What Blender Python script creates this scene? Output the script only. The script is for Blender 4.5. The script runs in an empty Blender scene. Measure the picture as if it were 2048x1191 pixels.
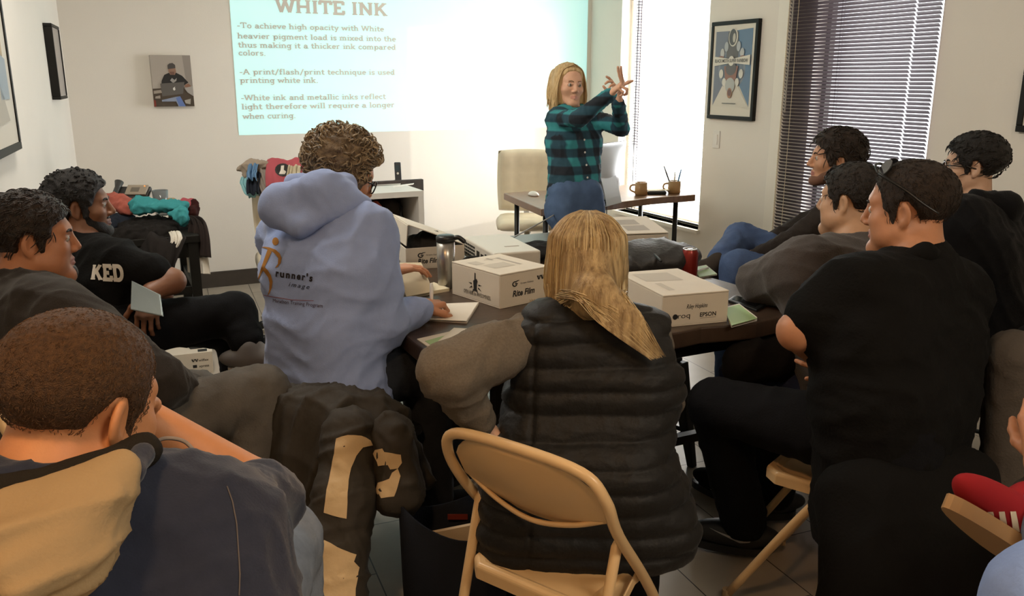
import bpy, bmesh, math, random
import numpy as np
from mathutils import Vector, Matrix, noise
from mathutils.bvhtree import BVHTree

random.seed(7); RNG = np.random.default_rng(7)
SC = bpy.context.scene
COL = SC.collection

# ------------------------------------------------------------------ camera
CW, CH, CF = 2048, 1191, 1700.0
PITCH, YAW, CAMZ = math.radians(14.45), math.radians(26.0), 1.5
cam_data = bpy.data.cameras.new('camera')
cam_data.sensor_fit = 'HORIZONTAL'; cam_data.sensor_width = 36; cam_data.lens = CF / CW * 36
cam_data.clip_start = 0.05
cam = bpy.data.objects.new('camera', cam_data); COL.objects.link(cam)
cam.location = (0, 0, CAMZ); cam.rotation_euler = (math.pi / 2 - PITCH, 0, -YAW)
SC.camera = cam
V3 = lambda *a: np.array(a, float)
CO = V3(0, 0, CAMZ)
CFW = V3(math.sin(YAW) * math.cos(PITCH), math.cos(YAW) * math.cos(PITCH), -math.sin(PITCH))
CR = V3(math.cos(YAW), -math.sin(YAW), 0)
CU = np.cross(CR, CFW)
HFW = V3(math.sin(YAW), math.cos(YAW), 0)
def ray(x, y): return CFW + CR * (x - CW / 2) / CF - CU * (y - CH / 2) / CF
def at(x, y, d): return CO + ray(x, y) * d                       # a measured image point at a measured distance
def atz(x, y, z): r = ray(x, y); return CO + r * (z - CAMZ) / r[2]
def aty(x, y, v): r = ray(x, y); return CO + r * v / r[1]
def atx(x, y, v): r = ray(x, y); return CO + r * v / r[0]
def dirc(a, b, c=0.0): v = CR * a + HFW * b + V3(0, 0, c); return v / np.linalg.norm(v)
def nrm(v): v = np.asarray(v, float); return v / (np.linalg.norm(v) + 1e-12)

# ------------------------------------------------------------------ view, world, sun, daylight
SC.view_settings.view_transform = 'Standard'; SC.view_settings.look = 'None'
SC.view_settings.exposure = 0.0; SC.view_settings.gamma = 1.0; SC.view_settings.use_curve_mapping = False
SC.cycles.max_bounces = 8; SC.cycles.diffuse_bounces = 4; SC.cycles.glossy_bounces = 3
SC.cycles.transparent_max_bounces = 12; SC.cycles.sample_clamp_indirect = 6.0
SC.cycles.caustics_reflective = False; SC.cycles.caustics_refractive = False
SC.cycles.use_denoising = True
W = bpy.data.worlds.new('daylight_sky'); SC.world = W; W.use_nodes = True
bg = W.node_tree.nodes['Background']; bg.inputs[0].default_value = (0.92, 0.96, 1.0, 1); bg.inputs[1].default_value = 2.4
RXW = 3.92                                                       # right wall plane
def light(kind, name, loc, target, energy, color, **kw):
    l = bpy.data.lights.new(name, kind); l.energy = energy; l.color = color
    for k, v in kw.items(): setattr(l, k, v)
    o = bpy.data.objects.new(name, l); COL.objects.link(o); o.location = loc
    o.rotation_euler = (Vector(target) - Vector(loc)).to_track_quat('-Z', 'Y').to_euler()
    return o
light('SUN', 'low_sun', (8, 2, 3), (8 - 1.87, 2 + 1.62, 3 - 0.24), 1.1, (1, 0.95, 0.86), angle=math.radians(0.28))
light('AREA', 'daylight_at_window', (4.55, 5.6, 1.5), (0.6, 4.9, 1.3), 280, (0.96, 0.98, 1.0), shape='RECTANGLE', size=2.1, size_y=2.6)
light('AREA', 'daylight_at_door', (4.75, 4.1, 1.4), (0, 3.5, 1.0), 210, (1.0, 0.98, 0.96), shape='RECTANGLE', size=2.2, size_y=2.6)
light('AREA', 'ceiling_lamp_light', (-0.25, 0.55, 2.6), (-0.2, 0.8, 0), 15, (1.0, 0.56, 0.24), shape='DISK', size=0.22)
light('AREA', 'rear_fill_light', (1.4, -0.6, 2.66), (1.7, -0.2, 0), 42, (1.0, 0.86, 0.68), shape='RECTANGLE', size=1.2, size_y=0.6)  # unseen fill added behind the camera to lift backs, chairs and floor

light('AREA', 'front_fill_light', (0.3, 3.6, 2.7), (2.2, 3.7, 0.6), 62, (1.0, 0.94, 0.84), shape='RECTANGLE', size=1.2, size_y=0.6)  # second added fill, out of view overhead, aimed right to brighten the right wall

# ------------------------------------------------------------------ materials
def lin(c):
    c = c / 255 if c > 1 else c
    return c / 12.92 if c <= 0.04045 else ((c + 0.055) / 1.055) ** 2.4
def hexl(h): h = h.lstrip('#'); return tuple(lin(int(h[i:i + 2], 16) / 255) for i in (0, 2, 4))
MATS = {}
def mat(name, col, rough=0.7, var=0.0, vscale=20, bump=0.0, bscale=200, metal=0.0, emit=0.0, stretch=(1, 1, 1), spec=0.5, col2=None, sheen=0.0, trans=0.0):
    if name in MATS: return MATS[name]
    m = bpy.data.materials.new(name); m.use_nodes = True; nt = m.node_tree; b = nt.nodes['Principled BSDF']
    c = hexl(col) if isinstance(col, str) else col
    b.inputs['Base Color'].default_value = (*c, 1); b.inputs['Roughness'].default_value = rough
    b.inputs['Metallic'].default_value = metal; b.inputs['Specular IOR Level'].default_value = min(spec, 0.14) if rough >= 0.85 else spec
    if sheen: b.inputs['Sheen Weight'].default_value = sheen
    if trans: b.inputs['Transmission Weight'].default_value = trans
    if emit: b.inputs['Emission Color'].default_value = (*c, 1); b.inputs['Emission Strength'].default_value = emit
    if var or bump or col2:
        tc = nt.nodes.new('ShaderNodeTexCoord'); mp = nt.nodes.new('ShaderNodeMapping'); mp.inputs['Scale'].default_value = stretch
        nt.links.new(tc.outputs['Object'], mp.inputs[0])
    if var or col2:
        n = nt.nodes.new('ShaderNodeTexNoise'); n.inputs['Scale'].default_value = vscale; n.inputs['Detail'].default_value = 5
        nt.links.new(mp.outputs[0], n.inputs['Vector'])
        r = nt.nodes.new('ShaderNodeValToRGB')
        ca = tuple(max(0, x * (1 - var)) for x in c); cb = tuple(min(1, x * (1 + var)) for x in c) if col2 is None else hexl(col2)
        if col2 is not None: ca = c
        r.color_ramp.elements[0].position = 0.3; r.color_ramp.elements[1].position = 0.7
        r.color_ramp.elements[0].color = (*ca, 1); r.color_ramp.elements[1].color = (*cb, 1)
        nt.links.new(n.outputs['Fac'], r.inputs[0]); nt.links.new(r.outputs[0], b.inputs['Base Color'])
    if bump:
        n2 = nt.nodes.new('ShaderNodeTexNoise'); n2.inputs['Scale'].default_value = bscale; n2.inputs['Detail'].default_value = 4
        nt.links.new(mp.outputs[0], n2.inputs['Vector'])
        bp = nt.nodes.new('ShaderNodeBump'); bp.inputs['Strength'].default_value = bump; bp.inputs['Distance'].default_value = 0.01
        nt.links.new(n2.outputs['Fac'], bp.inputs['Height']); nt.links.new(bp.outputs[0], b.inputs['Normal'])
    MATS[name] = m
    return m

# ------------------------------------------------------------------ object helpers
def tag(o, label=None, cat=None, group=None, kind=None):
    for k, v in (('label', label), ('category', cat), ('group', group), ('kind', kind)):
        if v: o[k] = v
    return o
def empty(name, loc, label, cat, rz=0.0, group=None):
    o = bpy.data.objects.new(name, None); COL.objects.link(o); o.location = Vector(loc); o.rotation_euler = (0, 0, rz)
    o.empty_display_size = 0.1
    bpy.context.view_layer.update()
    return tag(o, label, cat, group)
def mesh_obj(name, verts, faces, m, parent=None, smooth=False, world=True):
    me = bpy.data.meshes.new(name)
    v = np.asarray(verts, float)
    if parent is not None and world:                              # vertices come in world space; keep them there under the parent
        mi = np.array(parent_matrix(parent).inverted()); v = v @ mi[:3, :3].T + mi[:3, 3]
    me.from_pydata(v.tolist(), [], [list(map(int, f)) for f in faces]); me.update()
    if smooth: me.polygons.foreach_set('use_smooth', [True] * len(me.polygons))
    o = bpy.data.objects.new(name, me); COL.objects.link(o)
    for mm in (m if isinstance(m, (list, tuple)) else [m]): me.materials.append(mm)
    if parent is not None: o.parent = parent
    return o
def parent_matrix(p):
    M = p.matrix_basis.copy()
    while p.parent is not None: p = p.parent; M = p.matrix_basis @ M
    return M
class MB:
    """collects shapes (world or local space) and links them as one mesh"""
    def __init__(s): s.v = []; s.f = []
    def add(s, vs, fs):
        n = len(s.v); s.v += [tuple(map(float, p)) for p in vs]; s.f += [tuple(i + n for i in f) for f in fs]; return s
    def hexa(s, p):   # 8 corners: bottom 4 ccw, top 4 ccw
        return s.add(p, [(3, 2, 1, 0), (4, 5, 6, 7), (0, 1, 5, 4), (1, 2, 6, 5), (2, 3, 7, 6), (3, 0, 4, 7)])
    def box(s, x0, x1, y0, y1, z0, z1):
        return s.hexa([(x0, y0, z0), (x1, y0, z0), (x1, y1, z0), (x0, y1, z0), (x0, y0, z1), (x1, y0, z1), (x1, y1, z1), (x0, y1, z1)])
    def obox(s, o, a, b, c):  # origin corner and three edge vectors
        o, a, b, c = map(np.asarray, (o, a, b, c))
        return s.hexa([o, o + a, o + a + b, o + b, o + c, o + a + c, o + a + b + c, o + b + c])
    def bar(s, p, q, w, h=None, up=(0, 0, 1)):
        p, q = np.asarray(p, float), np.asarray(q, float); d = nrm(q - p); h = h or w
        u = np.asarray(up, float)
        if abs(d @ u) > 0.95: u = V3(1, 0, 0)
        x = nrm(np.cross(d, u)); y = np.cross(x, d)
        return s.obox(p - x * w / 2 - y * h / 2, q - p, x * w, y * h) if False else s.hexa([p - x*w/2 - y*h/2, p + x*w/2 - y*h/2, p + x*w/2 + y*h/2, p - x*w/2 + y*h/2, q - x*w/2 - y*h/2, q + x*w/2 - y*h/2, q + x*w/2 + y*h/2, q - x*w/2 + y*h/2])
    def tube(s, pts, r, n=8, cap=True, closed=False):
        pts = [np.asarray(p, float) for p in pts]; m = len(pts); rs = r if isinstance(r, (list, tuple, np.ndarray)) else [r] * m
        base = len(s.v); prev = None
        for i in range(m):
            if closed: t = nrm(pts[(i + 1) % m] - pts[i - 1])
            else: t = nrm(pts[min(i + 1, m - 1)] - pts[max(i - 1, 0)])
            if prev is None:
                a = V3(0, 0, 1) if abs(t[2]) < 0.9 else V3(1, 0, 0); x = nrm(np.cross(t, a))
            else: x = nrm(prev - t * (prev @ t))
            prev = x; y = np.cross(t, x)
            for k in range(n):
                a = 2 * math.pi * k / n; s.v.append(tuple(pts[i] + (x * math.cos(a) + y * math.sin(a)) * rs[i]))
        for i in range(m if closed else m - 1):
            j = (i + 1) % m
            for k in range(n):
                s.f.append((base + i * n + k, base + i * n + (k + 1) % n, base + j * n + (k + 1) % n, base + j * n + k))
        if cap and not closed:
            s.f.append(tuple(base + k for k in reversed(range(n)))); s.f.append(tuple(base + (m - 1) * n + k for k in range(n)))
        return s
    def lathe(s, prof, c=(0, 0, 0), axis=(0, 0, 1), n=24):
        c = np.asarray(c, float); w = nrm(axis); a = V3(1, 0, 0) if abs(w[0]) < 0.9 else V3(0, 1, 0); x = nrm(np.cross(w, a)); y = np.cross(w, x)
        base = len(s.v); m = len(prof)
        for r, z in prof:
            for k in range(n):
                t = 2 * math.pi * k / n; s.v.append(tuple(c + w * z + (x * math.cos(t) + y * math.sin(t)) * max(r, 1e-5)))
        for i in range(m - 1):
            for k in range(n):
                s.f.append((base + i * n + k, base + i * n + (k + 1) % n, base + (i + 1) * n + (k + 1) % n, base + (i + 1) * n + k))
        return s
    def prism(s, poly, o, ex, ey, ez, t):  # 2d polygon in plane (o, ex, ey) extruded t along ez
        o, ex, ey, ez = map(lambda q: np.asarray(q, float), (o, ex, ey, ez)); n = len(poly)
        vs = [o + ex * a + ey * b for a, b in poly] + [o + ex * a + ey * b + ez * t for a, b in poly]
        return s.add(vs, [tuple(reversed(range(n))), tuple(range(n, 2 * n))] + [(i, (i + 1) % n, n + (i + 1) % n, n + i) for i in range(n)])
    def quad(s, a, b, c, d): return s.add([a, b, c, d], [(0, 1, 2, 3)])
    def build(s, name, m, parent=None, smooth=False, world=True, bevel=0.0, seg=2):
        o = mesh_obj(name, s.v, s.f, m, parent, smooth, world)
        if bevel:
            b = o.modifiers.new('bevel', 'BEVEL'); b.width = bevel; b.segments = seg; b.limit_method = 'ANGLE'; b.angle_limit = math.radians(40)
        if smooth == 'auto': pass
        return o
def circ(r, n=20, cx=0, cy=0, ry=None): return [(cx + r * math.cos(2 * math.pi * i / n), cy + (ry or r) * math.sin(2 * math.pi * i / n)) for i in range(n)]
def spline(pts, n=8):
    pts = [np.asarray(p, float) for p in pts]; P = [2 * pts[0] - pts[1]] + pts + [2 * pts[-1] - pts[-2]]; out = []
    for i in range(1, len(P) - 2):
        for k in range(n):
            t = k / n; a, b, c, d = P[i - 1:i + 3]
            out.append(0.5 * (2 * b + (c - a) * t + (2 * a - 5 * b + 4 * c - d) * t * t + (3 * b - a - 3 * c + d) * t ** 3))
    return out + [pts[-1]]
def struct(o, label=None): o['kind'] = 'structure'; (label and o.__setitem__('label', label)); return o

# text as real flat lettering; returns 2d triangles in text space, 1 unit = size
def text_geo(s, bold=0.0, shear=0.0, spacing=1.0, depth=0.0):
    cu = bpy.data.curves.new('lettering', 'FONT'); cu.body = s; cu.size = 1.0; cu.offset = bold; cu.shear = shear; cu.space_character = spacing
    cu.resolution_u = 3; cu.fill_mode = 'BOTH'
    o = bpy.data.objects.new('lettering', cu)
    me = bpy.data.meshes.new_from_object(o)
    v = np.array([tuple(p.co) for p in me.vertices]).reshape(-1, 3); f = [tuple(p.vertices) for p in me.polygons]
    bpy.data.objects.remove(o); bpy.data.curves.remove(cu); bpy.data.meshes.remove(me)
    return v[:, :2], f
def text_on(name, s, o, ex, ey, m, parent, width=None, height=None, bold=0.0, shear=0.0, spacing=1.0, center=False, project=None, lift=0.001):
    """lettering in the plane through o; ex, ey unit axes; scaled to width x height (cap height)"""
    v, f = text_geo(s, bold, shear, spacing)
    o, ex, ey = (np.asarray(q, float) for q in (o, ex, ey))
    w = v[:, 0].max() - v[:, 0].min(); v = v - np.array([v[:, 0].min(), 0])
    sy = height / 0.70 if height else width / w
    sx = width / w if width else sy
    if center: v[:, 0] -= w / 2
    P = o + np.outer(v[:, 0] * sx, ex) + np.outer(v[:, 1] * sy, ey)
    if project is not None: return project_mesh(name, P, f, project, m, parent, np.cross(ex, ey), lift)
    return mesh_obj(name, P, f, m, parent)
def project_mesh(name, P, f, surf, m, parent, nvec, lift=0.0015, maxe=0.008):
    """lays a flat figure on the surface of a mesh object along -nvec (printed on cloth)"""
    bm = bmesh.new(); vs = [bm.verts.new(p) for p in P]
    for q in f:
        try: bm.faces.new([vs[i] for i in q])
        except ValueError: pass
    for _ in range(5):
        e = [x for x in bm.edges if x.calc_length() > maxe]
        if not e: break
        bmesh.ops.subdivide_edges(bm, edges=e, cuts=1); bmesh.ops.triangulate(bm, faces=bm.faces[:])
    Mw = parent_matrix(surf); me = surf.data
    t = BVHTree.FromPolygons([Mw @ v.co for v in me.vertices], [tuple(p.vertices) for p in me.polygons])
    n = Vector(nrm(nvec)); lose = []
    for v in bm.verts:
        h = t.ray_cast(v.co + n * 0.4, -n)
        if h[0] is None: lose.append(v); continue
        nn = h[1] if h[1].dot(n) > 0 else -h[1]
        v.co = h[0] + nn * lift
    if lose: bmesh.ops.delete(bm, geom=lose, context='VERTS')
    bm.verts.index_update()
    o = mesh_obj(name, [tuple(v.co) for v in bm.verts], [tuple(v.index for v in q.verts) for q in bm.faces], m, parent, smooth=True)
    bm.free(); return o
def dup(root, loc, rz, label, group=None):
    r = root.copy(); COL.objects.link(r); r.location = Vector(loc); r.rotation_euler = (0, 0, rz); r['label'] = label
    if group: r['group'] = group
    for ch in list(root.children):
        c = ch.copy(); COL.objects.link(c); c.parent = r
        for g in list(ch.children):
            d = g.copy(); COL.objects.link(d); d.parent = c
    return r

# slab lettering drawn with strokes (cap height 1)
def _arc(cx, cy, rx, ry, a0, a1, n=12): return [(cx + rx * math.cos(math.radians(a0 + (a1 - a0) * i / n)), cy + ry * math.sin(math.radians(a0 + (a1 - a0) * i / n))) for i in range(n + 1)]
_O = _arc(.31, .34, .21, .28, 0, 360, 18)
SLAB = {
 'o': (.62, [_O], []), 'c': (.56, [_arc(.31, .34, .21, .28, 40, 320)], []), 'e': (.60, [_arc(.31, .34, .21, .28, 0, 315), [(.1, .36), (.52, .36)]], []),
 'a': (.64, [_arc(.27, .21, .17, .16, 0, 360), [(.47, .05), (.47, .46)], _arc(.29, .45, .18, .17, 0, 155, 8)], [(.53, .05)]),
 'd': (.68, [_arc(.29, .34, .19, .28, 0, 360, 16), [(.5, .05), (.5, 1)]], [(.44, .96), (.56, .05)]), 'q': (.68, [_arc(.29, .34, .19, .28, 0, 360, 16), [(.5, -.28), (.5, .64)]], [(.5, -.26)]),
 'p': (.68, [_arc(.38, .34, .19, .28, 0, 360, 16), [(.16, -.28), (.16, .64)]], [(.1, .62), (.16, -.26)]), 'g': (.66, [_arc(.29, .34, .19, .26, 0, 360, 16), [(.5, .62), (.5, -.1)], _arc(.31, -.1, .19, .17, 0, -150, 8)], [(.56, .62)]),
 'h': (.70, [[(.15, .05), (.15, 1)], _arc(.34, .40, .19, .23, 180, 0, 8) + [(.53, .05)]], [(.1, .96), (.15, .05), (.53, .05)]), 'n': (.70, [[(.15, .05), (.15, .64)], _arc(.34, .40, .19, .23, 180, 0, 8) + [(.53, .05)]], [(.1, .62), (.15, .05), (.53, .05)]),
 'm': (1.02, [[(.15, .05), (.15, .64)], _arc(.32, .40, .17, .23, 180, 0, 8) + [(.49, .05)], _arc(.66, .40, .17, .23, 180, 0, 8) + [(.83, .05)]], [(.1, .62), (.15, .05), (.49, .05), (.83, .05)]),
 'r': (.56, [[(.17, .05), (.17, .64)], _arc(.36, .38, .19, .25, 180, 60, 6)], [(.11, .62), (.17, .05)]), 'i': (.36, [[(.19, .05), (.19, .64)], [(.19, .86), (.19, .96)]], [(.13, .62), (.19, .05)]), 'l': (.36, [[(.19, .05), (.19, 1)]], [(.13, .96), (.19, .05)]),
 't': (.46, [[(.2, .88), (.2, .2)] + _arc(.33, .2, .13, .14, 180, 320, 6), [(.04, .62), (.42, .62)]], []), 'f': (.46, [[(.19, .05), (.19, .8)] + _arc(.31, .8, .12, .16, 180, 40, 6), [(.04, .62), (.40, .62)]], [(.19, .05)]),
 'k': (.70, [[(.15, .05), (.15, 1)], [(.18, .3), (.52, .62)], [(.3, .38), (.55, .05)]], [(.1, .96), (.15, .05), (.52, .62), (.56, .05)]), 's': (.52, [[(.44, .5), (.36, .60), (.2, .61), (.1, .52), (.14, .4), (.36, .29), (.43, .18), (.36, .08), (.2, .05), (.08, .15)]], []),
 'u': (.70, [[(.15, .64), (.15, .3)] + _arc(.33, .28, .18, .22, 180, 330, 8), [(.53, .64), (.53, .05)]], [(.1, .62), (.48, .62), (.58, .05)]), 'v': (.64, [[(.1, .62), (.32, .06), (.54, .62)]], [(.1, .62), (.54, .62)]), 'w': (.92, [[(.1, .62), (.27, .06), (.46, .6), (.65, .06), (.82, .62)]], [(.1, .62), (.82, .62)]),
 'x': (.64, [[(.1, .62), (.54, .05)], [(.54, .62), (.1, .05)]], [(.1, .62), (.54, .62), (.1, .05), (.54, .05)]), 'y': (.64, [[(.1, .62), (.33, .06)], [(.55, .62), (.24, -.24), (.1, -.24)]], [(.1, .62), (.55, .62)]),
 'T': (.84, [[(.42, .05), (.42, .94)], [(.06, .94), (.78, .94)], [(.08, .94), (.08, .72)], [(.76, .94), (.76, .72)]], [(.42, .05)]), 'A': (.92, [[(.12, .05), (.44, .95), (.78, .05)], [(.26, .36), (.64, .36)]], [(.12, .05), (.78, .05)]), 'W': (1.16, [[(.1, .94), (.32, .06), (.57, .9), (.82, .06), (1.04, .94)]], [(.1, .94), (1.04, .94), (.57, .92)]),
 'H': (.98, [[(.2, .05), (.2, .95)], [(.78, .05), (.78, .95)], [(.2, .5), (.78, .5)]], [(.2, .05), (.2, .95), (.78, .05), (.78, .95)]), 'I': (.46, [[(.23, .05), (.23, .95)]], [(.23, .05), (.23, .95)]), 'E': (.82, [[(.2, .05), (.2, .95)], [(.06, .95), (.7, .95)], [(.06, .05), (.72, .05)], [(.2, .5), (.52, .5)], [(.68, .95), (.68, .74)], [(.70, .05), (.70, .28)]], []),
 'N': (.98, [[(.2, .05), (.2, .95), (.78, .05), (.78, .95)]], [(.2, .05), (.16, .95), (.78, .95)]), 'K': (.92, [[(.2, .05), (.2, .95)], [(.24, .42), (.7, .95)], [(.4, .58), (.76, .05)]], [(.2, .05), (.2, .95), (.7, .95), (.76, .05)]), 'D': (.88, [[(.2, .05), (.2, .95)], [(.06, .95), (.42, .95)] + _arc(.42, .5, .32, .45, 90, -90, 12) + [(.06, .05)]], []),
 '-': (.42, [[(.06, .36), (.36, .36)]], []), '/': (.56, [[(.08, -.1), (.48, 1)]], []), '.': (.30, [[(.09, .06), (.20, .06)]], []), ' ': (.36, [], [])}
def slab_geo(s, t=.14, sb=.15, st=.10):
    V, F, x0 = [], [], 0.0
    def q(a, b, w):
        dx, dy = b[0] - a[0], b[1] - a[1]; L = math.hypot(dx, dy) or 1; dx, dy = dx / L * w * .5, dy / L * w * .5; n = len(V); e = .25
        V.extend([(a[0] + dy - dx * e, a[1] - dx - dy * e), (b[0] + dy + dx * e, b[1] - dx + dy * e), (b[0] - dy + dx * e, b[1] + dx + dy * e), (a[0] - dy - dx * e, a[1] + dx - dy * e)]); F.append((n, n + 1, n + 2, n + 3))
    for ch in s:
        w, strokes, ser = SLAB[ch]
        for p in strokes:
            for a, b in zip(p[:-1], p[1:]): q((a[0] + x0, a[1]), (b[0] + x0, b[1]), t)
        for x, y in ser: q((x0 + x - sb, y), (x0 + x + sb, y), st)
        x0 += w
    return np.array(V), F, x0
def slab_on(name, s, o, ex, ey, m, parent, width, cap, t=.14, project=None, lift=.002):
    v, f, w = slab_geo(s, t); P = np.asarray(o, float) + np.outer(v[:, 0] * width / w, ex) + np.outer(v[:, 1] * cap, ey)
    P = P + np.outer((np.arange(len(P)) // 4 % 9) * 0.00012, np.cross(ex, ey))      # strokes lie on one another
    if project is not None: return project_mesh(name, P, f, project, m, parent, np.cross(ex, ey), lift)
    return mesh_obj(name, P, f, m, parent)
def drape(name, path, wv, m, parent=None, nu=36, nv=40, amp=.012, freq=4.0, seed=1, wid=None, droop=.0, thick=.004, hem=.0):
    """a hanging piece of cloth: a pleated sheet along a path, as wide as the vector wv, with real thickness"""
    r = np.random.default_rng(seed); P = [np.asarray(p, float) for p in path]; P = spline(P, max(2, nv // (len(P) - 1))); L = len(P); vs = []; fs = []
    wv = np.asarray(wv, float); W_ = np.linalg.norm(wv); wd = wv / W_; ph = r.uniform(0, 6, 4); fr = freq * np.array([1, 1.7, 2.6, .6]) * r.uniform(.8, 1.2, 4); am = amp * np.array([.6, .35, .2, .5])
    for i, p in enumerate(P):
        t_ = nrm(P[min(i + 1, L - 1)] - P[max(i - 1, 0)]); n = nrm(np.cross(wd, t_)); v = i / (L - 1); k = 1.0 if wid is None else float(np.interp(v, np.linspace(0, 1, len(wid)), wid))
        for j in range(nu + 1):
            u = j / nu * 2 - 1; z = sum(a * math.sin(u * f_ * 3.1 + q + v * (2.2 * math.sin(q * 3))) for a, f_, q in zip(am, fr, ph)) * (.35 + .65 * v)
            vs.append(p + wd * u * W_ * .5 * k + n * (z - droop * u * u) - EZ_ * hem * (math.sin(u * 5 + ph[0]) * .5) * v - EZ_ * droop * u * u)
    for i in range(L - 1):
        for j in range(nu): a = i * (nu + 1) + j; fs.append((a, a + 1, a + nu + 2, a + nu + 1))
    o = mesh_obj(name, vs, fs, m, parent, smooth=True); s = o.modifiers.new('thickness', 'SOLIDIFY'); s.thickness = thick; s.offset = 0
    return o
EZ_ = V3(0, 0, 1)

# ------------------------------------------------------------------ implicit surfaces (smooth unions of tapered limbs) meshed with surface nets
def smin(a, b, k):
    if k <= 0: return np.minimum(a, b)
    h = np.clip(0.5 + 0.5 * (b - a) / k, 0, 1); return b + (a - b) * h - k * h * (1 - h)
def smax(a, b, k): return -smin(-a, -b, k)
def f_rc(a, b, r1, r2=None, flat=None):
    a, b = np.asarray(a, float), np.asarray(b, float); r2 = r1 if r2 is None else r2; ab = b - a; L2 = ab @ ab + 1e-12
    def f(P):
        q = P - a; t = np.clip(q @ ab / L2, 0, 1); q = q - t[:, None] * ab
        if flat is not None:
            n, kf = flat; c = q @ n; q = q + np.outer(c * (kf - 1), n)
        return np.sqrt((q * q).sum(1)) - (r1 + (r2 - r1) * t)
    return f
def rc(a, b, r1, r2=None, k=0.02, flat=None, mode='u'):
    a, b = np.asarray(a, float), np.asarray(b, float)
    return (mode, k, f_rc(a, b, r1, r2, flat), (a + b) / 2, np.linalg.norm(b - a) / 2 + max(r1, r2 or r1))
def f_ell(c, r, R=None):
    c, r = np.asarray(c, float), np.asarray(r, float)
    def f(P):
        q = P - c
        if R is not None: q = q @ R
        k0 = np.sqrt(((q / r) ** 2).sum(1)) + 1e-9; k1 = np.sqrt(((q / r ** 2) ** 2).sum(1)) + 1e-9
        return k0 * (k0 - 1) / k1
    return f
def ell(c, r, k=0.02, R=None, mode='u'): return (mode, k, f_ell(c, r, R), np.asarray(c, float), max(r))
def f_loft(st, ks=0.03):
    """torso: stations (centre, half width, radius, lateral axis)"""
    def f(P):
        d = None
        for (a, wa, ra, la), (b, wb, rb, lb) in zip(st[:-1], st[1:]):
            ab = b - a; t = np.clip((P - a) @ ab / (ab @ ab), 0, 1); q = P - a - t[:, None] * ab
            l = la + t[:, None] * (lb - la); l = l / np.sqrt((l * l).sum(1))[:, None]
            x = (q * l).sum(1); rest = np.maximum((q * q).sum(1) - x * x, 0); xx = np.maximum(np.abs(x) - (wa + (wb - wa) * t), 0)
            e = np.sqrt(xx * xx + rest) - (ra + (rb - ra) * t)
            d = e if d is None else smin(d, e, ks)
        return d
    return f
def loft(st, k=0.03, mode='u'):
    c = sum(s[0] for s in st) / len(st); R = max(np.linalg.norm(s[0] - c) + s[1] + s[2] for s in st)
    return (mode, k, f_loft(st), c, R)
def plane(p, n, k=0.01):     # keep the side n points away from
    p, n = np.asarray(p, float), nrm(n); return ('i', k, lambda P: (P - p) @ n, None, None)
def ev(ops, P, mar=0.14):
    d = np.full(len(P), 1.0)
    for mode, k, f, c, R in ops:
        if c is None: idx = slice(None)
        else:
            idx = np.nonzero(((P - c) ** 2).sum(1) < (R + k + mar) ** 2)[0]
            if len(idx) == 0: continue
        e = f(P[idx]); dd = d[idx]
        d[idx] = smin(dd, e, k) if mode == 'u' else (smax(dd, -e, k) if mode == 's' else smax(dd, e, k))
    return d
def axis(lo, hi, h, fine):
    xs = [lo]
    while xs[-1] < hi:
        s = h
        for a, b, hf in fine:
            if a <= xs[-1] <= b: s = min(s, hf)
        xs.append(xs[-1] + s)
    return np.array(xs)
def bounds(ops, pad=0.02):
    cs = [(c, R) for mode, k, f, c, R in ops if c is not None and mode == 'u']
    return np.min([c - R for c, R in cs], 0) - pad, np.max([c + R for c, R in cs], 0) + pad
def sdf_mesh(ops, h=0.012, fine=(), clip=None):
    lo, hi = bounds(ops)
    if clip is not None: lo = np.maximum(lo, clip[0]); hi = np.minimum(hi, clip[1])
    ax = [axis(lo[i], hi[i], h, [(c[i] - r, c[i] + r, hf) for c, r, hf in fine]) for i in range(3)]
    B = 6; n = [-(-len(a) // B) * B for a in ax]
    ax = [np.concatenate([a, a[-1] + h * np.arange(1, m - len(a) + 1)]) for a, m in zip(ax, n)]
    bc = [a.reshape(-1, B) for a in ax]; mid = [(b[:, 0] + b[:, -1]) / 2 for b in bc]; half = [(b[:, -1] - b[:, 0]) / 2 + h * 0.5 for b in bc]
    G = np.stack(np.meshgrid(*mid, indexing='ij'), -1).reshape(-1, 3); Hh = np.stack(np.meshgrid(*half, indexing='ij'), -1).reshape(-1, 3)
    d0 = ev(ops, G, 0.25); keep = np.abs(d0) < np.sqrt((Hh ** 2).sum(1)) * 1.35 + 0.004
    shp = [len(m) for m in mid]
    up = lambda A: A.reshape(shp).repeat(B, 0).repeat(B, 1).repeat(B, 2)
    F = up(np.where(d0 < 0, -1.0, 1.0).astype(np.float32)); I = np.nonzero(up(keep))
    P = np.stack([ax[0][I[0]], ax[1][I[1]], ax[2][I[2]]], 1); F[I] = ev(ops, P).astype(np.float32)
    return surface_nets(F, ax)
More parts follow.
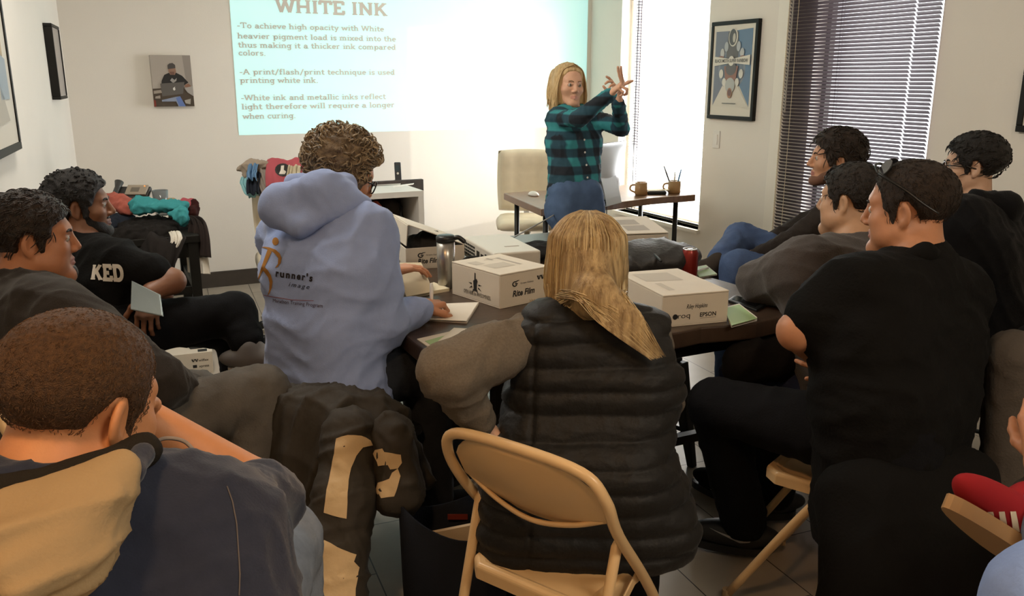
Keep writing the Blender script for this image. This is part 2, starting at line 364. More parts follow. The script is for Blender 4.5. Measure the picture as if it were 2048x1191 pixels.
def surface_nets(F, ax):
    S = F < 0; c = np.zeros([m - 1 for m in F.shape], np.uint8)
    sl = lambda A, i, j, k: A[i:A.shape[0] - 1 + i, j:A.shape[1] - 1 + j, k:A.shape[2] - 1 + k]
    corners = [(i, j, k) for i in (0, 1) for j in (0, 1) for k in (0, 1)]
    for q in corners: c += sl(S, *q)
    act = (c > 0) & (c < 8); I = np.nonzero(act); n = len(I[0]); ids = np.full(act.shape, -1, np.int64); ids[I] = np.arange(n)
    pos = np.zeros((n, 3)); cnt = np.zeros(n)
    for q in corners:
        for a in range(3):
            if q[a]: continue
            r = list(q); r[a] = 1
            v0 = F[I[0] + q[0], I[1] + q[1], I[2] + q[2]]; v1 = F[I[0] + r[0], I[1] + r[1], I[2] + r[2]]
            m = (v0 < 0) != (v1 < 0); t = np.where(m, v0 / np.where(m, v0 - v1, 1), 0)
            p = np.stack([ax[b][I[b] + q[b]] for b in range(3)], 1); g = ax[a][I[a] + 1] - ax[a][I[a]]
            p[:, a] += t * g; pos += p * m[:, None]; cnt += m
    pos /= np.maximum(cnt, 1)[:, None]
    faces = []
    for a in range(3):
        b, c2 = (a + 1) % 3, (a + 2) % 3
        s0 = [slice(None)] * 3; s1 = [slice(None)] * 3; s0[a] = slice(0, -1); s1[a] = slice(1, None)
        x = S[tuple(s0)] != S[tuple(s1)]; E = np.array(np.nonzero(x)).T
        ok = (E[:, b] > 0) & (E[:, c2] > 0) & (E[:, b] < F.shape[b] - 1) & (E[:, c2] < F.shape[c2] - 1); E = E[ok]
        def cell(db, dc): q = E.copy(); q[:, b] -= db; q[:, c2] -= dc; return ids[q[:, 0], q[:, 1], q[:, 2]]
        Q = np.stack([cell(1, 1), cell(0, 1), cell(0, 0), cell(1, 0)], 1)
        ins = S[E[:, 0], E[:, 1], E[:, 2]]; Q[~ins] = Q[~ins][:, ::-1]; faces.append(Q[(Q >= 0).all(1)])
    return pos, np.concatenate(faces)
def vnormals(v, f):
    a = v[f[:, 2]] - v[f[:, 0]]; b = v[f[:, 3]] - v[f[:, 1]]; n = np.cross(a, b); o = np.zeros_like(v)
    for i in range(4): np.add.at(o, f[:, i], n)
    return o / (np.sqrt((o * o).sum(1)) + 1e-12)[:, None]
def wrinkle(v, amp, sc, seed, stretch=(1, 1, 1)):
    r = np.random.default_rng(seed); q = v * np.asarray(stretch) * sc; o = np.zeros(len(v))
    w = q + 0.8 * np.sin(q @ r.normal(size=(3, 3)) * 0.6 + r.uniform(0, 6, 3))
    for i in range(5):
        k = r.normal(size=3); k = k / np.linalg.norm(k) * r.uniform(0.7, 1.6); s = np.sin(w @ k + r.uniform(0, 6)); o += (1 - np.abs(s)) ** 2 - 0.33
    return amp * o / 2.2
def laplace(v, f, it=2, lam=0.5):
    for _ in range(it):
        s = np.zeros_like(v); c = np.zeros(len(v))
        for i in range(4):
            for j in (f[:, (i + 1) % 4], f[:, i - 1]): np.add.at(s, f[:, i], v[j]); np.add.at(c, f[:, i], 1)
        v = v + lam * (s / np.maximum(c, 1)[:, None] - v)
    return v
def blob(name, ops, m, parent=None, h=0.012, fine=(), amp=0.0, sc=25, seed=1, stretch=(1, 1, 1), smoothing=1, clip=None, facemat=None, disp=None):
    v, f = sdf_mesh(ops, h, fine, clip)
    if smoothing: v = laplace(v, f, smoothing, 0.5)
    if amp: v = v + vnormals(v, f) * wrinkle(v, amp, sc, seed, stretch)[:, None]
    if disp is not None: v = v + vnormals(v, f) * disp(v)[:, None]
    o = mesh_obj(name, v, f, m, parent, smooth=True)
    if facemat is not None:
        o.data.polygons.foreach_set('material_index', facemat(v[f].mean(1)).astype(np.int32))
    return o

# ================================================================== the room
YF, CEIL, YB = 6.5, 2.75, -2.2
L0 = V3(-0.106, 6.5, 0); LA = math.radians(4.2); LD = V3(-math.sin(LA), -math.cos(LA), 0); LN = V3(math.cos(LA), -math.sin(LA), 0)
def atl(x, y, off=0.0):
    r = ray(x, y); t = ((L0 + LN * off - CO) @ LN) / (r @ LN); return CO + r * t
LB = L0 + LD * ((6.5 - YB) / math.cos(LA))
M_WALL = mat('painted_wall', '#e2dcd2', 0.85, var=0.015, vscale=3, bump=0.05, bscale=120)
M_WALLR = M_WALL
M_CEIL = mat('ceiling_paint', '#e0dcd4', 0.9)
M_TRIM = mat('white_trim', '#e6e0d4', 0.5)
M_BASE = mat('dark_baseboard', '#3c342c', 0.6, var=0.1)
M_BLACKMETAL = mat('black_metal', '#15140f', 0.45, metal=0.3)
M_BLACKFRAME = mat('black_frame', '#15130f', 0.5, spec=0.25)

# floor: long satin tiles laid parallel to the walls
fm = bpy.data.materials.new('floor_tile'); fm.use_nodes = True; nt = fm.node_tree; b = nt.nodes['Principled BSDF']
tc = nt.nodes.new('ShaderNodeTexCoord'); mp = nt.nodes.new('ShaderNodeMapping'); mp.inputs['Rotation'].default_value = (0, 0, math.radians(-86)); mp.inputs['Location'].default_value = (0.05, 1.38, 0)
br = nt.nodes.new('ShaderNodeTexBrick'); br.inputs['Scale'].default_value = 1.0; br.inputs['Brick Width'].default_value = 0.6; br.inputs['Row Height'].default_value = 0.296; br.inputs['Mortar Size'].default_value = 0.0022
br.inputs['Color1'].default_value = (*hexl('#a69b8d'), 1); br.inputs['Color2'].default_value = (*hexl('#b3a899'), 1); br.inputs['Mortar'].default_value = (*hexl('#2a241f'), 1)
nt.links.new(tc.outputs['Object'], mp.inputs[0]); nt.links.new(mp.outputs[0], br.inputs[0])
nz = nt.nodes.new('ShaderNodeTexNoise'); nz.inputs['Scale'].default_value = 7; nz.inputs['Detail'].default_value = 6; nt.links.new(mp.outputs[0], nz.inputs['Vector'])
mx = nt.nodes.new('ShaderNodeMixRGB'); mx.blend_type = 'MULTIPLY'; mx.inputs[0].default_value = 0.35; nt.links.new(br.outputs[0], mx.inputs[1]); nt.links.new(nz.outputs['Fac'], mx.inputs[2]); nt.links.new(mx.outputs[0], b.inputs['Base Color'])
b.inputs['Roughness'].default_value = 0.36
bp = nt.nodes.new('ShaderNodeBump'); bp.inputs['Strength'].default_value = 0.15; bp.inputs['Distance'].default_value = 0.003; nt.links.new(nz.outputs['Fac'], bp.inputs['Height']); nt.links.new(bp.outputs[0], b.inputs['Normal'])
struct(MB().box(-0.75, RXW + 0.14, YB - 0.1, YF + 0.12, -0.1, 0).build('floor', fm))
struct(MB().box(-0.75, RXW + 0.14, YB - 0.1, YF + 0.12, CEIL, CEIL + 0.1).build('ceiling', M_CEIL))
struct(MB().box(-0.3, RXW + 0.14, YF, YF + 0.12, 0, CEIL).build('wall_front', M_WALL))
struct(MB().box(-0.75, RXW + 0.14, YB - 0.1, YB, 0, CEIL).build('wall_back', M_WALL))
struct(MB().obox(LB + LD * 0.1 - LN * 0.12, L0 - LB - LD * 0.1, LN * 0.12, V3(0, 0, CEIL)).build('wall_left', M_WALL))
W1 = (4.93, 6.03, 0.43, 2.14); W2 = (3.09, 3.94, 0.10, 2.2)       # the two openings in the right wall
mb = MB(); X0, X1 = RXW, RXW + 0.14
mb.box(X0, X1, YB, W2[0], 0, CEIL); mb.box(X0, X1, W2[1], W1[0], 0, CEIL); mb.box(X0, X1, W1[1], YF, 0, CEIL)
for w in (W1, W2): mb.box(X0, X1, w[0], w[1], 0, w[2]); mb.box(X0, X1, w[0], w[1], w[3], CEIL)
struct(mb.build('wall_right', M_WALL))
# glass: thin panes, clear with a weak reflection
gm = bpy.data.materials.new('window_glass'); gm.use_nodes = True; nt = gm.node_tree; nt.nodes.remove(nt.nodes['Principled BSDF'])
tr = nt.nodes.new('ShaderNodeBsdfTransparent'); gl = nt.nodes.new('ShaderNodeBsdfGlossy'); gl.inputs['Roughness'].default_value = 0.02; fr = nt.nodes.new('ShaderNodeFresnel'); fr.inputs[0].default_value = 1.25
ms = nt.nodes.new('ShaderNodeMixShader'); ms.inputs[0].default_value = 0.06; nt.links.new(tr.outputs[0], ms.inputs[1]); nt.links.new(gl.outputs[0], ms.inputs[2]); nt.links.new(ms.outputs[0], nt.nodes['Material Output'].inputs[0])
for i, w in enumerate((W1, W2)):
    m = MB(); t = 0.035; xa, xb = RXW + 0.085, RXW + 0.125
    m.box(xa, xb, w[0], w[0] + t, w[2], w[3]); m.box(xa, xb, w[1] - t, w[1], w[2], w[3]); m.box(xa, xb, w[0] + t, w[1] - t, w[2], w[2] + t); m.box(xa, xb, w[0] + t, w[1] - t, w[3] - t, w[3])
    fo = struct(m.build('window_%d' % (i + 1), M_BLACKMETAL if i else M_TRIM))
    MB().box(RXW + 0.103, RXW + 0.107, w[0] + t, w[1] - t, w[2] + t, w[3] - t).build('pane', gm, fo)
struct(MB().box(RXW - 0.03, RXW + 0.085, W1[0] - 0.02, W1[1] + 0.02, W1[2] - 0.025, W1[2]).build('trim_1', M_TRIM), 'white window sill')
m = MB(); m.box(RXW - 0.022, RXW, 4.15, 4.24, 0, 2.32); m.box(RXW - 0.022, RXW, 3.02, 4.15, 2.24, 2.32)
struct(m.build('trim_2', M_TRIM, bevel=0.004), 'cream door casing')
struct(MB().box(-0.1, 1.02, YF - 0.018, YF, 0, 0.115).box(1.02, RXW, YF - 0.018, YF, 0, 0.115).build('baseboard_front', M_BASE))
struct(MB().box(RXW - 0.016, RXW, 4.24, YF - 0.018, 0, 0.115).build('baseboard_right', M_BASE))

# venetian blinds
def blind(name, x, y0, y1, z0, z1, pitch, depth, tilt, m, label, gaps=(), mh=None, cords=(), wand=None):
    e = empty(name, (x, (y0 + y1) / 2, z1), label, 'blind')
    mb = MB(); z = z1 - 0.045; ca, sa = math.cos(tilt) * depth / 2, math.sin(tilt) * depth / 2
    cuts = [y0] + [q for g in sorted(gaps) for q in (g - 0.005, g + 0.005)] + [y1]
    while z > z0 + 0.03:
        for a, bb in zip(cuts[::2], cuts[1::2]):
            # slightly crowned slat of thin sheet
            mb.quad((x - ca, a, z - sa), (x, a, z + 0.0014), (x, bb, z + 0.0014), (x - ca, bb, z - sa))
            mb.quad((x, a, z + 0.0014), (x + ca, a, z + sa), (x + ca, bb, z + sa), (x, bb, z + 0.0014))
        z -= pitch
    mb.build('slats', m, e)
    MB().box(x - 0.022, x + 0.022, y0 - 0.005, y1 + 0.005, z1 - 0.035, z1).build('headrail', mh or m, e, bevel=0.003)
    MB().box(x - 0.012, x + 0.012, y0, y1, z0, z0 + 0.016).build('bottom_rail', mh or m, e, bevel=0.003)
    for cy, cm, cr in cords:
        c = MB(); zz = z1 - 0.03
        for sx in (-1, 1): c.tube([(x + sx * (abs(ca) + 0.002), cy, z1 - 0.03), (x + sx * (abs(ca) + 0.002), cy, z0 + 0.016)], cr, 5)
        c.build('ladder_cord', cm, e)
    if wand: MB().tube([(x - 0.03, wand[0], z1 - 0.03), (x - 0.034, wand[0], wand[1])], 0.0045, 6).build('tilt_wand', mat('grey_plastic', '#9a938a', 0.4), e)
    return e
M_SLAT1 = mat('cream_slat', '#e9dfcc', 0.5)
nt = M_SLAT1.node_tree; tl = nt.nodes.new('ShaderNodeBsdfTranslucent'); tl.inputs[0].default_value = (*hexl('#f3e9d6'), 1); mx_ = nt.nodes.new('ShaderNodeMixShader'); mx_.inputs[0].default_value = 0.6
nt.links.new(nt.nodes['Principled BSDF'].outputs[0], mx_.inputs[1]); nt.links.new(tl.outputs[0], mx_.inputs[2]); nt.links.new(mx_.outputs[0], nt.nodes['Material Output'].inputs[0])
M_SLAT2 = mat('aubergine_slat', '#5b5157', 0.45)
M_CORD = mat('cream_cord', '#d8c8a8', 0.8); M_CORDD = mat('dark_cord', '#3a3038', 0.8)
bl1 = blind('venetian_blind', RXW + 0.055, W1[0] + 0.01, 5.95, W1[2] + 0.012, W1[3] - 0.005, 0.0215, 0.025, math.radians(6), M_SLAT1, 'cream venetian blind with open slats in the bright window behind the desk', mh=M_BLACKMETAL, cords=((5.86, M_CORDD, 0.003), (5.1, M_CORD, 0.0012), (5.5, M_CORD, 0.0012)))
lt = MB()
for k in range(52): lt.box(RXW + 0.040, RXW + 0.070, 5.855, 5.885, W1[3] - 0.06 - k * 0.0215, W1[3] - 0.055 - k * 0.0215)
for xx in (RXW + 0.040, RXW + 0.070):
    for yy in (5.855, 5.885): lt.tube([(xx, yy, W1[3] - 0.04), (xx, yy, 0.95)], 0.0022, 5)
lt.build('ladder_tape', M_CORDD, bl1)
bl2 = blind('venetian_blind', RXW - 0.022, 3.085, 4.135, 0.12, 2.3, 0.0205, 0.0245, math.radians(-44), M_SLAT2, 'dark aubergine venetian blind nearly shut over the glass door on the right', gaps=(3.235,), mh=M_SLAT2, cords=((3.72, M_CORDD, 0.0012), (4.06, M_CORD, 0.0016)), wand=(4.085, 1.3))
ch = MB()
for k in range(150): ch.lathe([(0, -0.0045), (0.0042, -0.002), (0.0042, 0.002), (0, 0.0045)], (RXW - 0.052, 4.118, 2.2 - k * 0.0115), n=6)
ch.build('bead_chain', M_CORD, bl2)

# projected slide on the front wall: a sheet of projected light, lettering left dark in it
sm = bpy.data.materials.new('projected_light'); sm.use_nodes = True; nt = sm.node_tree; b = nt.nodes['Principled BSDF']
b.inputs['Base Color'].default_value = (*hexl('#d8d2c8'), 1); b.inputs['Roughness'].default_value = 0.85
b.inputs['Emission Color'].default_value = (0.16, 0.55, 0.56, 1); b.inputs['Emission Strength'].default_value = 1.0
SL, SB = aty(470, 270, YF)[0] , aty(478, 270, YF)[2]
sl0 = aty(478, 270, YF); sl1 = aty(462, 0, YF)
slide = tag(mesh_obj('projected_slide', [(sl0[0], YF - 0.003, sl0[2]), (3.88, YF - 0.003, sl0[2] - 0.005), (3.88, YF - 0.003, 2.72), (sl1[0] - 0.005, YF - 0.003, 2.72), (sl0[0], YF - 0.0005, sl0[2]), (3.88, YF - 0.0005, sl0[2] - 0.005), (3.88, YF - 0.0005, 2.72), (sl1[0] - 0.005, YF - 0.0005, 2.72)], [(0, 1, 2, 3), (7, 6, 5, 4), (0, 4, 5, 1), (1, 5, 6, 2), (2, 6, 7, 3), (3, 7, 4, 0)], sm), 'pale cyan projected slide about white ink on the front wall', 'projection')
M_SLTXT = mat('slide_lettering', '#d6d0c6', 0.85)
for s, xa, xb, y, cap, bold in (('WHITE INK', 552, 775, 25, 27, 0.03), ('-To achieve high opacity with White', 474, 768, 56, 11.5, 0.022), ('heavier pigment load is mixed into the', 475, 792, 77, 11.5, 0.022),
        ('thus making it a thicker ink compared', 476, 792, 95, 11.5, 0.022), ('colors.', 477, 532, 111, 11.5, 0.022), ('-A print/flash/print technique is used', 479, 790, 149, 11.5, 0.022),
        ('printing white ink.', 480, 637, 166, 11.5, 0.022), ('-White ink and metallic inks reflect', 482, 772, 201, 11.5, 0.022), ('light therefore will require a longer', 483, 790, 219, 11.5, 0.022), ('when curing.', 485, 592, 238, 11.5, 0.022)):
    p = aty(xa, y, YF - 0.0045); q = aty(xb, y, YF - 0.0045); c = aty(xa, y - cap, YF - 0.0045)
    slab_on('lettering', s, p, (1, 0, 0), (0, 0, 1), M_SLTXT, slide, q[0] - p[0], c[2] - p[2], .21 if bold > .025 else .175)

# pictures
def frame_pic(name, o, ex, ey, n, w, h, fw, depth, label, cat, mframe, mpic, inset=0.006):
    e = empty(name, np.asarray(o) + ex * w / 2, label, cat); m = MB(); o = np.asarray(o, float)
    for a, bb, c, d in ((0, w, 0, fw), (0, w, h - fw, h), (0, fw, fw, h - fw), (w - fw, w, fw, h - fw)):
        m.obox(o + ex * a + ey * c, ex * (bb - a), ey * (d - c), n * depth)
    m.build('frame', mframe, e, bevel=0.003)
    pic = MB().obox(o + ex * fw + ey * fw, ex * (w - 2 * fw), ey * (h - 2 * fw), n * (depth - inset)).build('print', mpic, e)
    return e, pic
EZ = V3(0, 0, 1)
M_MAT = mat('print_paper', '#cfc8bb', 0.35)
# big picture on the left wall
pa, pb = atl(45, 297, 0.03), atl(22, 0, 0.03)
y1 = ((pa - L0) @ LD); o = L0 + LD * (y1 + 0.75) + EZ * (pa[2]); ex = -LD
e, pic = frame_pic('framed_picture', o, ex, EZ, LN, 0.75, 1.0, 0.03, 0.03, 'large black framed pastel print at the near end of the left wall', 'picture', M_BLACKFRAME, M_MAT)
po = o + LN * 0.0255
MB().prism([(0.1, 0.42), (0.6, 0.36), (0.6, 0.62), (0.1, 0.8)], po, ex, EZ, LN, 0.001).build('printed_patch', mat('pic_tan', '#a8926e', 0.4), e)
MB().prism([(0.45, 0.2), (0.64, 0.2), (0.64, 0.35), (0.45, 0.38)], po, ex, EZ, LN, 0.001).build('printed_patch', mat('pic_blue', '#8d9aa5', 0.4), e)
MB().prism([(0.1, 0.1), (0.58, 0.12), (0.4, 0.34), (0.1, 0.3)], po, ex, EZ, LN, 0.001).build('printed_patch', mat('pic_grey', '#a9a296', 0.4), e)
# small picture near the corner
na, fb = atl(105, 203, 0.0), atl(134.5, 201, 0.04); ta = atl(95.6, 38, 0.04)
s0, s1 = (na - L0) @ LD, (fb - L0) @ LD; zb = 1.385; zt = 1.80
frame_pic('framed_picture', L0 + LD * s0 + EZ * zb, -LD, EZ, LN, s0 - s1, zt - zb, 0.018, 0.045, 'small deep black framed pale print on the left wall near the corner', 'picture', M_BLACKFRAME, mat('pale_print', '#9d948e', 0.3))
# far right frame edge
fy = atx(2043, 215, RXW)[1]
frame_pic('framed_picture', (RXW, fy, 1.26), V3(0, -1, 0), EZ, V3(-1, 0, 0), 0.45, 0.29, 0.03, 0.025, 'black picture frame cut by the right edge of the view, right of the door', 'picture', M_BLACKFRAME, M_MAT)

# concert poster between window and door
P0 = V3(RXW, 4.868, 1.232); PW, PH = 0.465, 0.64; ex, n = V3(0, -1, 0), V3(-1, 0, 0)
e, pic = frame_pic('framed_poster', P0, ex, EZ, n, PW, PH, 0.026, 0.03, 'black framed gig poster in blue and rust between the window and the door', 'poster', M_BLACKFRAME, mat('poster_paper', '#cfc6b6', 0.3))
LAY = [0]
def pshape(poly, colr, nm='printed_shape'):
    LAY[0] += 1
    return MB().prism(poly, P0 + n * (0.024 + 0.00035 * LAY[0]), ex, EZ, n, 0.0003).build(nm, mat('poster_' + colr[1:], colr, 0.35), e)
cx = PW / 2 - 0.005
pshape([(0.05, 0.09), (cx - 0.005, 0.34), (cx - 0.005, 0.575), (0.05, 0.575)], '#6d6f7c'); pshape([(PW - 0.05, 0.09), (PW - 0.05, 0.585), (cx - 0.005, 0.575), (cx - 0.005, 0.34)], '#5f7690')
pshape(circ(0.135, 32, cx, 0.33), '#7d8189'); pshape(circ(0.118, 32, cx, 0.33), '#69717f')
pshape([(cx - 0.03, 0.27), (cx + 0.03, 0.27), (PW - 0.05, 0.085), (0.05, 0.085)], '#cbc2b2')
pshape([(cx - 0.05, 0.57), (cx + 0.05, 0.57), (cx + 0.06, 0.40), (cx - 0.06, 0.40)], '#5c5450')
pshape(circ(0.045, 24, cx, 0.535, 0.06), '#c9c0b0'); pshape(circ(0.036, 24, cx - 0.003, 0.535, 0.052), '#4a4441')
pshape(circ(0.014, 16, cx + 0.01, 0.53, 0.03), '#b9b0a2')
for sx in (-1, 1):
    for dx, z, ra, rb, cc in ((0.062, 0.475, 0.02, 0.032, '#a9aaab'), (0.10, 0.435, 0.02, 0.03, '#b3b1ad'), (0.10, 0.30, 0.021, 0.03, '#cfc8bb'), (0.066, 0.247, 0.02, 0.026, '#cfc8bb'), (0.11, 0.405, 0.03, 0.012, '#8a5f4e')):
        pshape(circ(ra, 20, cx + sx * dx, z, rb), cc)
pshape([(cx - 0.07, 0.35), (cx - 0.055, 0.27), (cx, 0.225), (cx + 0.055, 0.27), (cx + 0.07, 0.35)], '#8a5a48'); pshape(circ(0.052, 24, cx, 0.335, 0.045), '#5d5350')
pshape(circ(0.048, 24, cx, 0.225, 0.05), '#a8a7a1')
pshape([(0.042, 0.415), (cx, 0.395), (PW - 0.055, 0.42), (PW - 0.055, 0.355), (cx, 0.37), (0.042, 0.35)], '#d2cabb'); pshape(circ(0.028, 24, cx, 0.383, 0.032), '#d2cabb')
pshape(circ(0.024, 20, cx, 0.175, 0.034), '#9a6a45'); pshape(circ(0.018, 20, cx, 0.178, 0.022), '#6a4238')
M_PT = mat('poster_ink', '#4d4a48', 0.4); zz = P0 + n * (0.024 + 0.00035 * (LAY[0] + 2))
text_on('printed_text', 'BLACK MOTH SUPER RAINBOW', zz + ex * (cx - 0.165) + EZ * 0.374, ex, EZ, M_PT, e, width=0.33, height=0.022, bold=0.012)
text_on('printed_text', 'LIVE AT THE STAGE', zz + ex * (cx - 0.07) + EZ * 0.105, ex, EZ, M_PT, e, width=0.14, height=0.007, bold=0.01) if False else pshape([(cx - 0.07, 0.105), (cx + 0.07, 0.105), (cx + 0.07, 0.110), (cx - 0.07, 0.110)], '#57524e', 'printed_line')

# canvas photograph on the front wall
A, B2 = aty(308, 213, YF), aty(388, 213, YF); C = aty(301, 110, YF); PWc = B2[0] - A[0]; PHc = C[2] - A[2]
e = empty('canvas_print', (A[0] + PWc / 2, YF, A[2]), 'small canvas photograph of a capped man behind a laptop, hung left of the slide', 'picture')
MB().box(A[0], A[0] + PWc, YF - 0.035, YF, A[2], A[2] + PHc).build('canvas', mat('canvas_grey', '#a79e94', 0.8), e, bevel=0.003)
def cshape(poly, colr, k):
    return MB().prism([(A[0] + x * PWc, A[2] + z * PHc) for x, z in poly], (0, YF - 0.0352 - 0.0004 * k, 0), (1, 0, 0), EZ, (0, -1, 0), 0.0004).build('printed_shape', mat('canvas_' + colr[1:], colr, 0.8), e)
for k, (poly, cc) in enumerate((([(0.85, 0.42), (1, 0.35), (1, 1), (0.8, 1)], '#8f867e'), ([(0, 0), (1, 0), (1, 0.33), (0.75, 0.38), (0, 0.35)], '#4c4034'),
        ([(0.22, 0.4), (0.24, 0.5), (0.32, 0.62), (0.44, 0.66), (0.62, 0.66), (0.76, 0.6), (0.9, 0.47), (0.8, 0.42)], '#24211f'),
        ([(0.43, 0.78), (0.6, 0.78), (0.62, 0.68), (0.58, 0.62), (0.47, 0.62), (0.43, 0.68)], '#8f6e5c'), ([(0.46, 0.68), (0.57, 0.68), (0.57, 0.63), (0.52, 0.615), (0.47, 0.63)], '#6f4f42'), ([(0.42, 0.73), (0.61, 0.75), (0.61, 0.81), (0.55, 0.85), (0.47, 0.84), (0.42, 0.8)], '#4a4542'),
        ([(0.45, 0.51), (0.5, 0.56), (0.56, 0.52), (0.62, 0.56), (0.6, 0.5), (0.52, 0.46)], '#97938f'), ([(0.8, 0.42), (0.9, 0.45), (0.96, 0.4), (0.9, 0.36), (0.8, 0.38)], '#8a6450'),
        ([(0.2, 0.45), (0.8, 0.48), (0.74, 0.25), (0.22, 0.2)], '#5f5a55'), (circ(0.03, 14, 0.53, 0.345), '#d6d2cc'), ([(0.53, 0.37), (0.55, 0.37), (0.56, 0.395)], '#d6d2cc'),
        ([(0.02, 0.31), (0.2, 0.33), (0.22, 0.27), (0.02, 0.25)], '#9a8f82'), ([(0.05, 0.2), (0.17, 0.22), (0.17, 0.16), (0.04, 0.16)], '#a1968a'), ([(0.78, 0.36), (1, 0.4), (1, 0.2), (0.86, 0.27)], '#a09a94'),
        ([(0.2, 0.13), (0.55, 0.19), (0.66, 0.2), (0.78, 0), (0.6, 0), (0.55, 0.1), (0.2, 0.1)], '#8a93a8'), ([(0.55, 0.17), (0.66, 0.2), (0.78, 0), (0.62, 0)], '#6379b0'), ([(0, 0.14), (0.05, 0.12), (0.05, 0), (0, 0)], '#7c3325'), ([(0.76, 0.12), (0.92, 0.15), (0.9, 0.04), (0.78, 0.06)], '#a29c92'))):
    cshape(poly, cc, k)
# light switch
S0 = V3(RXW, 4.80, 1.035); e = empty('light_switch', S0, 'white light switch plate on the wall under the poster', 'switch')
MB().box(RXW - 0.007, RXW, 4.745, 4.815, 1.03, 1.15).build('plate', mat('switch_white', '#ddd8d0', 0.4), e, bevel=0.003)
MB().box(RXW - 0.012, RXW - 0.006, 4.764, 4.797, 1.055, 1.125).build('rocker', mat('switch_white', '#ddd8d0', 0.4), e, bevel=0.002)
# nail over the slide
tag(MB().lathe([(0.0, -0.03), (0.008, -0.03), (0.009, 0), (0, 0)], aty(705, 33, YF), (0, -1, 0), 10).build('wall_hook', M_BLACKMETAL), 'small dark hook on the wall inside the slide, under its title', 'hook')
# ceiling lamps (behind and above the camera)
for nm, c, r, lab in (('ceiling_lamp', V3(-0.25, 0.55, 2.62), 0.13, 'small warm glass ceiling lamp over the nearest seats'),):
    e = empty(nm, (c[0], c[1], CEIL), lab, 'lamp')
    MB().lathe([(0.0, 0.10), (0.02, 0.10), (0.025, 0.02), (0.09, 0.0), (0.1, -0.0)], c + V3(0, 0, 0.03), n=20).build('lamp_base', M_TRIM, e, smooth=True)

# ================================================================== furniture and things
M_TABLE = mat('dark_table_wood', '#33271f', 0.33, col2='#4a3a2e', vscale=5, stretch=(1, 9, 1), bump=0.08, bscale=40)
M_CARD = mat('white_cardboard', '#cdc3b2', 0.75, var=0.03, vscale=8)
M_CARDIN = mat('brown_cardboard', '#8a775c', 0.85)
M_PRINT = mat('black_print', '#1a1917', 0.6); M_GREYPRINT = mat('grey_print', '#a39a8c', 0.7)
M_TAN = mat('tan_enamel', '#d3b283', 0.33); M_TAND = mat('tan_enamel_dull', '#a98a62', 0.4)
M_CREAM = mat('cream_leather', '#d6c9ae', 0.45, var=0.03); M_STEEL = mat('brushed_steel', '#a9a49c', 0.3, metal=0.9)
M_BLACKPL = mat('black_plastic', '#121212', 0.4); M_WHITEPL = mat('white_plastic', '#dcd8d0', 0.4)
M_PAPER = mat('white_paper', '#d9d2c4', 0.8); M_CREAMP = mat('cream_paper', '#d2c6a9', 0.8); M_GREENP = mat('green_cover', '#9dba83', 0.6)

# conference table
TX0, TX1, TY0, TY1, TZ = 0.80, 2.15, 2.03, 3.78, 0.74
T = empty('conference_table', ((TX0 + TX1) / 2, (TY0 + TY1) / 2, 0), 'long dark wood conference table on black steel legs in the middle of the group', 'table')
# live edged planks: top with slightly uneven outline
out = []
for k in range(15): out.append((TX0 + (TX1 - TX0) * k / 14, TY0 - 0.012 * math.sin(k * 1.9) + (0.07 - 0.09 * k / 14)))
out[-1] = (TX1 - 0.02, TY0 - 0.03)
out += [(TX1 + 0.012 * math.sin(k * 2.3), TY0 + (TY1 - TY0) * k / 14) for k in range(1, 15)] + [(TX0, TY1)]
MB().prism(out, (0, 0, TZ - 0.055), (1, 0, 0), (0, 1, 0), EZ, 0.055).build('tabletop', M_TABLE, T, bevel=0.006)
MB().box(TX0 + 0.06, TX1 - 0.06, TY0 + 0.1, TY0 + 0.125, TZ - 0.12, TZ - 0.055).box(TX0 + 0.06, TX1 - 0.06, TY1 - 0.125, TY1 - 0.1, TZ - 0.12, TZ - 0.055).box(TX0 + 0.06, TX0 + 0.085, TY0 + 0.125, TY1 - 0.125, TZ - 0.12, TZ - 0.055).box(TX1 - 0.085, TX1 - 0.06, TY0 + 0.125, TY1 - 0.125, TZ - 0.12, TZ - 0.055).build('apron', M_BLACKMETAL, T)
for lx in (TX0 + 0.20, TX1 - 0.15):
    for ly in (TY0 + 0.11, TY1 - 0.11): MB().box(lx - 0.02, lx + 0.02, ly - 0.02, ly + 0.02, 0, TZ - 0.055).build('leg', M_BLACKMETAL, T)
MB().box(TX0 + 0.22, TX1 - 0.17, TY0 + 0.095, TY0 + 0.125, 0.31, 0.34).build('stretcher', M_BLACKMETAL, T)
MB().box(TX0 + 0.22, TX1 - 0.17, TY1 - 0.125, TY1 - 0.095, 0.31, 0.34).build('stretcher', M_BLACKMETAL, T)

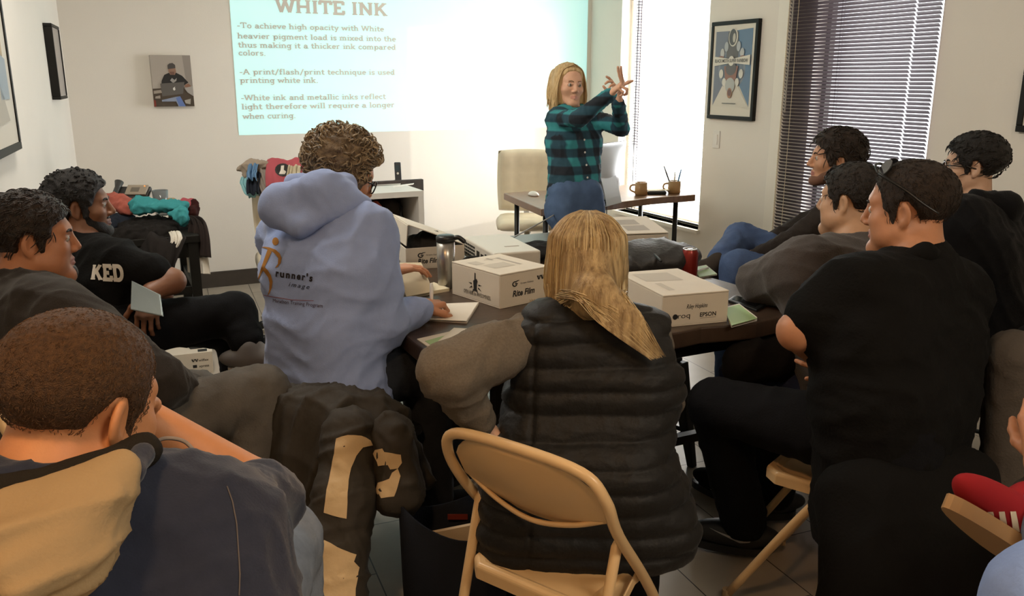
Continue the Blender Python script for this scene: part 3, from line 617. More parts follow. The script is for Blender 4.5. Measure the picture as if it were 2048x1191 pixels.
def starburst(o, ex, ey, n, s, m, parent):
    mb = MB(); q = np.asarray(o) + np.asarray(n) * 0.0006; k = s
    hand = [(-.1, -.42), (.12, -.42), (.14, -.05), (.2, .08), (.12, .2), (.06, .14), (.05, .45), (-.03, .47), (-.05, .12), (-.14, .06), (-.13, -.1)]
    mb.prism([(x * k, y * k) for x, y in hand], q, ex, ey, n, 0.0003)
    for a in (-62, -25, 5, 175, 205, 242):
        r = math.radians(a + 0); c, sn = math.cos(r), math.sin(r)
        tri = [(.26, -.045), (.52, 0), (.26, .045)]
        mb.prism([((x * c - y * sn) * k, (x * sn + y * c - .12) * k) for x, y in tri], q, ex, ey, n, 0.0003)
    return mb.build('printed_hand', m, parent)
def gmark(o, ex, ey, n, s, m, parent):
    mb = MB(); q = np.asarray(o) + np.asarray(n) * 0.0006
    arc = [(math.cos(math.radians(a)) * .5, math.sin(math.radians(a)) * .42) for a in range(40, 345, 20)]; inn = [(x * .55, y * .55) for x, y in reversed(arc)]
    ring = arc + inn; L = len(arc)
    vs = [q + np.asarray(ex) * x * s + np.asarray(ey) * y * s for x, y in ring]
    mb.add(vs, [(i, i + 1, 2 * L - 2 - i, 2 * L - 1 - i) for i in range(L - 1)])
    mb.quad(*[q + np.asarray(ex) * x * s + np.asarray(ey) * y * s for x, y in ((0, -.08), (.55, -.08), (.5, .1), (0, .1))])
    mb.quad(*[q + np.asarray(ex) * x * s + np.asarray(ey) * y * s for x, y in ((.3, .28), (.85, .42), (.8, .5), (.25, .45))])
    return mb.build('printed_mark', m, parent)
def wmark(o, ex, ey, n, s, m, parent):
    mb = MB(); q = np.asarray(o) + np.asarray(n) * 0.0006
    for dx in (0, .55): mb.prism([((dx + x) * s, y * s) for x, y in ((0, .5), (.25, .5), (.35, .1), (.42, .5), (.6, .5), (.42, 0), (.22, 0))], q, ex, ey, n, 0.0003)
    return mb.build('printed_mark', m, parent)
def mailer(name, F, R, L, z0, label, group, lid=0.0, flip=False):
    """folded white mailer box: F front corner, R and L neighbours (top corners), resting on z0"""
    F, R, L = (np.asarray(q, float) for q in (F, R, L)); zt = F[2]
    u = R - F; u[2] = 0; lu = np.linalg.norm(u); eu = u / lu; ev_ = np.array([-eu[1], eu[0], 0]); v = L - F
    lv = v @ ev_; s = 1
    if lv < 0: ev_ = -ev_; lv = -lv
    e = empty(name, F + eu * lu / 2 + ev_ * lv / 2 + V3(0, 0, z0 - zt), label, 'box', group=group)
    h = zt - z0; t = 0.004; b = F + V3(0, 0, -h)
    m = MB()
    m.obox(b, eu * lu, ev_ * lv, EZ * t); m.obox(b + EZ * t, eu * lu, ev_ * t, EZ * (h - t)); m.obox(b + ev_ * (lv - t) + EZ * t, eu * lu, ev_ * t, EZ * (h - t))
    m.obox(b + ev_ * t + EZ * t, eu * t, ev_ * (lv - 2 * t), EZ * (h - t)); m.obox(b + eu * (lu - t) + ev_ * t + EZ * t, eu * t, ev_ * (lv - 2 * t), EZ * (h - t))
    m.build('carton', M_CARD, e, bevel=0.0015)
    return dict(e=e, F=F, b=b, eu=eu, ev=ev_, lu=lu, lv=lv, h=h, zt=zt)
def flat_lid(B, rise=0.0):
    t = 0.005; o = B['F'] + EZ * 0.0005
    m = MB(); up = EZ * rise
    # hinged along the far side (F+ev), lifted at the near side
    p = [o + up - B['ev'] * 0.002, o + up + B['eu'] * B['lu'] - B['ev'] * 0.002, o + B['eu'] * B['lu'] + B['ev'] * B['lv'], o + B['ev'] * B['lv']]
    m.hexa(p + [q + EZ * t for q in p]); return m.build('lid', M_CARD, B['e'], bevel=0.0015)
GB = 'white mailer boxes'
# the box marked OPEN HERE
A = mailer('mailer_box', atz(1000, 552, .855), atz(1098, 534, .855), atz(893, 527, .855), TZ, 'closed white mailer box marked OPEN HERE, left of the blonde woman', GB); flat_lid(A)
fl = -A['eu']; c0 = A['b'] + A['ev'] * A['lv']; exl = -A['ev']            # left face seen from outside: x runs from L to F
starburst(c0 + exl * A['lv'] * .50 + EZ * .068 + fl * .0, exl, EZ, fl, .075, M_PRINT, A['e'])
text_on('printed_text', 'OPEN HERE for AWESOMENESS.', c0 + exl * A['lv'] * .26 + EZ * .02 + fl * .0008, exl, EZ, M_PRINT, A['e'], width=A['lv'] * .56, height=.014, bold=0.0)
fr = -A['ev']
gmark(A['b'] + A['eu'] * .065 + EZ * .078 + fr * .0, A['eu'], EZ, fr, .024, M_PRINT, A['e'])
text_on('printed_text', 'Green Galaxy', A['b'] + A['eu'] * .09 + EZ * .074 + fr * .0008, A['eu'], EZ, M_PRINT, A['e'], width=.06, height=.006)
text_on('printed_text', 'Rite Film', A['b'] + A['eu'] * .055 + EZ * .034 + fr * .0008, A['eu'], EZ, M_PRINT, A['e'], width=.10, height=.021, bold=.03, shear=.2)
wmark(A['b'] + A['eu'] * .165 + EZ * .078, A['eu'], EZ, fr, .03, M_PRINT, A['e'])
def lidprint(B, polys, m):
    mb = MB(); o = B['F'] + EZ * .0061
    for q in polys: mb.add([o + B['eu'] * B['lu'] * x + B['ev'] * B['lv'] * y for x, y in q], [tuple(range(len(q)))])
    return mb.build('printed_label', m, B['e'])
lidprint(A, [[(.2, .3), (.62, .3), (.62, .55), (.2, .55)], [(.12, .6), (.3, .6), (.3, .8), (.12, .8)]], mat('lid_print', '#b5ac9d', .8)); lidprint(A, [[(.55, .72), (.6, .72), (.6, .86), (.55, .86)], [(.45, .78), (.8, .78), (.8, .79), (.45, .79)], [(.7, .3), (.76, .3), (.76, .8), (.7, .8)]], mat('lid_print_dark', '#a0978a', .8))
# the Epson box
A = mailer('mailer_box', atz(1326, 594, .84), atz(1458, 583, .84), atz(1259, 546, .84), TZ, 'closed white mailer box at the near right corner of the conference table', GB); flat_lid(A)
fr = -A['ev']; E_BOX = A
text_on('printed_text', 'Riley Hopkins', A['b'] + A['eu'] * A['lu'] * .36 + EZ * .056 + fr * .0008, A['eu'], EZ, M_PRINT, A['e'], width=.075, height=.014, bold=.008, shear=.35)
text_on('printed_text', 'EPSON', A['b'] + A['eu'] * A['lu'] * .57 + EZ * .026 + fr * .0008, A['eu'], EZ, M_PRINT, A['e'], width=.058, height=.0135, bold=.02)
mb = MB(); q = A['b'] + A['eu'] * A['lu'] * .575 + EZ * .020 + fr * .0008; mb.quad(q, q + A['eu'] * .056, q + A['eu'] * .056 + EZ * .0025, q + EZ * .0025); mb.build('printed_line', M_GREYPRINT, A['e'])
text_on('printed_text', 'roq', A['b'] + A['eu'] * A['lu'] * .235 + EZ * .026 + fr * .0008, A['eu'], EZ, M_PRINT, A['e'], width=.043, height=.017, bold=.0)
MB().prism(circ(.009, 18), A['b'] + A['eu'] * A['lu'] * .195 + EZ * .032 + fr * .0006, A['eu'], EZ, fr, .0003).build('printed_mark', M_PRINT, A['e'])
lidprint(A, [[(.15, .55), (.7, .5), (.7, .85), (.15, .88)], [(.2, .15), (.3, .15), (.3, .45), (.2, .45)]], mat('lid_print', '#b5ac9d', .8))
# box by the window
A = mailer('mailer_box', atz(1337, 468, .82), atz(1292, 446, .82), atz(1248, 478, .82), TZ, 'white mailer box with a lid ajar beside the black backpack, below the window', GB)
t = .004; o = A['F'] + EZ * .0005; m = MB(); p = [o, o + A['eu'] * A['lu'], o + A['eu'] * A['lu'] + A['ev'] * A['lv'] + EZ * .03, o + A['ev'] * A['lv'] + EZ * .03]
m = MB(); o = A['F']; top = [o + EZ * .004, o + A['eu'] * A['lu'] + EZ * .03, o + A['eu'] * A['lu'] + A['ev'] * A['lv'] + EZ * .03, o + A['ev'] * A['lv'] + EZ * .004]
m.hexa(top + [q + EZ * .005 for q in top]); m.build('lid', M_CARD, A['e'], bevel=.001)
lf = -A['eu']; c0 = A['b'] + A['ev'] * A['lv']; exl = -A['ev']
wmark(c0 + exl * (A['lv'] - .155) + EZ * .043, exl, EZ, lf, .03, M_PRINT, A['e']); text_on('printed_text', 'wilflex', c0 + exl * (A['lv'] - .12) + EZ * .045 + lf * .0008, exl, EZ, M_PRINT, A['e'], width=.075, height=.014, bold=.01)
gmark(c0 + exl * (A['lv'] - .235) + EZ * .045, exl, EZ, lf, .02, M_PRINT, A['e'])
mb = MB()
for a, bb, c, d in ((.15, .45, .3, .75), (.5, .8, .35, .8)):
    q = lambda x, y: A['F'] + EZ * (.0096 + .026 * x) + A['eu'] * A['lu'] * x + A['ev'] * A['lv'] * y
    mb.quad(q(a, c), q(bb, c), q(bb, d), q(a, d))
mb.build('printed_label', mat('lid_print_dark', '#a0978a', .8), A['e'])
# open box with a shirt in it
A = mailer('mailer_box', atz(811, 497, .83), atz(929, 489, .83), atz(778, 472, .83), TZ, 'open white mailer box with raised lid and a dark shirt inside, behind the steel tumbler', GB); O_BOX = A
fr = -A['ev']; lf = -A['eu']; c0 = A['b'] + A['ev'] * A['lv']; exl = -A['ev']
gmark(A['b'] + A['eu'] * .062 + EZ * .058, A['eu'], EZ, fr, .025, M_PRINT, A['e']); text_on('printed_text', 'Green Galaxy', A['b'] + A['eu'] * .085 + EZ * .055 + fr * .0008, A['eu'], EZ, M_PRINT, A['e'], width=.06, height=.006)
text_on('printed_text', 'Rite Film', A['b'] + A['eu'] * .05 + EZ * .024 + fr * .0008, A['eu'], EZ, M_PRINT, A['e'], width=.092, height=.02, bold=.03, shear=.2)
starburst(c0 + exl * A['lv'] * .5 + EZ * .05, exl, EZ, lf, .06, M_PRINT, A['e'])
text_on('printed_text', 'OPEN HERE', c0 + exl * A['lv'] * .3 + EZ * .01 + lf * .0008, exl, EZ, M_PRINT, A['e'], width=A['lv'] * .35, height=.01, bold=.02)
hp = A['F'] + A['eu'] * (A['lu'] - .004) + EZ * .001; ang = math.radians(22); lu = -A['eu'] * math.cos(ang) + EZ * math.sin(ang); ln = A['eu'] * math.sin(ang) + EZ * math.cos(ang)
m = MB(); m.obox(hp, lu * A['lu'], A['ev'] * A['lv'], ln * .004); e1 = hp + lu * A['lu']
dn = -EZ * math.cos(.25) - A['eu'] * (-math.sin(.05)) ; dn = nrm(-EZ + A['eu'] * -.10)
m.obox(e1, dn * .085, A['ev'] * A['lv'], -A['eu'] * .004); m.build('lid', M_CARD, A['e'], bevel=.001)
fo = e1 + dn * .05 + A['ev'] * A['lv'] * .5 - A['eu'] * .0042; starburst(fo, exl, nrm(-dn), lf, .04, M_GREYPRINT, A['e'])
text_on('printed_text', 'OPEN HERE', e1 + dn * .075 + A['ev'] * A['lv'] * .68 - A['eu'] * .0046, exl, nrm(-dn), M_GREYPRINT, A['e'], width=A['lv'] * .35, height=.008, bold=.01)
M_DKSHIRT = mat('charcoal_cotton', '#3a3734', .9, bump=.3, bscale=90)
c = A['b'] + A['eu'] * A['lu'] * .47 + A['ev'] * A['lv'] * .5
ops = [ell(c + EZ * .06, (A['lu'] * .40, A['lv'] * .40, .05)), ell(c + EZ * .095 + A['eu'] * .02, (.07, .09, .035))]
sh = tag(blob('folded_shirt', ops, M_DKSHIRT, None, .007, amp=.009, sc=45, seed=4), 'dark grey folded shirt lying in the open white box', 'shirt')
# box on the floor at left
A = mailer('mailer_box', atz(424, 704, .11), atz(421, 688, .11), atz(330, 722, .11), 0.0, 'white mailer box standing on the floor under the seated man in the black tee', GB); flat_lid(A)
lf = -A['eu']; c0 = A['b'] + A['ev'] * A['lv']; exl = -A['ev']
wmark(c0 + exl * (A['lv'] - .105) + EZ * .068, exl, EZ, lf, .03, M_PRINT, A['e']); text_on('printed_text', 'wilflex', c0 + exl * (A['lv'] - .07) + EZ * .068 + lf * .0008, exl, EZ, M_PRINT, A['e'], width=.05, height=.013, bold=.01)
mb = MB(); q = c0 + exl * (A['lv'] - .1) + EZ * .035 + lf * .0007; mb.quad(q, q + exl * .02, q + exl * .02 + EZ * .016, q + EZ * .016); mb.build('printed_mark', M_PRINT, A['e'])
text_on('printed_text', 'xpress', c0 + exl * (A['lv'] - .07) + EZ * .036 + lf * .0008, exl, EZ, M_PRINT, A['e'], width=.05, height=.013, bold=.01)
lidprint(A, [[(.1, .1), (.4, .1), (.4, .3), (.1, .3)], [(.5, .2), (.8, .25), (.8, .5), (.5, .45)]], M_PRINT)

# steel tumbler with dark lid and handle
c = atz(893, 574, TZ); e = empty('travel_tumbler', c, 'brushed steel travel tumbler with a black lid standing between the two left boxes', 'tumbler'); d = c
zt = 0.175
MB().lathe([(0, 0), (.030, 0), (.031, .004), (.0335, .10), (.034, zt), (0, zt)], d, n=32).build('cup', M_STEEL, e, smooth=True)
MB().lathe([(0, zt), (.0355, zt), (.036, zt + .018), (.030, zt + .024), (0, zt + .024)], d, n=32).build('lid', M_BLACKPL, e, smooth=True)
hd = nrm(CR * 1 + HFW * -.1); 
m = MB(); pts = spline([d + EZ * (zt + .012) + hd * .028, d + EZ * (zt + .016) + hd * .048, d + EZ * (zt + .004) + hd * .066, d + EZ * (zt - .004) + hd * .074], 6)
m.tube(pts, [.009] * (len(pts) - 4) + [.008, .007, .006, .004], 8); m.build('handle', M_BLACKPL, e, smooth=True)
c = atz(915, 489, .80); tag(MB().lathe([(0, 0), (.011, 0), (.012, .02), (.009, .028), (0, .028)], O_BOX['F'] + O_BOX['eu'] * (O_BOX['lu'] - .03) + O_BOX['ev'] * -.02, n=12).build('cork_stopper', mat('cork', '#6b563d', .8)), 'small brown stopper beside the tumbler lid', 'stopper') if False else None

# projector
F, R, Lc = atz(987, 507, .845), atz(1082, 500, .845), atz(941, 471, .845)
u = R - F; u[2] = 0; lu = np.linalg.norm(u); eu = u / lu; ev_ = np.array([-eu[1], eu[0], 0]); lv = (Lc - F) @ ev_
PJ = empty('projector', (F + eu * lu / 2 + ev_ * lv / 2) * V3(1, 1, 0) + EZ * TZ, 'white projector with side vents and cables, behind the OPEN HERE box', 'projector')
zb = TZ + .022
m = MB(); m.obox(np.array([F[0], F[1], zb]), eu * lu, ev_ * lv, EZ * (.845 - zb)); m.build('housing', mat('projector_white', '#c4bdb0', .45), PJ, bevel=.008, seg=3)
m = MB()
for a in (.1, .9):
    for bb in (.12, .88): m.lathe([(0, 0), (.012, 0), (.012, zb - TZ), (0, zb - TZ)], np.array([F[0], F[1], TZ]) + eu * lu * a + ev_ * lv * bb, n=10)
m.build('foot', M_BLACKPL, PJ)
side = np.array([F[0], F[1], zb]) - eu * .001; m = MB(); hh = .845 - zb
for k in range(6):
    for j in range(4): m.obox(side + ev_ * (lv * (.58 + .065 * k)) + EZ * (hh * (.2 + .17 * j)), ev_ * lv * .045, EZ * hh * .1, -eu * .001)
m.build('vent', M_BLACKPL, PJ)
m = MB()
for k, (a, z, w, h2) in enumerate(((.1, .3, .06, .25), (.2, .55, .05, .2), (.2, .2, .05, .2), (.3, .35, .08, .3), (.43, .3, .08, .4))): m.obox(side + ev_ * lv * a + EZ * hh * z, ev_ * lv * w, EZ * hh * h2, -eu * .0012)
m.build('port', M_BLACKPL, PJ)
m = MB(); m.obox(F + eu * lu * .45 + ev_ * lv * .28 + EZ * .0, eu * .06, ev_ * .012, EZ * .0012); m.build('badge', M_GREYPRINT, PJ)
lc = np.array([F[0], F[1], zb]) + eu * lu * .75 + ev_ * (lv + .0) + EZ * .045
MB().lathe([(0, 0), (.028, 0), (.03, .02), (.022, .022), (.018, .012), (0, .014)], lc, ev_, 20).build('lens', M_BLACKPL, PJ, smooth=True)
p0 = side + ev_ * lv * .47 + EZ * hh * .4
tag(MB().tube(spline([p0, p0 - eu * .05, p0 - eu * .12 - ev_ * .02 - EZ * .04, atz(905, 527, TZ + .005) , atz(880, 520, TZ + .005)], 8), .0055, 8).build('power_cable', M_BLACKPL, None, smooth=True), 'black power cable plugged into the side of the projector', 'cable')
cb = spline([F + eu * lu * .9 + ev_ * lv * .9 - EZ * .03, at(1090, 440, 4.5), at(1140, 412, 4.95), at(1195, 398, 5.3)], 10)
tag(MB().tube(cb, .0035, 6).build('video_cable', mat('grey_cable', '#8a857d', .5), None, smooth=True), 'thin grey video cable rising from the projector to the desk', 'cable')

# backpack, dark cloth and white shirt on the table
M_NYLON = mat('black_nylon', '#22201f', .6, bump=.3, bscale=60, sheen=.1)
B1, B2, B3 = atz(1270, 525, .80), atz(1330, 515, .81), atz(1385, 527, .78)
e = empty('backpack', V3(B2[0], B2[1], TZ), 'black nylon backpack lying on the far right part of the table', 'backpack')
ops = [ell(V3(B1[0], B1[1] + .1, .79), (.16, .14, .062)), ell(V3(B2[0], B2[1] + .05, .805), (.19, .16, .07), .05), ell(V3(B3[0] - .09, B3[1] + .10, .78), (.10, .11, .045), .05), plane((0, 0, TZ), -EZ)]
blob('bag_body', ops, M_NYLON, e, .010, amp=.014, sc=22, seed=9)
tb = V3(B3[0], B3[1], .0); m = MB()
strap = spline([at(1330, 505, 3.42), at(1352, 500, 3.38), at(1376, 506, 3.40), at(1390, 517, 3.42), at(1392, 527, 3.46), at(1380, 531, 3.47)], 8)
for a, bb in zip(strap[:-1], strap[1:]): pass
m.tube(strap, .011, 6); m.build('shoulder_strap', M_NYLON, e, smooth=True)
z1 = spline([at(1290, 494, 3.42), at(1305, 505, 3.33), at(1322, 522, 3.22)], 6); MB().tube(z1, .005, 6).build('zip', M_BLACKPL, e, smooth=True)
c = atz(1075, 520, TZ)
tag(blob('black_jacket', [ell(c + V3(.03, .05, .03), (.15, .12, .035)), ell(c + V3(.14, -.02, .03), (.12, .1, .03)), plane((0, 0, TZ + .002), -EZ)], mat('black_cotton', '#1d1b1a', .9, bump=.3, bscale=80), None, .010, amp=.012, sc=30, seed=12), 'black jacket lying on the table behind the OPEN HERE box', 'jacket')
M_WSHIRT = mat('white_cotton', '#d3ccbf', .9, bump=.25, bscale=70)
c = atz(1068, 592, TZ); c2 = atz(1285, 590, TZ)
ops = [rc(c + EZ * .035, c2 + EZ * .03, .04, .035), ell(c + EZ * .035, (.05, .05, .045), .03), ell((c + c2) / 2 + EZ * .03 + V3(0, .05, 0), (.16, .08, .035), .04), ell(c2 + EZ * .03 + V3(.02, 0, 0), (.06, .05, .032), .03), plane((0, 0, TZ + .002), -EZ)]
tag(blob('white_shirt', ops, M_WSHIRT, None, .008, amp=.013, sc=40, seed=3), 'crumpled white shirt lying on the table on both sides of the blonde hair', 'shirt')
# jar of orange sweets
c = atz(1032, 606, TZ); e = empty('glass_jar', c, 'small glass cup with an orange drink beside the OPEN HERE box', 'cup')
MB().lathe([(0, .003), (.024, .003), (.026, .045), (.024, .045), (.022, .006), (0, .006)], c, n=24).build('glass', gm, e, smooth=True)
MB().lathe([(0, .005), (.0225, .005), (.0235, .03), (0, .03)], c, n=20).build('drink', mat('orange_drink', '#b0784c', .3), e, smooth=True)
# soda can
c = atz(1377, 557, TZ); e = empty('soda_can', c, 'red soda can standing behind the box at the right of the table', 'can'); c0 = c
MB().lathe([(0, 0), (.024, 0), (.031, .008), (.033, .014), (.033, .105), (.027, .117)], c0, n=28).build('can_body', mat('can_red', '#7c2019', .3, metal=.4), e, smooth=True)
MB().lathe([(.027, .117), (.027, .121), (.025, .121), (.024, .117), (0, .117)], c0, n=28).build('rim', M_STEEL, e, smooth=True)
MB().prism(circ(.012, 12, ry=.008), c0 + EZ * .118, (1, 0, 0), (0, 1, 0), EZ, .0015).build('pull_tab', M_STEEL, e)
# phone, folders
def slab(o, a, b, t): return MB().obox(o, a, b, EZ * t)
def quad_on(pxs, z): return [atz(x, y, z) for x, y in pxs]
def sheet(name, pxs, z, t, m, parent=None, bevel=.0, tilt=None):
    q = quad_on(pxs, z)
    if np.cross(q[1] - q[0], q[2] - q[0])[2] < 0: q = q[::-1]
    return MB().hexa(q + [p + EZ * t for p in q]).build(name, m, parent, bevel=bevel)
c = atz(1493, 608, TZ); e = empty('smartphone', c, 'black smartphone lying on the table to the right of the near right box', 'phone')
sheet('phone_case', [(1456, 604), (1513, 624), (1532, 613), (1470, 594)], TZ, .009, M_BLACKPL, e, .002)
q = [(1464, 603), (1510, 618.5), (1524, 611), (1474, 596)]; sheet('screen', [(x, y - 5) for x, y in q], TZ + .0092, .0004, mat('phone_glass', '#0b0c0e', .08), e)
e = empty('notebook', atz(1480, 635, TZ), 'pale green notebook sticking out beside the near right box', 'notebook')
sheet('page_block', [(1463, 655), (1514, 641), (1478, 613), (1448, 621)], TZ, .012, M_PAPER, e)
sheet('cover', [(1463, 651), (1514, 637), (1478, 609), (1448, 617)], TZ + .0122, .0015, M_GREENP, e)
e = empty('notebook', atz(1415, 545, TZ), 'green notebook by the soda can on the far right of the table', 'notebook')
sheet('page_block', [(1398, 556), (1434, 550), (1412, 532), (1388, 537)], TZ, .006, M_PAPER, e); sheet('cover', [(1398, 554), (1434, 548), (1412, 530), (1388, 535)], TZ + .0062, .001, M_GREENP, e)
tag(MB().tube([atz(1396, 541, TZ + .012), atz(1416, 535, TZ + .012)], .004, 8).build('pen', M_WHITEPL, None, smooth=True), 'white pen lying on the green notebook by the soda can', 'pen')
# papers at the left edge of the table
e = empty('writing_pad', atz(900, 628, TZ), 'white paper pad under the writing hand of the person in the blue hoodie', 'pad')
sheet('page_block', [(849, 641), (934, 646), (958, 608), (885, 611)], TZ, .008, M_PAPER, e); sheet('top_sheet', [(850, 638), (932, 642), (956, 605), (886, 608)], TZ + .0085, .001, mat('pad_sheet', '#e0d9cb', .8), e)
e = empty('open_notebook', atz(835, 570, TZ), 'open cream notebook standing half folded in front of the blue hoodie', 'notebook')
a, b_, c_, d_ = atz(792, 590, TZ), atz(818, 592, TZ), atz(868, 578, TZ), atz(850, 566, TZ)
sheet('page_block', [(795, 596), (818, 594), (898, 581), (880, 573), (800, 586)][:4] if False else [(792, 592), (820, 596), (899, 582), (868, 570)], TZ, .012, M_CREAMP, e)
q = [atz(812, 594, TZ + .013), atz(866, 584, TZ + .013)]; up = nrm(V3(-.35, .75, .55)); qq = [q[0], q[1], q[1] + nrm(HFW * .75 - CR * .35 + EZ * .55) * .15, q[0] + nrm(HFW * .75 - CR * .35 + EZ * .55) * .17]
n_ = nrm(np.cross(qq[1] - qq[0], qq[3] - qq[0])); MB().hexa(qq + [p + n_ * .004 for p in qq]).build('raised_cover', M_CREAMP, e)
e = empty('folder', atz(885, 680, TZ), 'white and green paper folder at the near left corner of the table', 'folder')
sheet('paper', [(834, 679), (888, 716), (960, 690), (900, 664)], TZ, .003, M_PAPER, e); sheet('green_sheet', [(850, 682), (886, 706), (940, 690), (892, 670)], TZ + .0032, .0008, M_GREENP, e)
e = empty('spiral_notebook', atz(910, 676, TZ + .004), 'small white spiral notebook lying on the green folder', 'notebook')
sheet('page_block', [(876, 688), (920, 697), (955, 664), (908, 661)], TZ + .0045, .010, M_CREAMP, e); sheet('cover', [(876, 683), (920, 692), (955, 659), (908, 656)], TZ + .0147, .001, M_PAPER, e)
m = MB(); p, q = atz(875, 686, TZ + .013), atz(907, 659, TZ + .013)
for k in range(16): cc = p + (q - p) * (k + .5) / 16; m.tube([cc + V3(math.cos(a) * .006, 0, math.sin(a) * .006 - .004) for a in np.linspace(0, 5.2, 8)], .0009, 4)
m.build('spiral', M_BLACKMETAL, e)

# folding chairs
def folding_chair(name, loc, rz, label, group):
    e = empty(name, loc, label, 'chair', rz, group); mats = M_TAN
    L = lambda pts: [np.array(p, float) for p in pts]
    M = parent_matrix(e); T_ = lambda pts: [np.array(M @ Vector(p)) for p in pts]
    # forward is +x; seat 0.43 high
    for s in (-1, 1):
        # one long tube: front foot up to the back, the pair closed by the hoop
        pass
    hoop = spline([(.27, -.20, .02), (.05, -.20, .38), (-.12, -.205, .60), (-.175, -.205, .70), (-.195, -.16, .755), (-.205, 0, .77), (-.195, .16, .755), (-.175, .205, .70), (-.12, .205, .60), (.05, .20, .38), (.27, .20, .02)], 6)
    MB().tube(T_(hoop), .0125, 10).build('back_hoop', M_TAN, e, smooth=True)
    for s in (-1, 1):
        MB().tube(T_([(-.235, s * .180, .02), (-.16, s * .182, .30), (-.088, s * .184, .55), (-.083, s * .184, .566)]), [.0125, .0125, .0125, .007], 10).build('rear_leg', M_TAN, e, smooth=True)
        MB().lathe([(0, 0), (.016, 0), (.015, .03), (0, .03)], T_([(.275, s * .20, 0)])[0], n=10).build('foot_cap', M_TAND, e)
        MB().lathe([(0, 0), (.016, 0), (.015, .03), (0, .03)], T_([(-.24, s * .18, 0)])[0], n=10).build('foot_cap', M_TAND, e)
        MB().bar(*T_([(.02, s * .188, .455), (-.06, s * .188, .405)]), .005, .022).build('link', M_TAN, e, bevel=.002)
    MB().tube(T_([(.17, -.19, .18), (.17, .19, .18)]), .008, 8).build('stretcher', M_TAN, e, smooth=True)
    MB().tube(T_([(-.20, -.18, .15), (-.20, .18, .15)]), .008, 8).build('stretcher', M_TAN, e, smooth=True)
    # curved back panel
    nu, nv = 18, 10; vs = []; 
    for side in (0, .004):
        for i in range(nu + 1):
            for j in range(nv + 1):
                y = -.19 + .38 * i / nu; v = j / nv; edge = abs(y) / .19
                top = .765 - .075 * edge ** 4; bot = .575 + .055 * edge ** 2
                z = bot + (top - bot) * v
                x = -.118 - (z - .60) * .50 + -.028 * (1 - edge ** 2) * (.4 + .6 * math.sin(v * math.pi)) + side
                vs.append((x, y, z))
    idx = lambda s, i, j: s * (nu + 1) * (nv + 1) + i * (nv + 1) + j; fs = []
    for i in range(nu):
        for j in range(nv): fs += [(idx(0, i, j), idx(0, i, j + 1), idx(0, i + 1, j + 1), idx(0, i + 1, j)), (idx(1, i, j), idx(1, i + 1, j), idx(1, i + 1, j + 1), idx(1, i, j + 1))]
    for i in range(nu): fs += [(idx(0, i, 0), idx(0, i + 1, 0), idx(1, i + 1, 0), idx(1, i, 0)), (idx(0, i, nv), idx(1, i, nv), idx(1, i + 1, nv), idx(0, i + 1, nv))]
    mesh_obj('backrest', T_(vs), fs, M_TAN, e, smooth=True)
    MB().tube(T_(spline([(-.125, -.19, .632), (-.135, -.1, .595), (-.14, 0, .577), (-.135, .1, .595), (-.125, .19, .632)], 6)), .006, 6).build('backrest_edge', M_TAN, e, smooth=True)
    # pressed seat pan with rolled rim
    prof = []
    rr = [(-.19, -.165), (-.19, .165), (-.165, .19), (.16, .195), (.2, .16), (.2, -.16), (.16, -.195), (-.165, -.19)]
    rr = [(-.165, -.135), (-.165, .135), (-.135, .165), (.17, .172), (.21, .14), (.21, -.14), (.17, -.172), (-.135, -.165)]
    m = MB(); vs = []; cxx = .02
    for sc_, z in ((1.0, .395), (1.0, .424), (.97, .432), (.90, .432), (.82, .424), (.0, .419)): vs += [(cxx + (x - cxx) * sc_, y * sc_, z) for x, y in rr]
    fs = [(8 * a + i, 8 * a + (i + 1) % 8, 8 * a + 8 + (i + 1) % 8, 8 * a + 8 + i) for a in range(5) for i in range(8)]
    vs += [(cxx + (x - cxx) * .98, y * .98, .395) for x, y in rr] + [(cxx + (x - cxx) * .98, y * .98, .42) for x, y in rr]
    o = mesh_obj('seat', T_(vs), [tuple(reversed(f)) for f in fs], M_TAN, e); bv = o.modifiers.new('bevel', 'BEVEL'); bv.width = .004; bv.segments = 2
    return e
GC = 'tan folding chairs'
FC = folding_chair('folding_chair', (0.89, 1.54, 0), math.radians(27), 'tan metal folding chair under the blonde woman in the black vest', GC)

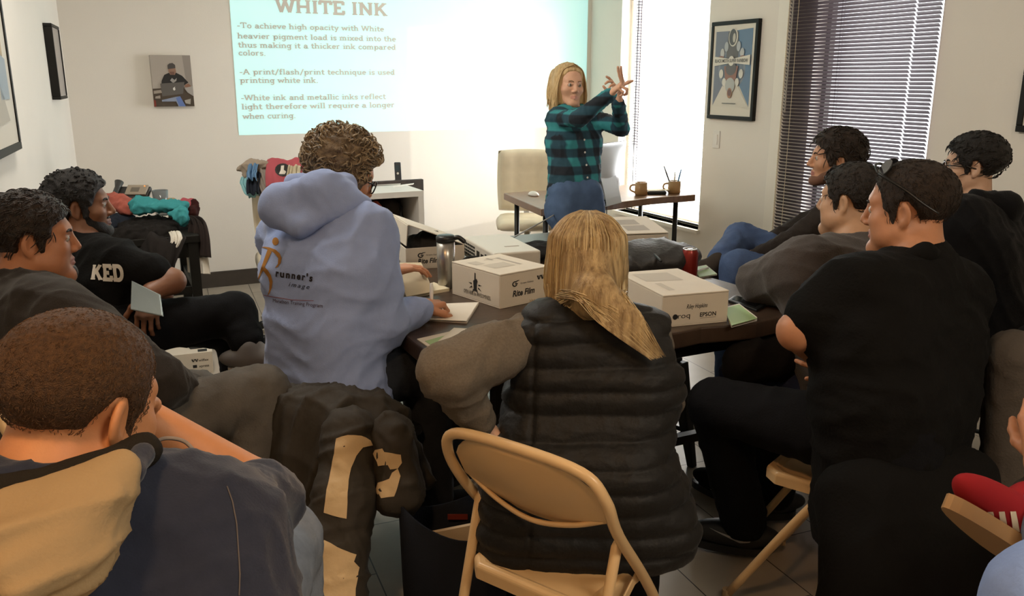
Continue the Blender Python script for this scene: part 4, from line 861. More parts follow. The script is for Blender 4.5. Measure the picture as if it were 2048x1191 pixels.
# office chairs in cream leather
def office_chair(loc, rz, label, group):
    e = empty('office_chair', loc, label, 'chair', rz, group); M = parent_matrix(e); T_ = lambda pts: [np.array(M @ Vector(p)) for p in pts]
    def cushion(nm, cx, cz, w, h, t, axis_):   # tufted pad
        n = 16; vs = []; fs = []
        for s in (1, -1):
            for i in range(n + 1):
                for j in range(n + 1):
                    u, v = i / n * 2 - 1, j / n * 2 - 1
                    ed = (1 - abs(u) ** 6) * (1 - abs(v) ** 6); q = t * ed ** .5
                    du, dv = (u * 1.5 - round(u * 1.5)) , (v * 1.5 - round(v * 1.5))
                    tuft = min(abs(abs(u * 1.5) % 1 - .5), abs(abs(v * 1.5) % 1 - .5)); q *= (1 - .28 * math.exp(-(tuft / .07) ** 2)) if s > 0 else .6
                    k = 1 - .05 * (u * u * v * v); bend = .05 * u * u
                    if axis_ == 'back': vs.append((cx + s * q - bend * -1 * .5 - .10 * v * .5 * h, u * w * k, cz + v * h * k))
                    else: vs.append((cx + v * h * k, u * w * k, cz + s * q - .02 * max(0, v) ** 2))
        m_ = (n + 1) ** 2
        for i in range(n):
            for j in range(n):
                a = i * (n + 1) + j; fs += [(a, a + n + 1, a + n + 2, a + 1), (m_ + a, m_ + a + 1, m_ + a + n + 2, m_ + a + n + 1)]
        for i in range(n):
            for a, bb in ((i, i + 1), ): 
                fs += [(a, a + 1, m_ + a + 1, m_ + a), (n * (n + 1) + a, m_ + n * (n + 1) + a, m_ + n * (n + 1) + a + 1, n * (n + 1) + a + 1)]
                fs += [(a * (n + 1), m_ + a * (n + 1), m_ + (a + 1) * (n + 1), (a + 1) * (n + 1)), (a * (n + 1) + n, (a + 1) * (n + 1) + n, m_ + (a + 1) * (n + 1) + n, m_ + a * (n + 1) + n)]
        return mesh_obj(nm, T_(vs), fs, M_CREAM, e, smooth=True)
    cushion('seat', 0.02, .47, .235, .24, .045, 'seat'); cushion('backrest', -.235, .75, .225, .235, .04, 'back')
    MB().tube(T_([(0, 0, .10), (0, 0, .43)]), .025, 12).build('gas_column', M_STEEL, e, smooth=True)
    MB().bar(*T_([(-.02, 0, .42), (-.24, 0, .44)]), .05, .02).bar(*T_([(-.24, 0, .43), (-.25, 0, .62)]), .05, .02, (1, 0, 0)).build('back_bracket', M_STEEL, e)
    for k in range(5):
        a = 2 * math.pi * k / 5 + .3; c, s = math.cos(a), math.sin(a)
        arm = MB().bar(*T_([(0, 0, .11), (c * .27, s * .27, .075)]), .035, .025).build('base_arm', M_STEEL, e, bevel=.004)
        MB().lathe([(0, -.02), (.026, -.02), (.028, 0), (.026, .02), (0, .02)], T_([(c * .27, s * .27, .028)])[0], T_([(-s, c, 0)])[0] - T_([(0, 0, 0)])[0], 14).build('caster', M_BLACKPL, arm, smooth=True)
    return e
GO = 'cream office chairs'
dk = aty(1055, 440, 5.75)
office_chair((2.86, 5.60, 0), math.radians(245), 'cream tufted office chair behind the desk of the presenter', GO)
office_chair((1.02, 5.02, 0), math.radians(262), 'cream tufted office chair with shirts thrown over its back, left of the shelf', GO)
# shirts over that chair's back
def cloth(name, px, m, label, seed, d, amp=.016, sc=26, hang=(), cat='shirt', h=.009):
    ops = []
    for x, y, dd, r, dz in px:
        ops.append(ell(at(x, y, dd), (r, r * .75, r * dz), .04))
    return tag(blob(name, ops, m, None, h, amp=amp, sc=sc, seed=seed), label, cat)
D5 = 5.0
C5 = dirc(1, 0)
def over(nm, m, lab, x, y0, y1, d, w, seed, amp=.014, freq=4, wid=None, skew=0, back=.05, droop=.01):
    """a shirt thrown over the chair back: up from behind, over the top, down the front"""
    t = at(x, y0, d); e_ = at(x + skew, y1, d - .05)
    return tag(drape(nm, [t + HFW * (back + .05) - EZ * .12, t + HFW * back - EZ * .02, t + EZ * .012, t - HFW * .035 - EZ * .02, (t + e_) / 2 - HFW * .045, e_ - HFW * .03], C5 * w, m, None, amp=amp, freq=freq, seed=seed, wid=wid, droop=droop, hem=.02), lab, 'shirt', 'shirts over the cream chair back')
over('draped_shirt', mat('taupe_cotton', '#8f857b', .9, bump=.2, bscale=60), 'taupe shirt thrown over the back of the cream chair left of the shelf', 528, 326, 388, 5.0, .22, 21, .02, 5, [.8, .9, 1, 1, .8, .45], 14)
tag(blob('draped_shirt', [rc(at(505, 330, 4.96), at(478, 338, 4.98), .035, .018, .03), rc(at(500, 333, 4.96), at(492, 350, 4.96), .035, .022, .03), rc(at(505, 330, 4.96), at(540, 330, 4.97), .03, .025, .03)], mat('sand_cotton', '#97897a', .9, bump=.2, bscale=60), None, .007, amp=.010, sc=45, seed=20), 'sand coloured shirt sticking out to the left over the cream chair back', 'shirt', 'shirts over the cream chair back')
over('draped_shirt', mat('blue_cotton', '#5f7fa0', .9), 'small blue shirt bunched on the back of the cream chair', 508, 333, 356, 4.93, .055, 22, .010, 3)
over('draped_shirt', mat('navy_cotton', '#262a33', .9), 'navy shirt on the cream chair back between the blue and teal ones', 511, 350, 386, 4.95, .07, 24, .010, 3)
over('draped_shirt', mat('pale_teal_cotton', '#86b3b8', .9), 'pale teal shirt hanging lowest from the cream chair back', 494, 358, 386, 4.97, .06, 23, .010, 3, None, 10)
pk = over('draped_shirt', mat('rose_cotton', '#a8525a', .9), 'rose shirt with a black round print on the cream chair back', 572, 322, 368, 4.98, .21, 25, .008, 2)
project_mesh('printed_disc', [at(566 + 17 * math.cos(a), 340 + 14 * math.sin(a), 4.6) for a in np.linspace(0, 6.28, 17)[:-1]], [tuple(range(16))], pk, M_PRINT, pk, -nrm(ray(566, 340)), .004)
project_mesh('printed_figure', [at(565 + x, 341 + y, 4.6) for x, y in ((-3, -9), (3, -10), (2, 0), (9, 4), (4, 9), (-8, 8), (-4, 1))], [tuple(range(7))], pk, M_WSHIRT, pk, -nrm(ray(566, 340)), .006)
over('draped_shirt', mat('beige_cotton', '#b5a98f', .9), 'beige shirt end on the cream chair back, nearest the blue hood', 590, 336, 366, 4.9, .07, 26, .010, 3)

# desk with live edge top
DX = [atz(1083, 418, .74), atz(1008, 386, .74), atz(1388, 388, .74)]
e = empty('desk', (3.0, 4.9, 0), 'live edge wooden desk on black pipe legs by the bright window', 'desk')
M_DESK = mat('desk_wood', '#6b4a30', .35, col2='#7d5a3c', vscale=6, stretch=(8, 1, 1))
A0, A1, A2 = DX[0], DX[1], DX[2]; A3 = A2 + (A1 - A0) * .85
front = [A0 + (A2 - A0) * t + V3(0, .018 * math.sin(t * 11), 0) for t in np.linspace(0, 1, 15)]
back = [A3 + (A1 - A3) * t + V3(0, .012 * math.sin(t * 9), 0) for t in np.linspace(0, 1, 12)]
MB().prism([(p[0], p[1]) for p in front + back], (0, 0, .74 - .045), (1, 0, 0), (0, 1, 0), EZ, .045).build('desktop', M_DESK, e, bevel=.005)
for px, py, u in ((1098, 0, None), ):
    pass
for t, s in ((.05, .1), (.05, .85), (.93, .15), (.93, .85)):
    p = A0 + (A2 - A0) * t + (A1 - A0) * s
    MB().tube([(p[0], p[1], 0.006), (p[0], p[1], .697)], .017, 12).lathe([(0, 0), (.035, 0), (.035, .006), (0, .006)], (p[0], p[1], 0), n=14).lathe([(.017, .30), (.024, .30), (.024, .36), (.017, .36)], (p[0], p[1], 0), n=14).build('pipe_leg', M_BLACKMETAL, e, smooth=True)
p, q = A0 + (A2 - A0) * .93 + (A1 - A0) * .15, A0 + (A2 - A0) * .93 + (A1 - A0) * .85
MB().tube([(p[0], p[1], .33), (q[0], q[1], .33)], .013, 10).build('pipe_rail', M_BLACKMETAL, e, smooth=True)
# desktop computer seen from behind
def onD(x, y): return atz(x, y, .74)
c = onD(1222, 389); e = empty('desktop_computer', c, 'silver all in one computer seen from behind on the desk, right of the presenter', 'computer')
M_ALU = mat('aluminium', '#b9bcbf', .35, metal=.55)
pn = nrm(-HFW * .55 - CR * .83); lat = nrm(np.cross(EZ, pn)); 
bx, by = lat, nrm(EZ * .97 - pn * -.2); o = c + EZ * .13 + lat * .0; nd = nrm(np.cross(bx, by))
cc = at(1208, 345, 5.33); ex2 = nrm(CR * .55 + HFW * .83); ey2 = nrm(EZ - (CR * .83 - HFW * .55) * -.14); nb = nrm(np.cross(ex2, ey2))
if nb @ HFW > 0: nb = -nb
n = 12; vs = []; fs = []
for s in (0, 1):
    for i in range(n + 1):
        for j in range(n + 1):
            u, v = i / n * 2 - 1, j / n * 2 - 1; b_ = .004 + .035 * max(0, (1 - u * u) * (1 - v * v)) if s else 0
            vs.append(cc + ex2 * u * .245 + ey2 * v * .185 + nb * b_)
mm = (n + 1) ** 2
for i in range(n):
    for j in range(n):
        a = i * (n + 1) + j; fs += [(a, a + n + 1, a + n + 2, a + 1), (mm + a, mm + a + 1, mm + a + n + 2, mm + a + n + 1)]
for i in range(n): fs += [(i, i + 1, mm + i + 1, mm + i), (n * (n + 1) + i, mm + n * (n + 1) + i, mm + n * (n + 1) + i + 1, n * (n + 1) + i + 1), (i * (n + 1), mm + i * (n + 1), mm + (i + 1) * (n + 1), (i + 1) * (n + 1)), (i * (n + 1) + n, (i + 1) * (n + 1) + n, mm + (i + 1) * (n + 1) + n, mm + i * (n + 1) + n)]
mesh_obj('screen_back', vs, fs, M_ALU, e, smooth=True)
MB().obox(cc - ex2 * .247 - ey2 * .187 - nb * .006, ex2 * .494, ey2 * .374, nb * .0055).build('screen_glass', M_BLACKPL, e)
st = MB(); w_ = ex2 * .1
foot = cc * V3(1, 1, 0) + EZ * .74
path = spline([foot - nb * .10 + EZ * .004, foot + nb * .06 + EZ * .004, foot + nb * .075 + EZ * .03, cc + nb * .035 - ey2 * .02], 5)
for a, bb in zip(path[:-1], path[1:]):
    t_ = nrm(np.cross(bb - a, ex2)) * .004; st.hexa([a - w_, a + w_, bb + w_, bb - w_, a - w_ + t_, a + w_ + t_, bb + w_ + t_, bb - w_ + t_])
st.build('stand', M_ALU, e)
# laptop-stand like silver base, mugs etc
def mug(px, py, label, grp, h=.085, r=.043):
    c = onD(px, py); e = empty('mug', c, label, 'mug', group=grp); M_ = mat('tan_glaze', '#b08a5c', .25)
    MB().lathe([(0, 0), (r * .9, 0), (r, .006), (r, h), (r - .004, h), (r - .005, .008), (0, .008)], c, n=28).build('mug_body', M_, e, smooth=True)
    hd = -CR; MB().tube(spline([c + hd * (r - .003) + EZ * h * .8, c + hd * (r + .026) + EZ * h * .72, c + hd * (r + .03) + EZ * h * .4, c + hd * (r - .003) + EZ * h * .18], 6), .006, 8).build('handle', M_, e, smooth=True)
    return c
GM = 'tan mugs on the desk'
mug(1282, 389, 'tan glazed mug on the desk nearest the computer', GM); mc = mug(1348, 386, 'tan glazed mug holding pens at the right end of the desk', GM)
for dx, h, m_, lab in ((-.03, .17, M_BLACKPL, 'black brush leaning left out of the mug of pens'), (.0, .10, M_WHITEPL, 'white pen in the middle of the mug of pens'), (.03, .13, mat('blue_pen', '#3f7fb5', .4), 'blue pen leaning right out of the mug of pens')):
    b0 = mc + EZ * .012 + CR * dx * .3; t0 = mc + EZ * (.085 + h * .6) + CR * dx * (2.6 if dx < 0 else 1.4)
    tag(MB().tube([b0, b0 + (t0 - b0) * .7, t0], [.004, .005, .003], 8).build('pen', m_, None, smooth=True), lab, 'pen', 'pens in the tan mug')
c = onD(1314, 388)
e = empty('wallet', c, 'black wallet with papers on it between the two tan mugs', 'wallet'); MB().obox(c - CR * .07 - HFW * .03, CR * .13, HFW * .09, EZ * .022).build('wallet_body', M_BLACKPL, e, bevel=.006)
tag(MB().obox(c - CR * .06 - HFW * .02 + EZ * .0235, CR * .14 + EZ * .004, HFW * .09, EZ * .002).build('paper_slip', M_CREAMP), 'cream paper slip lying on the black wallet', 'paper')
c = atz(1067, 391, .74); e = empty('computer_mouse', c, 'white computer mouse on the left end of the desk', 'mouse')
blob('mouse_body', [ell(c + EZ * .004, (.032, .055, .026)), plane(c, -EZ, .004)], M_WHITEPL, e, .005)
c = at(1210, 395, 5.2); c = onD(1212, 408); e = empty('power_adapter', c, 'white power adapter at the front edge of the desk by the presenter', 'adapter')
MB().obox(c - CR * .03 + HFW * .03, CR * .05, HFW * .05, EZ * .03).build('adapter_body', M_WHITEPL, e, bevel=.004)
MB().obox(c - CR * .02 + HFW * .005, CR * .035, HFW * .024, EZ * .024).build('plug', M_BLACKPL, e, bevel=.003)
tag(MB().tube(spline([c + EZ * .02 - HFW * .002, c - HFW * .04 + EZ * .01, c - HFW * .055 - EZ * .1, c - HFW * .06 - EZ * .3], 6), .003, 6).build('cable', M_BLACKPL, None, smooth=True), 'black cable hanging from the adapter over the desk edge', 'cable')
tag(MB().tube(spline([c + HFW * .08 + EZ * .02, c + HFW * .1 + EZ * .07 + CR * .02, c + HFW * .2 + EZ * .1 + CR * .06, cc - ey2 * .1 + nb * .02 + ex2 * .05], 8), .004, 6).build('cable', M_WHITEPL, None, smooth=True), 'white cable looping from the adapter up to the computer', 'cable')
c = onD(1190, 392); tag(blob('keyboard_case', [ell(onD(1215, 380) + EZ * .02, (.09, .04, .022)), plane((0, 0, .742), -EZ, .004)], M_BLACKPL, None, .006), 'black pouch lying behind the computer stand', 'pouch')

# cube shelf with things
e = empty('cube_shelf', (1.56, 5.6, 0), 'white cube shelf unit standing before the front wall behind the hoodie', 'shelf'); m = MB(); t = .038; sx0, sx1, sy0, sy1, sh_ = 1.18, 1.965, 5.38, 5.76, .775
m.box(sx0, sx0 + t, sy0, sy1, 0, sh_ - t); m.box(sx1 - t, sx1, sy0, sy1, 0, sh_ - t); m.box(sx0, sx1, sy0, sy1, sh_ - t, sh_); m.box(sx0 + t, sx1 - t, sy0, sy1, 0, t)
M_SHELF = mat('shelf_white', '#d8d3cb', .4); m.build('carcass', M_SHELF, e, bevel=.001)
MB().box((sx0 + sx1) / 2 - .01, (sx0 + sx1) / 2 + .01, sy0, sy1, t, sh_ - t).build('divider', M_SHELF, e)
MB().box(sx0 + t, sx1 - t, sy0, sy1, .375, .395).build('shelf_board', M_SHELF, e); MB().box(sx0 + t, sx1 - t, sy1 - .004, sy1, t, sh_ - t).build('back_panel', mat('shelf_back', '#5a5148', .7), e)
def bag(nm, ops, m_, lab, cat, seed, amp=.012): return tag(blob(nm, ops, m_, None, .010, amp=amp, sc=30, seed=seed), lab, cat)
rx = (sx0 + sx1) / 2
bag('red_bag', [ell((rx + .1, 5.52, .53), (.08, .1, .13)), ell((rx + .085, 5.47, .62), (.05, .06, .10)), plane((0, 0, .397), -EZ, .005)], mat('red_orange_nylon', '#9c3a26', .7, var=.3, vscale=9), 'red and orange bag in the upper right shelf cube', 'bag', 31)
bag('grey_pouch', [ell((rx + .155, 5.44, .49), (.05, .045, .10)), plane((0, 0, .397), -EZ, .005)], mat('khaki_canvas', '#7d7260', .9), 'khaki pouch in front of the red bag on the shelf', 'pouch', 32)
bag('dark_bag', [ell((rx + .22, 5.62, .52), (.10, .1, .13)), ell((rx + .22, 5.60, .65), (.07, .06, .07)), plane((0, 0, .397), -EZ, .005)], mat('dark_canvas', '#2b2622', .9), 'dark canvas bag at the back of the upper right shelf cube', 'bag', 33)
tag(MB().lathe([(0, 0), (.035, 0), (.037, .15), (.015, .19), (.015, .25), (0, .25)], (rx + .3, 5.6, .396), n=16).build('dark_bottle', M_BLACKPL, None, smooth=True), 'black bottle at the right side of the upper right shelf cube', 'bottle')
bag('folded_cloth', [ell((rx - .12, 5.5, .44), (.12, .1, .05)), plane((0, 0, .397), -EZ, .005)], mat('grey_felt', '#6d675f', .9), 'grey folded cloth in the upper left shelf cube', 'cloth', 34)
# dark board leaning behind the shelf
tag(MB().hexa([(1.5, 5.80, 0), (2.12, 5.80, 0), (2.12, 5.84, 0), (1.5, 5.84, 0), (1.5, 5.80, .80), (2.12, 5.80, .80), (2.12, 5.84, .80), (1.5, 5.84, .80)]).build('chalk_board', mat('weathered_black', '#2a2623', .8, col2='#4b4038', vscale=14), None, bevel=.004), 'dark weathered board standing behind the white shelf', 'board')
# cordless phone, papers on the shelf
c = V3(1.72, 5.60, sh_); c = atz(797, 366, sh_); e = empty('cordless_phone', c, 'black cordless phone upright in its cradle on the white shelf', 'phone')
MB().obox(c - CR * .034 - HFW * .03, CR * .068, HFW * .06, EZ * .022).build('cradle', M_BLACKPL, e, bevel=.006)
hb = MB().obox(c - CR * .023 - HFW * .01 + EZ * .012, CR * .046, HFW * .024, EZ * .135 + HFW * .02 - CR * .006).build('handset', mat('phone_navy', '#23262c', .35), e, bevel=.006)
MB().obox(c - CR * .016 - HFW * .0112 + EZ * .085 + HFW * .011 - CR * .004, CR * .03, -HFW * .001, EZ * .042 + HFW * .006).build('screen', mat('phone_screen', '#3a4850', .2), e)
MB().prism(circ(.008, 12), c - HFW * .0118 + EZ * .07 + HFW * .009 - CR * .002, CR, EZ, -HFW, .0012).build('button', M_WHITEPL, e)
for k, (a, b_, lab) in enumerate((((742, 371), (800, 369), 'loose white papers at the left of the shelf top'), ((786, 374), (826, 369), 'white papers at the right front of the shelf top'))):
    q0, q1 = atz(*a, sh_), atz(*b_, sh_); tag(MB().obox(q0, q1 - q0, HFW * .09 if k == 0 else HFW * .06, EZ * .004).build('papers', mat('bright_paper', '#ded9d0', .7)), lab, 'paper')

# clothes table in the left corner
e = empty('side_table', (.12, 5.0, 0), 'black wooden side table heaped with shirts in the left front corner', 'table')
sx0, sx1, sy0, sy1 = -.10, .46, 4.72, 5.4
MB().box(sx0, sx1, sy0, sy1, .66, .70).build('tabletop', M_BLACKFRAME, e, bevel=.004)
MB().box(sx0 + .02, sx1 - .02, sy0 + .02, sy0 + .04, .58, .66).build('apron', M_BLACKFRAME, e)
for lx in (sx0 + .03, sx1 - .035):
    for ly in (sy0 + .035, sy1 - .035): MB().box(lx - .025, lx + .025, ly - .025, ly + .025, 0, .66).build('leg', M_BLACKFRAME, e)
for lx in (sx0 + .03, sx1 - .035): MB().box(lx - .012, lx + .012, sy0 + .06, sy1 - .06, .38, .42).build('stretcher', M_BLACKFRAME, e)
MB().box(sx0 + .055, sx1 - .06, sy0 + .02, sy0 + .045, .38, .42).build('stretcher', M_BLACKFRAME, e)
M_BLKC = mat('faded_black_cotton', '#211e1c', .95, bump=.25, bscale=50)
def heap(nm, pts, m_, lab, seed, amp=.016, sc=62): return tag(blob(nm, [ell(at(x, y, d), (rx_, ry_, rz_), .04) for x, y, d, rx_, ry_, rz_ in pts], m_, None, .009, amp=amp, sc=sc, seed=seed), lab, 'shirt', 'shirts heaped on the side table')
heap('heaped_shirt', [(300, 452, 4.75, .17, .2, .05), (340, 462, 4.72, .12, .12, .05), (310, 468, 4.50, .13, .07, .05), (270, 480, 4.42, .11, .05, .07), (250, 478, 4.42, .1, .05, .07)], M_BLKC, 'black shirt spread under the teal one with its hem over the table front', 41)
heap('heaped_shirt', [(290, 405, 4.72, .06, .06, .035), (318, 412, 4.70, .1, .06, .035), (350, 412, 4.70, .07, .06, .035), (366, 432, 4.58, .035, .045, .06), (352, 428, 4.6, .04, .04, .03), (276, 412, 4.68, .045, .05, .055)], mat('teal_cotton', '#3f8f93', .85, bump=.2, bscale=60), 'teal shirt lying bunched on top of the heap', 42, .014, 60)
heap('heaped_shirt', [(240, 408, 4.85, .08, .08, .045), (255, 418, 4.8, .06, .06, .04), (225, 402, 4.9, .08, .08, .05)], mat('coral_cotton', '#a3594c', .9, var=.25, vscale=12), 'coral patterned shirt at the left of the heap behind the bearded face', 43)
heap('heaped_shirt', [(372, 410, 4.9, .05, .06, .04), (383, 415, 4.86, .035, .05, .05)], mat('rose_cotton', '#a8525a', .9), 'rose shirt at the right end of the heap', 44)
def hang(nm, pts, wv, m_, lab, seed, **k): return tag(drape(nm, [at(*p) for p in pts], wv, m_, None, seed=seed, **k), lab, 'shirt', 'shirts heaped on the side table')
hang('heaped_shirt', [(372, 432, 4.75), (388, 436, 4.66), (396, 448, 4.58), (398, 475, 4.55), (396, 512, 4.54)], dirc(.9, -.4) * .17, mat('brown_black_cotton', '#2b2320', .95, bump=.2, bscale=60), 'dark brown shirt hanging off the right end of the table', 45, amp=.016, freq=3, wid=[.5, .6, .7, .9, 1.1])
hang('heaped_shirt', [(392, 500, 4.58), (394, 520, 4.57), (396, 546, 4.57)], dirc(.95, -.3) * .14, M_WSHIRT, 'white shirt hanging lowest at the right end of the table', 46, amp=.012, freq=3)
tag(blob('heaped_shirt', [ell(at(390, 416, 4.84), (.025, .04, .06)), ell(at(384, 424, 4.78), (.03, .04, .04))], mat('maroon_cotton', '#3a1d1a', .9), None, .007, amp=.008, sc=50, seed=49), 'maroon shirt bunched at the far right end of the heap', 'shirt', 'shirts heaped on the side table')
hang('heaped_shirt', [(300, 455, 4.62), (305, 466, 4.5), (308, 478, 4.40), (310, 500, 4.37), (312, 535, 4.36)], dirc(1, .05) * .33, mat('washed_black_cotton', '#25211f', .95, bump=.2, bscale=60), 'washed black shirt hanging down over the table front', 50, amp=.018, freq=3.5, wid=[.8, .9, 1, .85, .6], hem=.06)
hang('heaped_shirt', [(348, 462, 4.5), (352, 470, 4.42), (353, 482, 4.40), (348, 496, 4.40)], dirc(1, .05) * .06, M_WSHIRT, 'white hem showing below the black shirt at the table front', 47, amp=.006, freq=3)
heap('heaped_shirt', [(215, 450, 4.75, .12, .1, .05), (245, 440, 4.8, .08, .08, .04)], mat('navy_cotton', '#262a33', .9), 'navy shirt at the left of the heap below the coral one', 48)
c = at(262, 392, 5.05); e = empty('desk_phone', c - EZ * .06, 'grey desk phone with a display standing behind the teal shirt', 'phone')
fx, fy_, fz = CR, nrm(HFW * .8 + EZ * .6), nrm(EZ * .8 - HFW * .6)
MB().obox(c - fx * .10 - fy_ * .09 - fz * .02, fx * .2, fy_ * .17, fz * .025).build('phone_base', mat('phone_dark', '#3a3836', .5), e, bevel=.006)
MB().obox(c - fx * .035 + fy_ * .0 + fz * .006, fx * .125, fy_ * .08, fz * .012).build('display_panel', mat('phone_beige', '#9c9080', .5), e, bevel=.004)
MB().obox(c - fx * .005 + fy_ * .02 + fz * .0185, fx * .05, fy_ * .035, fz * .001).build('display', mat('phone_lcd', '#6e675c', .3), e)
MB().tube([c - fx * .085 - fy_ * .07 + fz * .03, c - fx * .085 - fy_ * .04 + fz * .022, c - fx * .085 + fy_ * .05 + fz * .022, c - fx * .085 + fy_ * .09 + fz * .03], [.024, .017, .017, .026], 12).build('handset', mat('phone_dark', '#3a3836', .5), e, smooth=True)
MB().lathe([(0, 0), (.004, 0), (.004, .003), (0, .003)], c + fx * .07 + fy_ * .065 + fz * .0185, fz, 8).build('message_light', mat('amber_lamp', '#e08a3c', .4, emit=1.5), e)
c = at(322, 405, 5.12); e = empty('glass_tumbler', c - EZ * .06, 'clear plastic tumbler with coins behind the teal shirt', 'tumbler')
MB().lathe([(0, .702 - c[2]), (.036, .702 - c[2]), (.047, .075), (.045, .075), (.038, -.055), (0, -.055)], c, n=24).build('clear_cup', mat('clear_plastic', '#c9cfd0', .1, trans=.75), e, smooth=True)
MB().lathe([(0, -.054), (.036, -.054), (.039, -.005), (.02, .002), (0, 0)], c, n=16).build('coins', mat('coin_brown', '#85745c', .5, var=.3, vscale=90), e)
c = at(342, 398, 5.0); tag(MB().lathe([(0, .702 - c[2]), (.024, .702 - c[2]), (.026, 0), (.02, .006), (0, .006)], c, n=16).build('wooden_pot', mat('wood_tan', '#a48a63', .6), None, smooth=True), 'small tan wooden pot behind the right end of the teal shirt', 'pot')

# stool under the right side of the table, dark coat
def stool(loc, rz, label):
    e = empty('metal_stool', loc, label, 'stool', rz); M = parent_matrix(e); T_ = lambda pts: [np.array(M @ Vector(p)) for p in pts]
    o = MB().obox(*[T_([(-.15, -.15, .44)])[0]], T_([(.15, -.15, .44)])[0] - T_([(-.15, -.15, .44)])[0], T_([(-.15, .15, .44)])[0] - T_([(-.15, -.15, .44)])[0], EZ * .02).build('seat', M_BLACKMETAL, e, bevel=.008)
    for sx in (-1, 1):
        for sy in (-1, 1): MB().hexa(T_([(sx * .19 - .015, sy * .19 - .015, 0), (sx * .19 + .015, sy * .19 - .015, 0), (sx * .19 + .015, sy * .19 + .015, 0), (sx * .19 - .015, sy * .19 + .015, 0), (sx * .135 - .03, sy * .135 - .03, .44), (sx * .135 + .03, sy * .135 - .03, .44), (sx * .135 + .03, sy * .135 + .03, .44), (sx * .135 - .03, sy * .135 + .03, .44)])).build('leg', M_BLACKMETAL, e, bevel=.004)
    for a, bb in (((-.17, -.17, .15), (.17, -.17, .15)), ((-.17, .17, .15), (.17, .17, .15)), ((-.17, -.17, .15), (-.17, .17, .15)), ((.17, -.17, .15), (.17, .17, .15))): MB().tube(T_([a, bb]), .009, 8).build('rung', M_BLACKMETAL, e, smooth=True)
    return e
ST = stool((1.78, 2.62, 0), .3, 'black metal stool under the right side of the table')

# tote bag
c = (atz(905, 1191, 0) + atz(905, 985, .3)) / 2; tc_ = atz(905, 1022, .40); tc_[2] = 0
e = empty('tote_bag', tc_, 'dark navy felt tote bag standing open on the floor left of the folding chair', 'bag')
vs = []; fs = []; n = 40; rows = [(.11, .004, 1), (.125, .02, 1), (.135, .2, 1), (.142, .40, 1), (.135, .40, 1), (.128, .2, 1), (.10, .02, 1)]
for r, z, _ in rows:
    for k in range(n):
        a = 2 * math.pi * k / n; w = 1 + .06 * math.sin(3 * a + 1) * (z / .40); zz = z + (.035 * math.sin(2 * a + .6) if z > .25 else 0)
        p = CR * (math.cos(a) * r * 1.05 * w) + HFW * (math.sin(a) * r * .72 * w); vs.append(tc_ + p + EZ * zz)
for i in range(len(rows) - 1):
    for k in range(n): fs.append((i * n + k, i * n + (k + 1) % n, (i + 1) * n + (k + 1) % n, (i + 1) * n + k))
fs.append(tuple(reversed(range(n)))); fs.append(tuple((len(rows) - 1) * n + k for k in range(n)))
mesh_obj('bag_body', vs, fs, mat('navy_felt', '#1e222b', .95, bump=.2, bscale=150), e, smooth=True)
ip = tc_ + EZ * .33 + HFW * .085
MB().obox(ip - CR * .02, CR * .055, EZ * .016, -HFW * .002).build('red_label', mat('label_red', '#7b2a18', .7), e)
lp = tc_ - HFW * .105 + CR * .06 + EZ * .38
MB().obox(lp, CR * .025, EZ * .03, HFW * .008).build('clip', M_BLACKPL, e, bevel=.002)
q = tc_ + EZ * .22 + CR * .01; pc = nrm(CR * .9 + HFW * -.2); tag(MB().obox(q - pc * .05 - HFW * .04, pc * .15 + EZ * .05, HFW * .012, EZ * .13 - pc * .02).build('envelope', mat('beige_paper', '#c9b79a', .8), None), 'beige papers standing in the navy tote bag', 'papers')

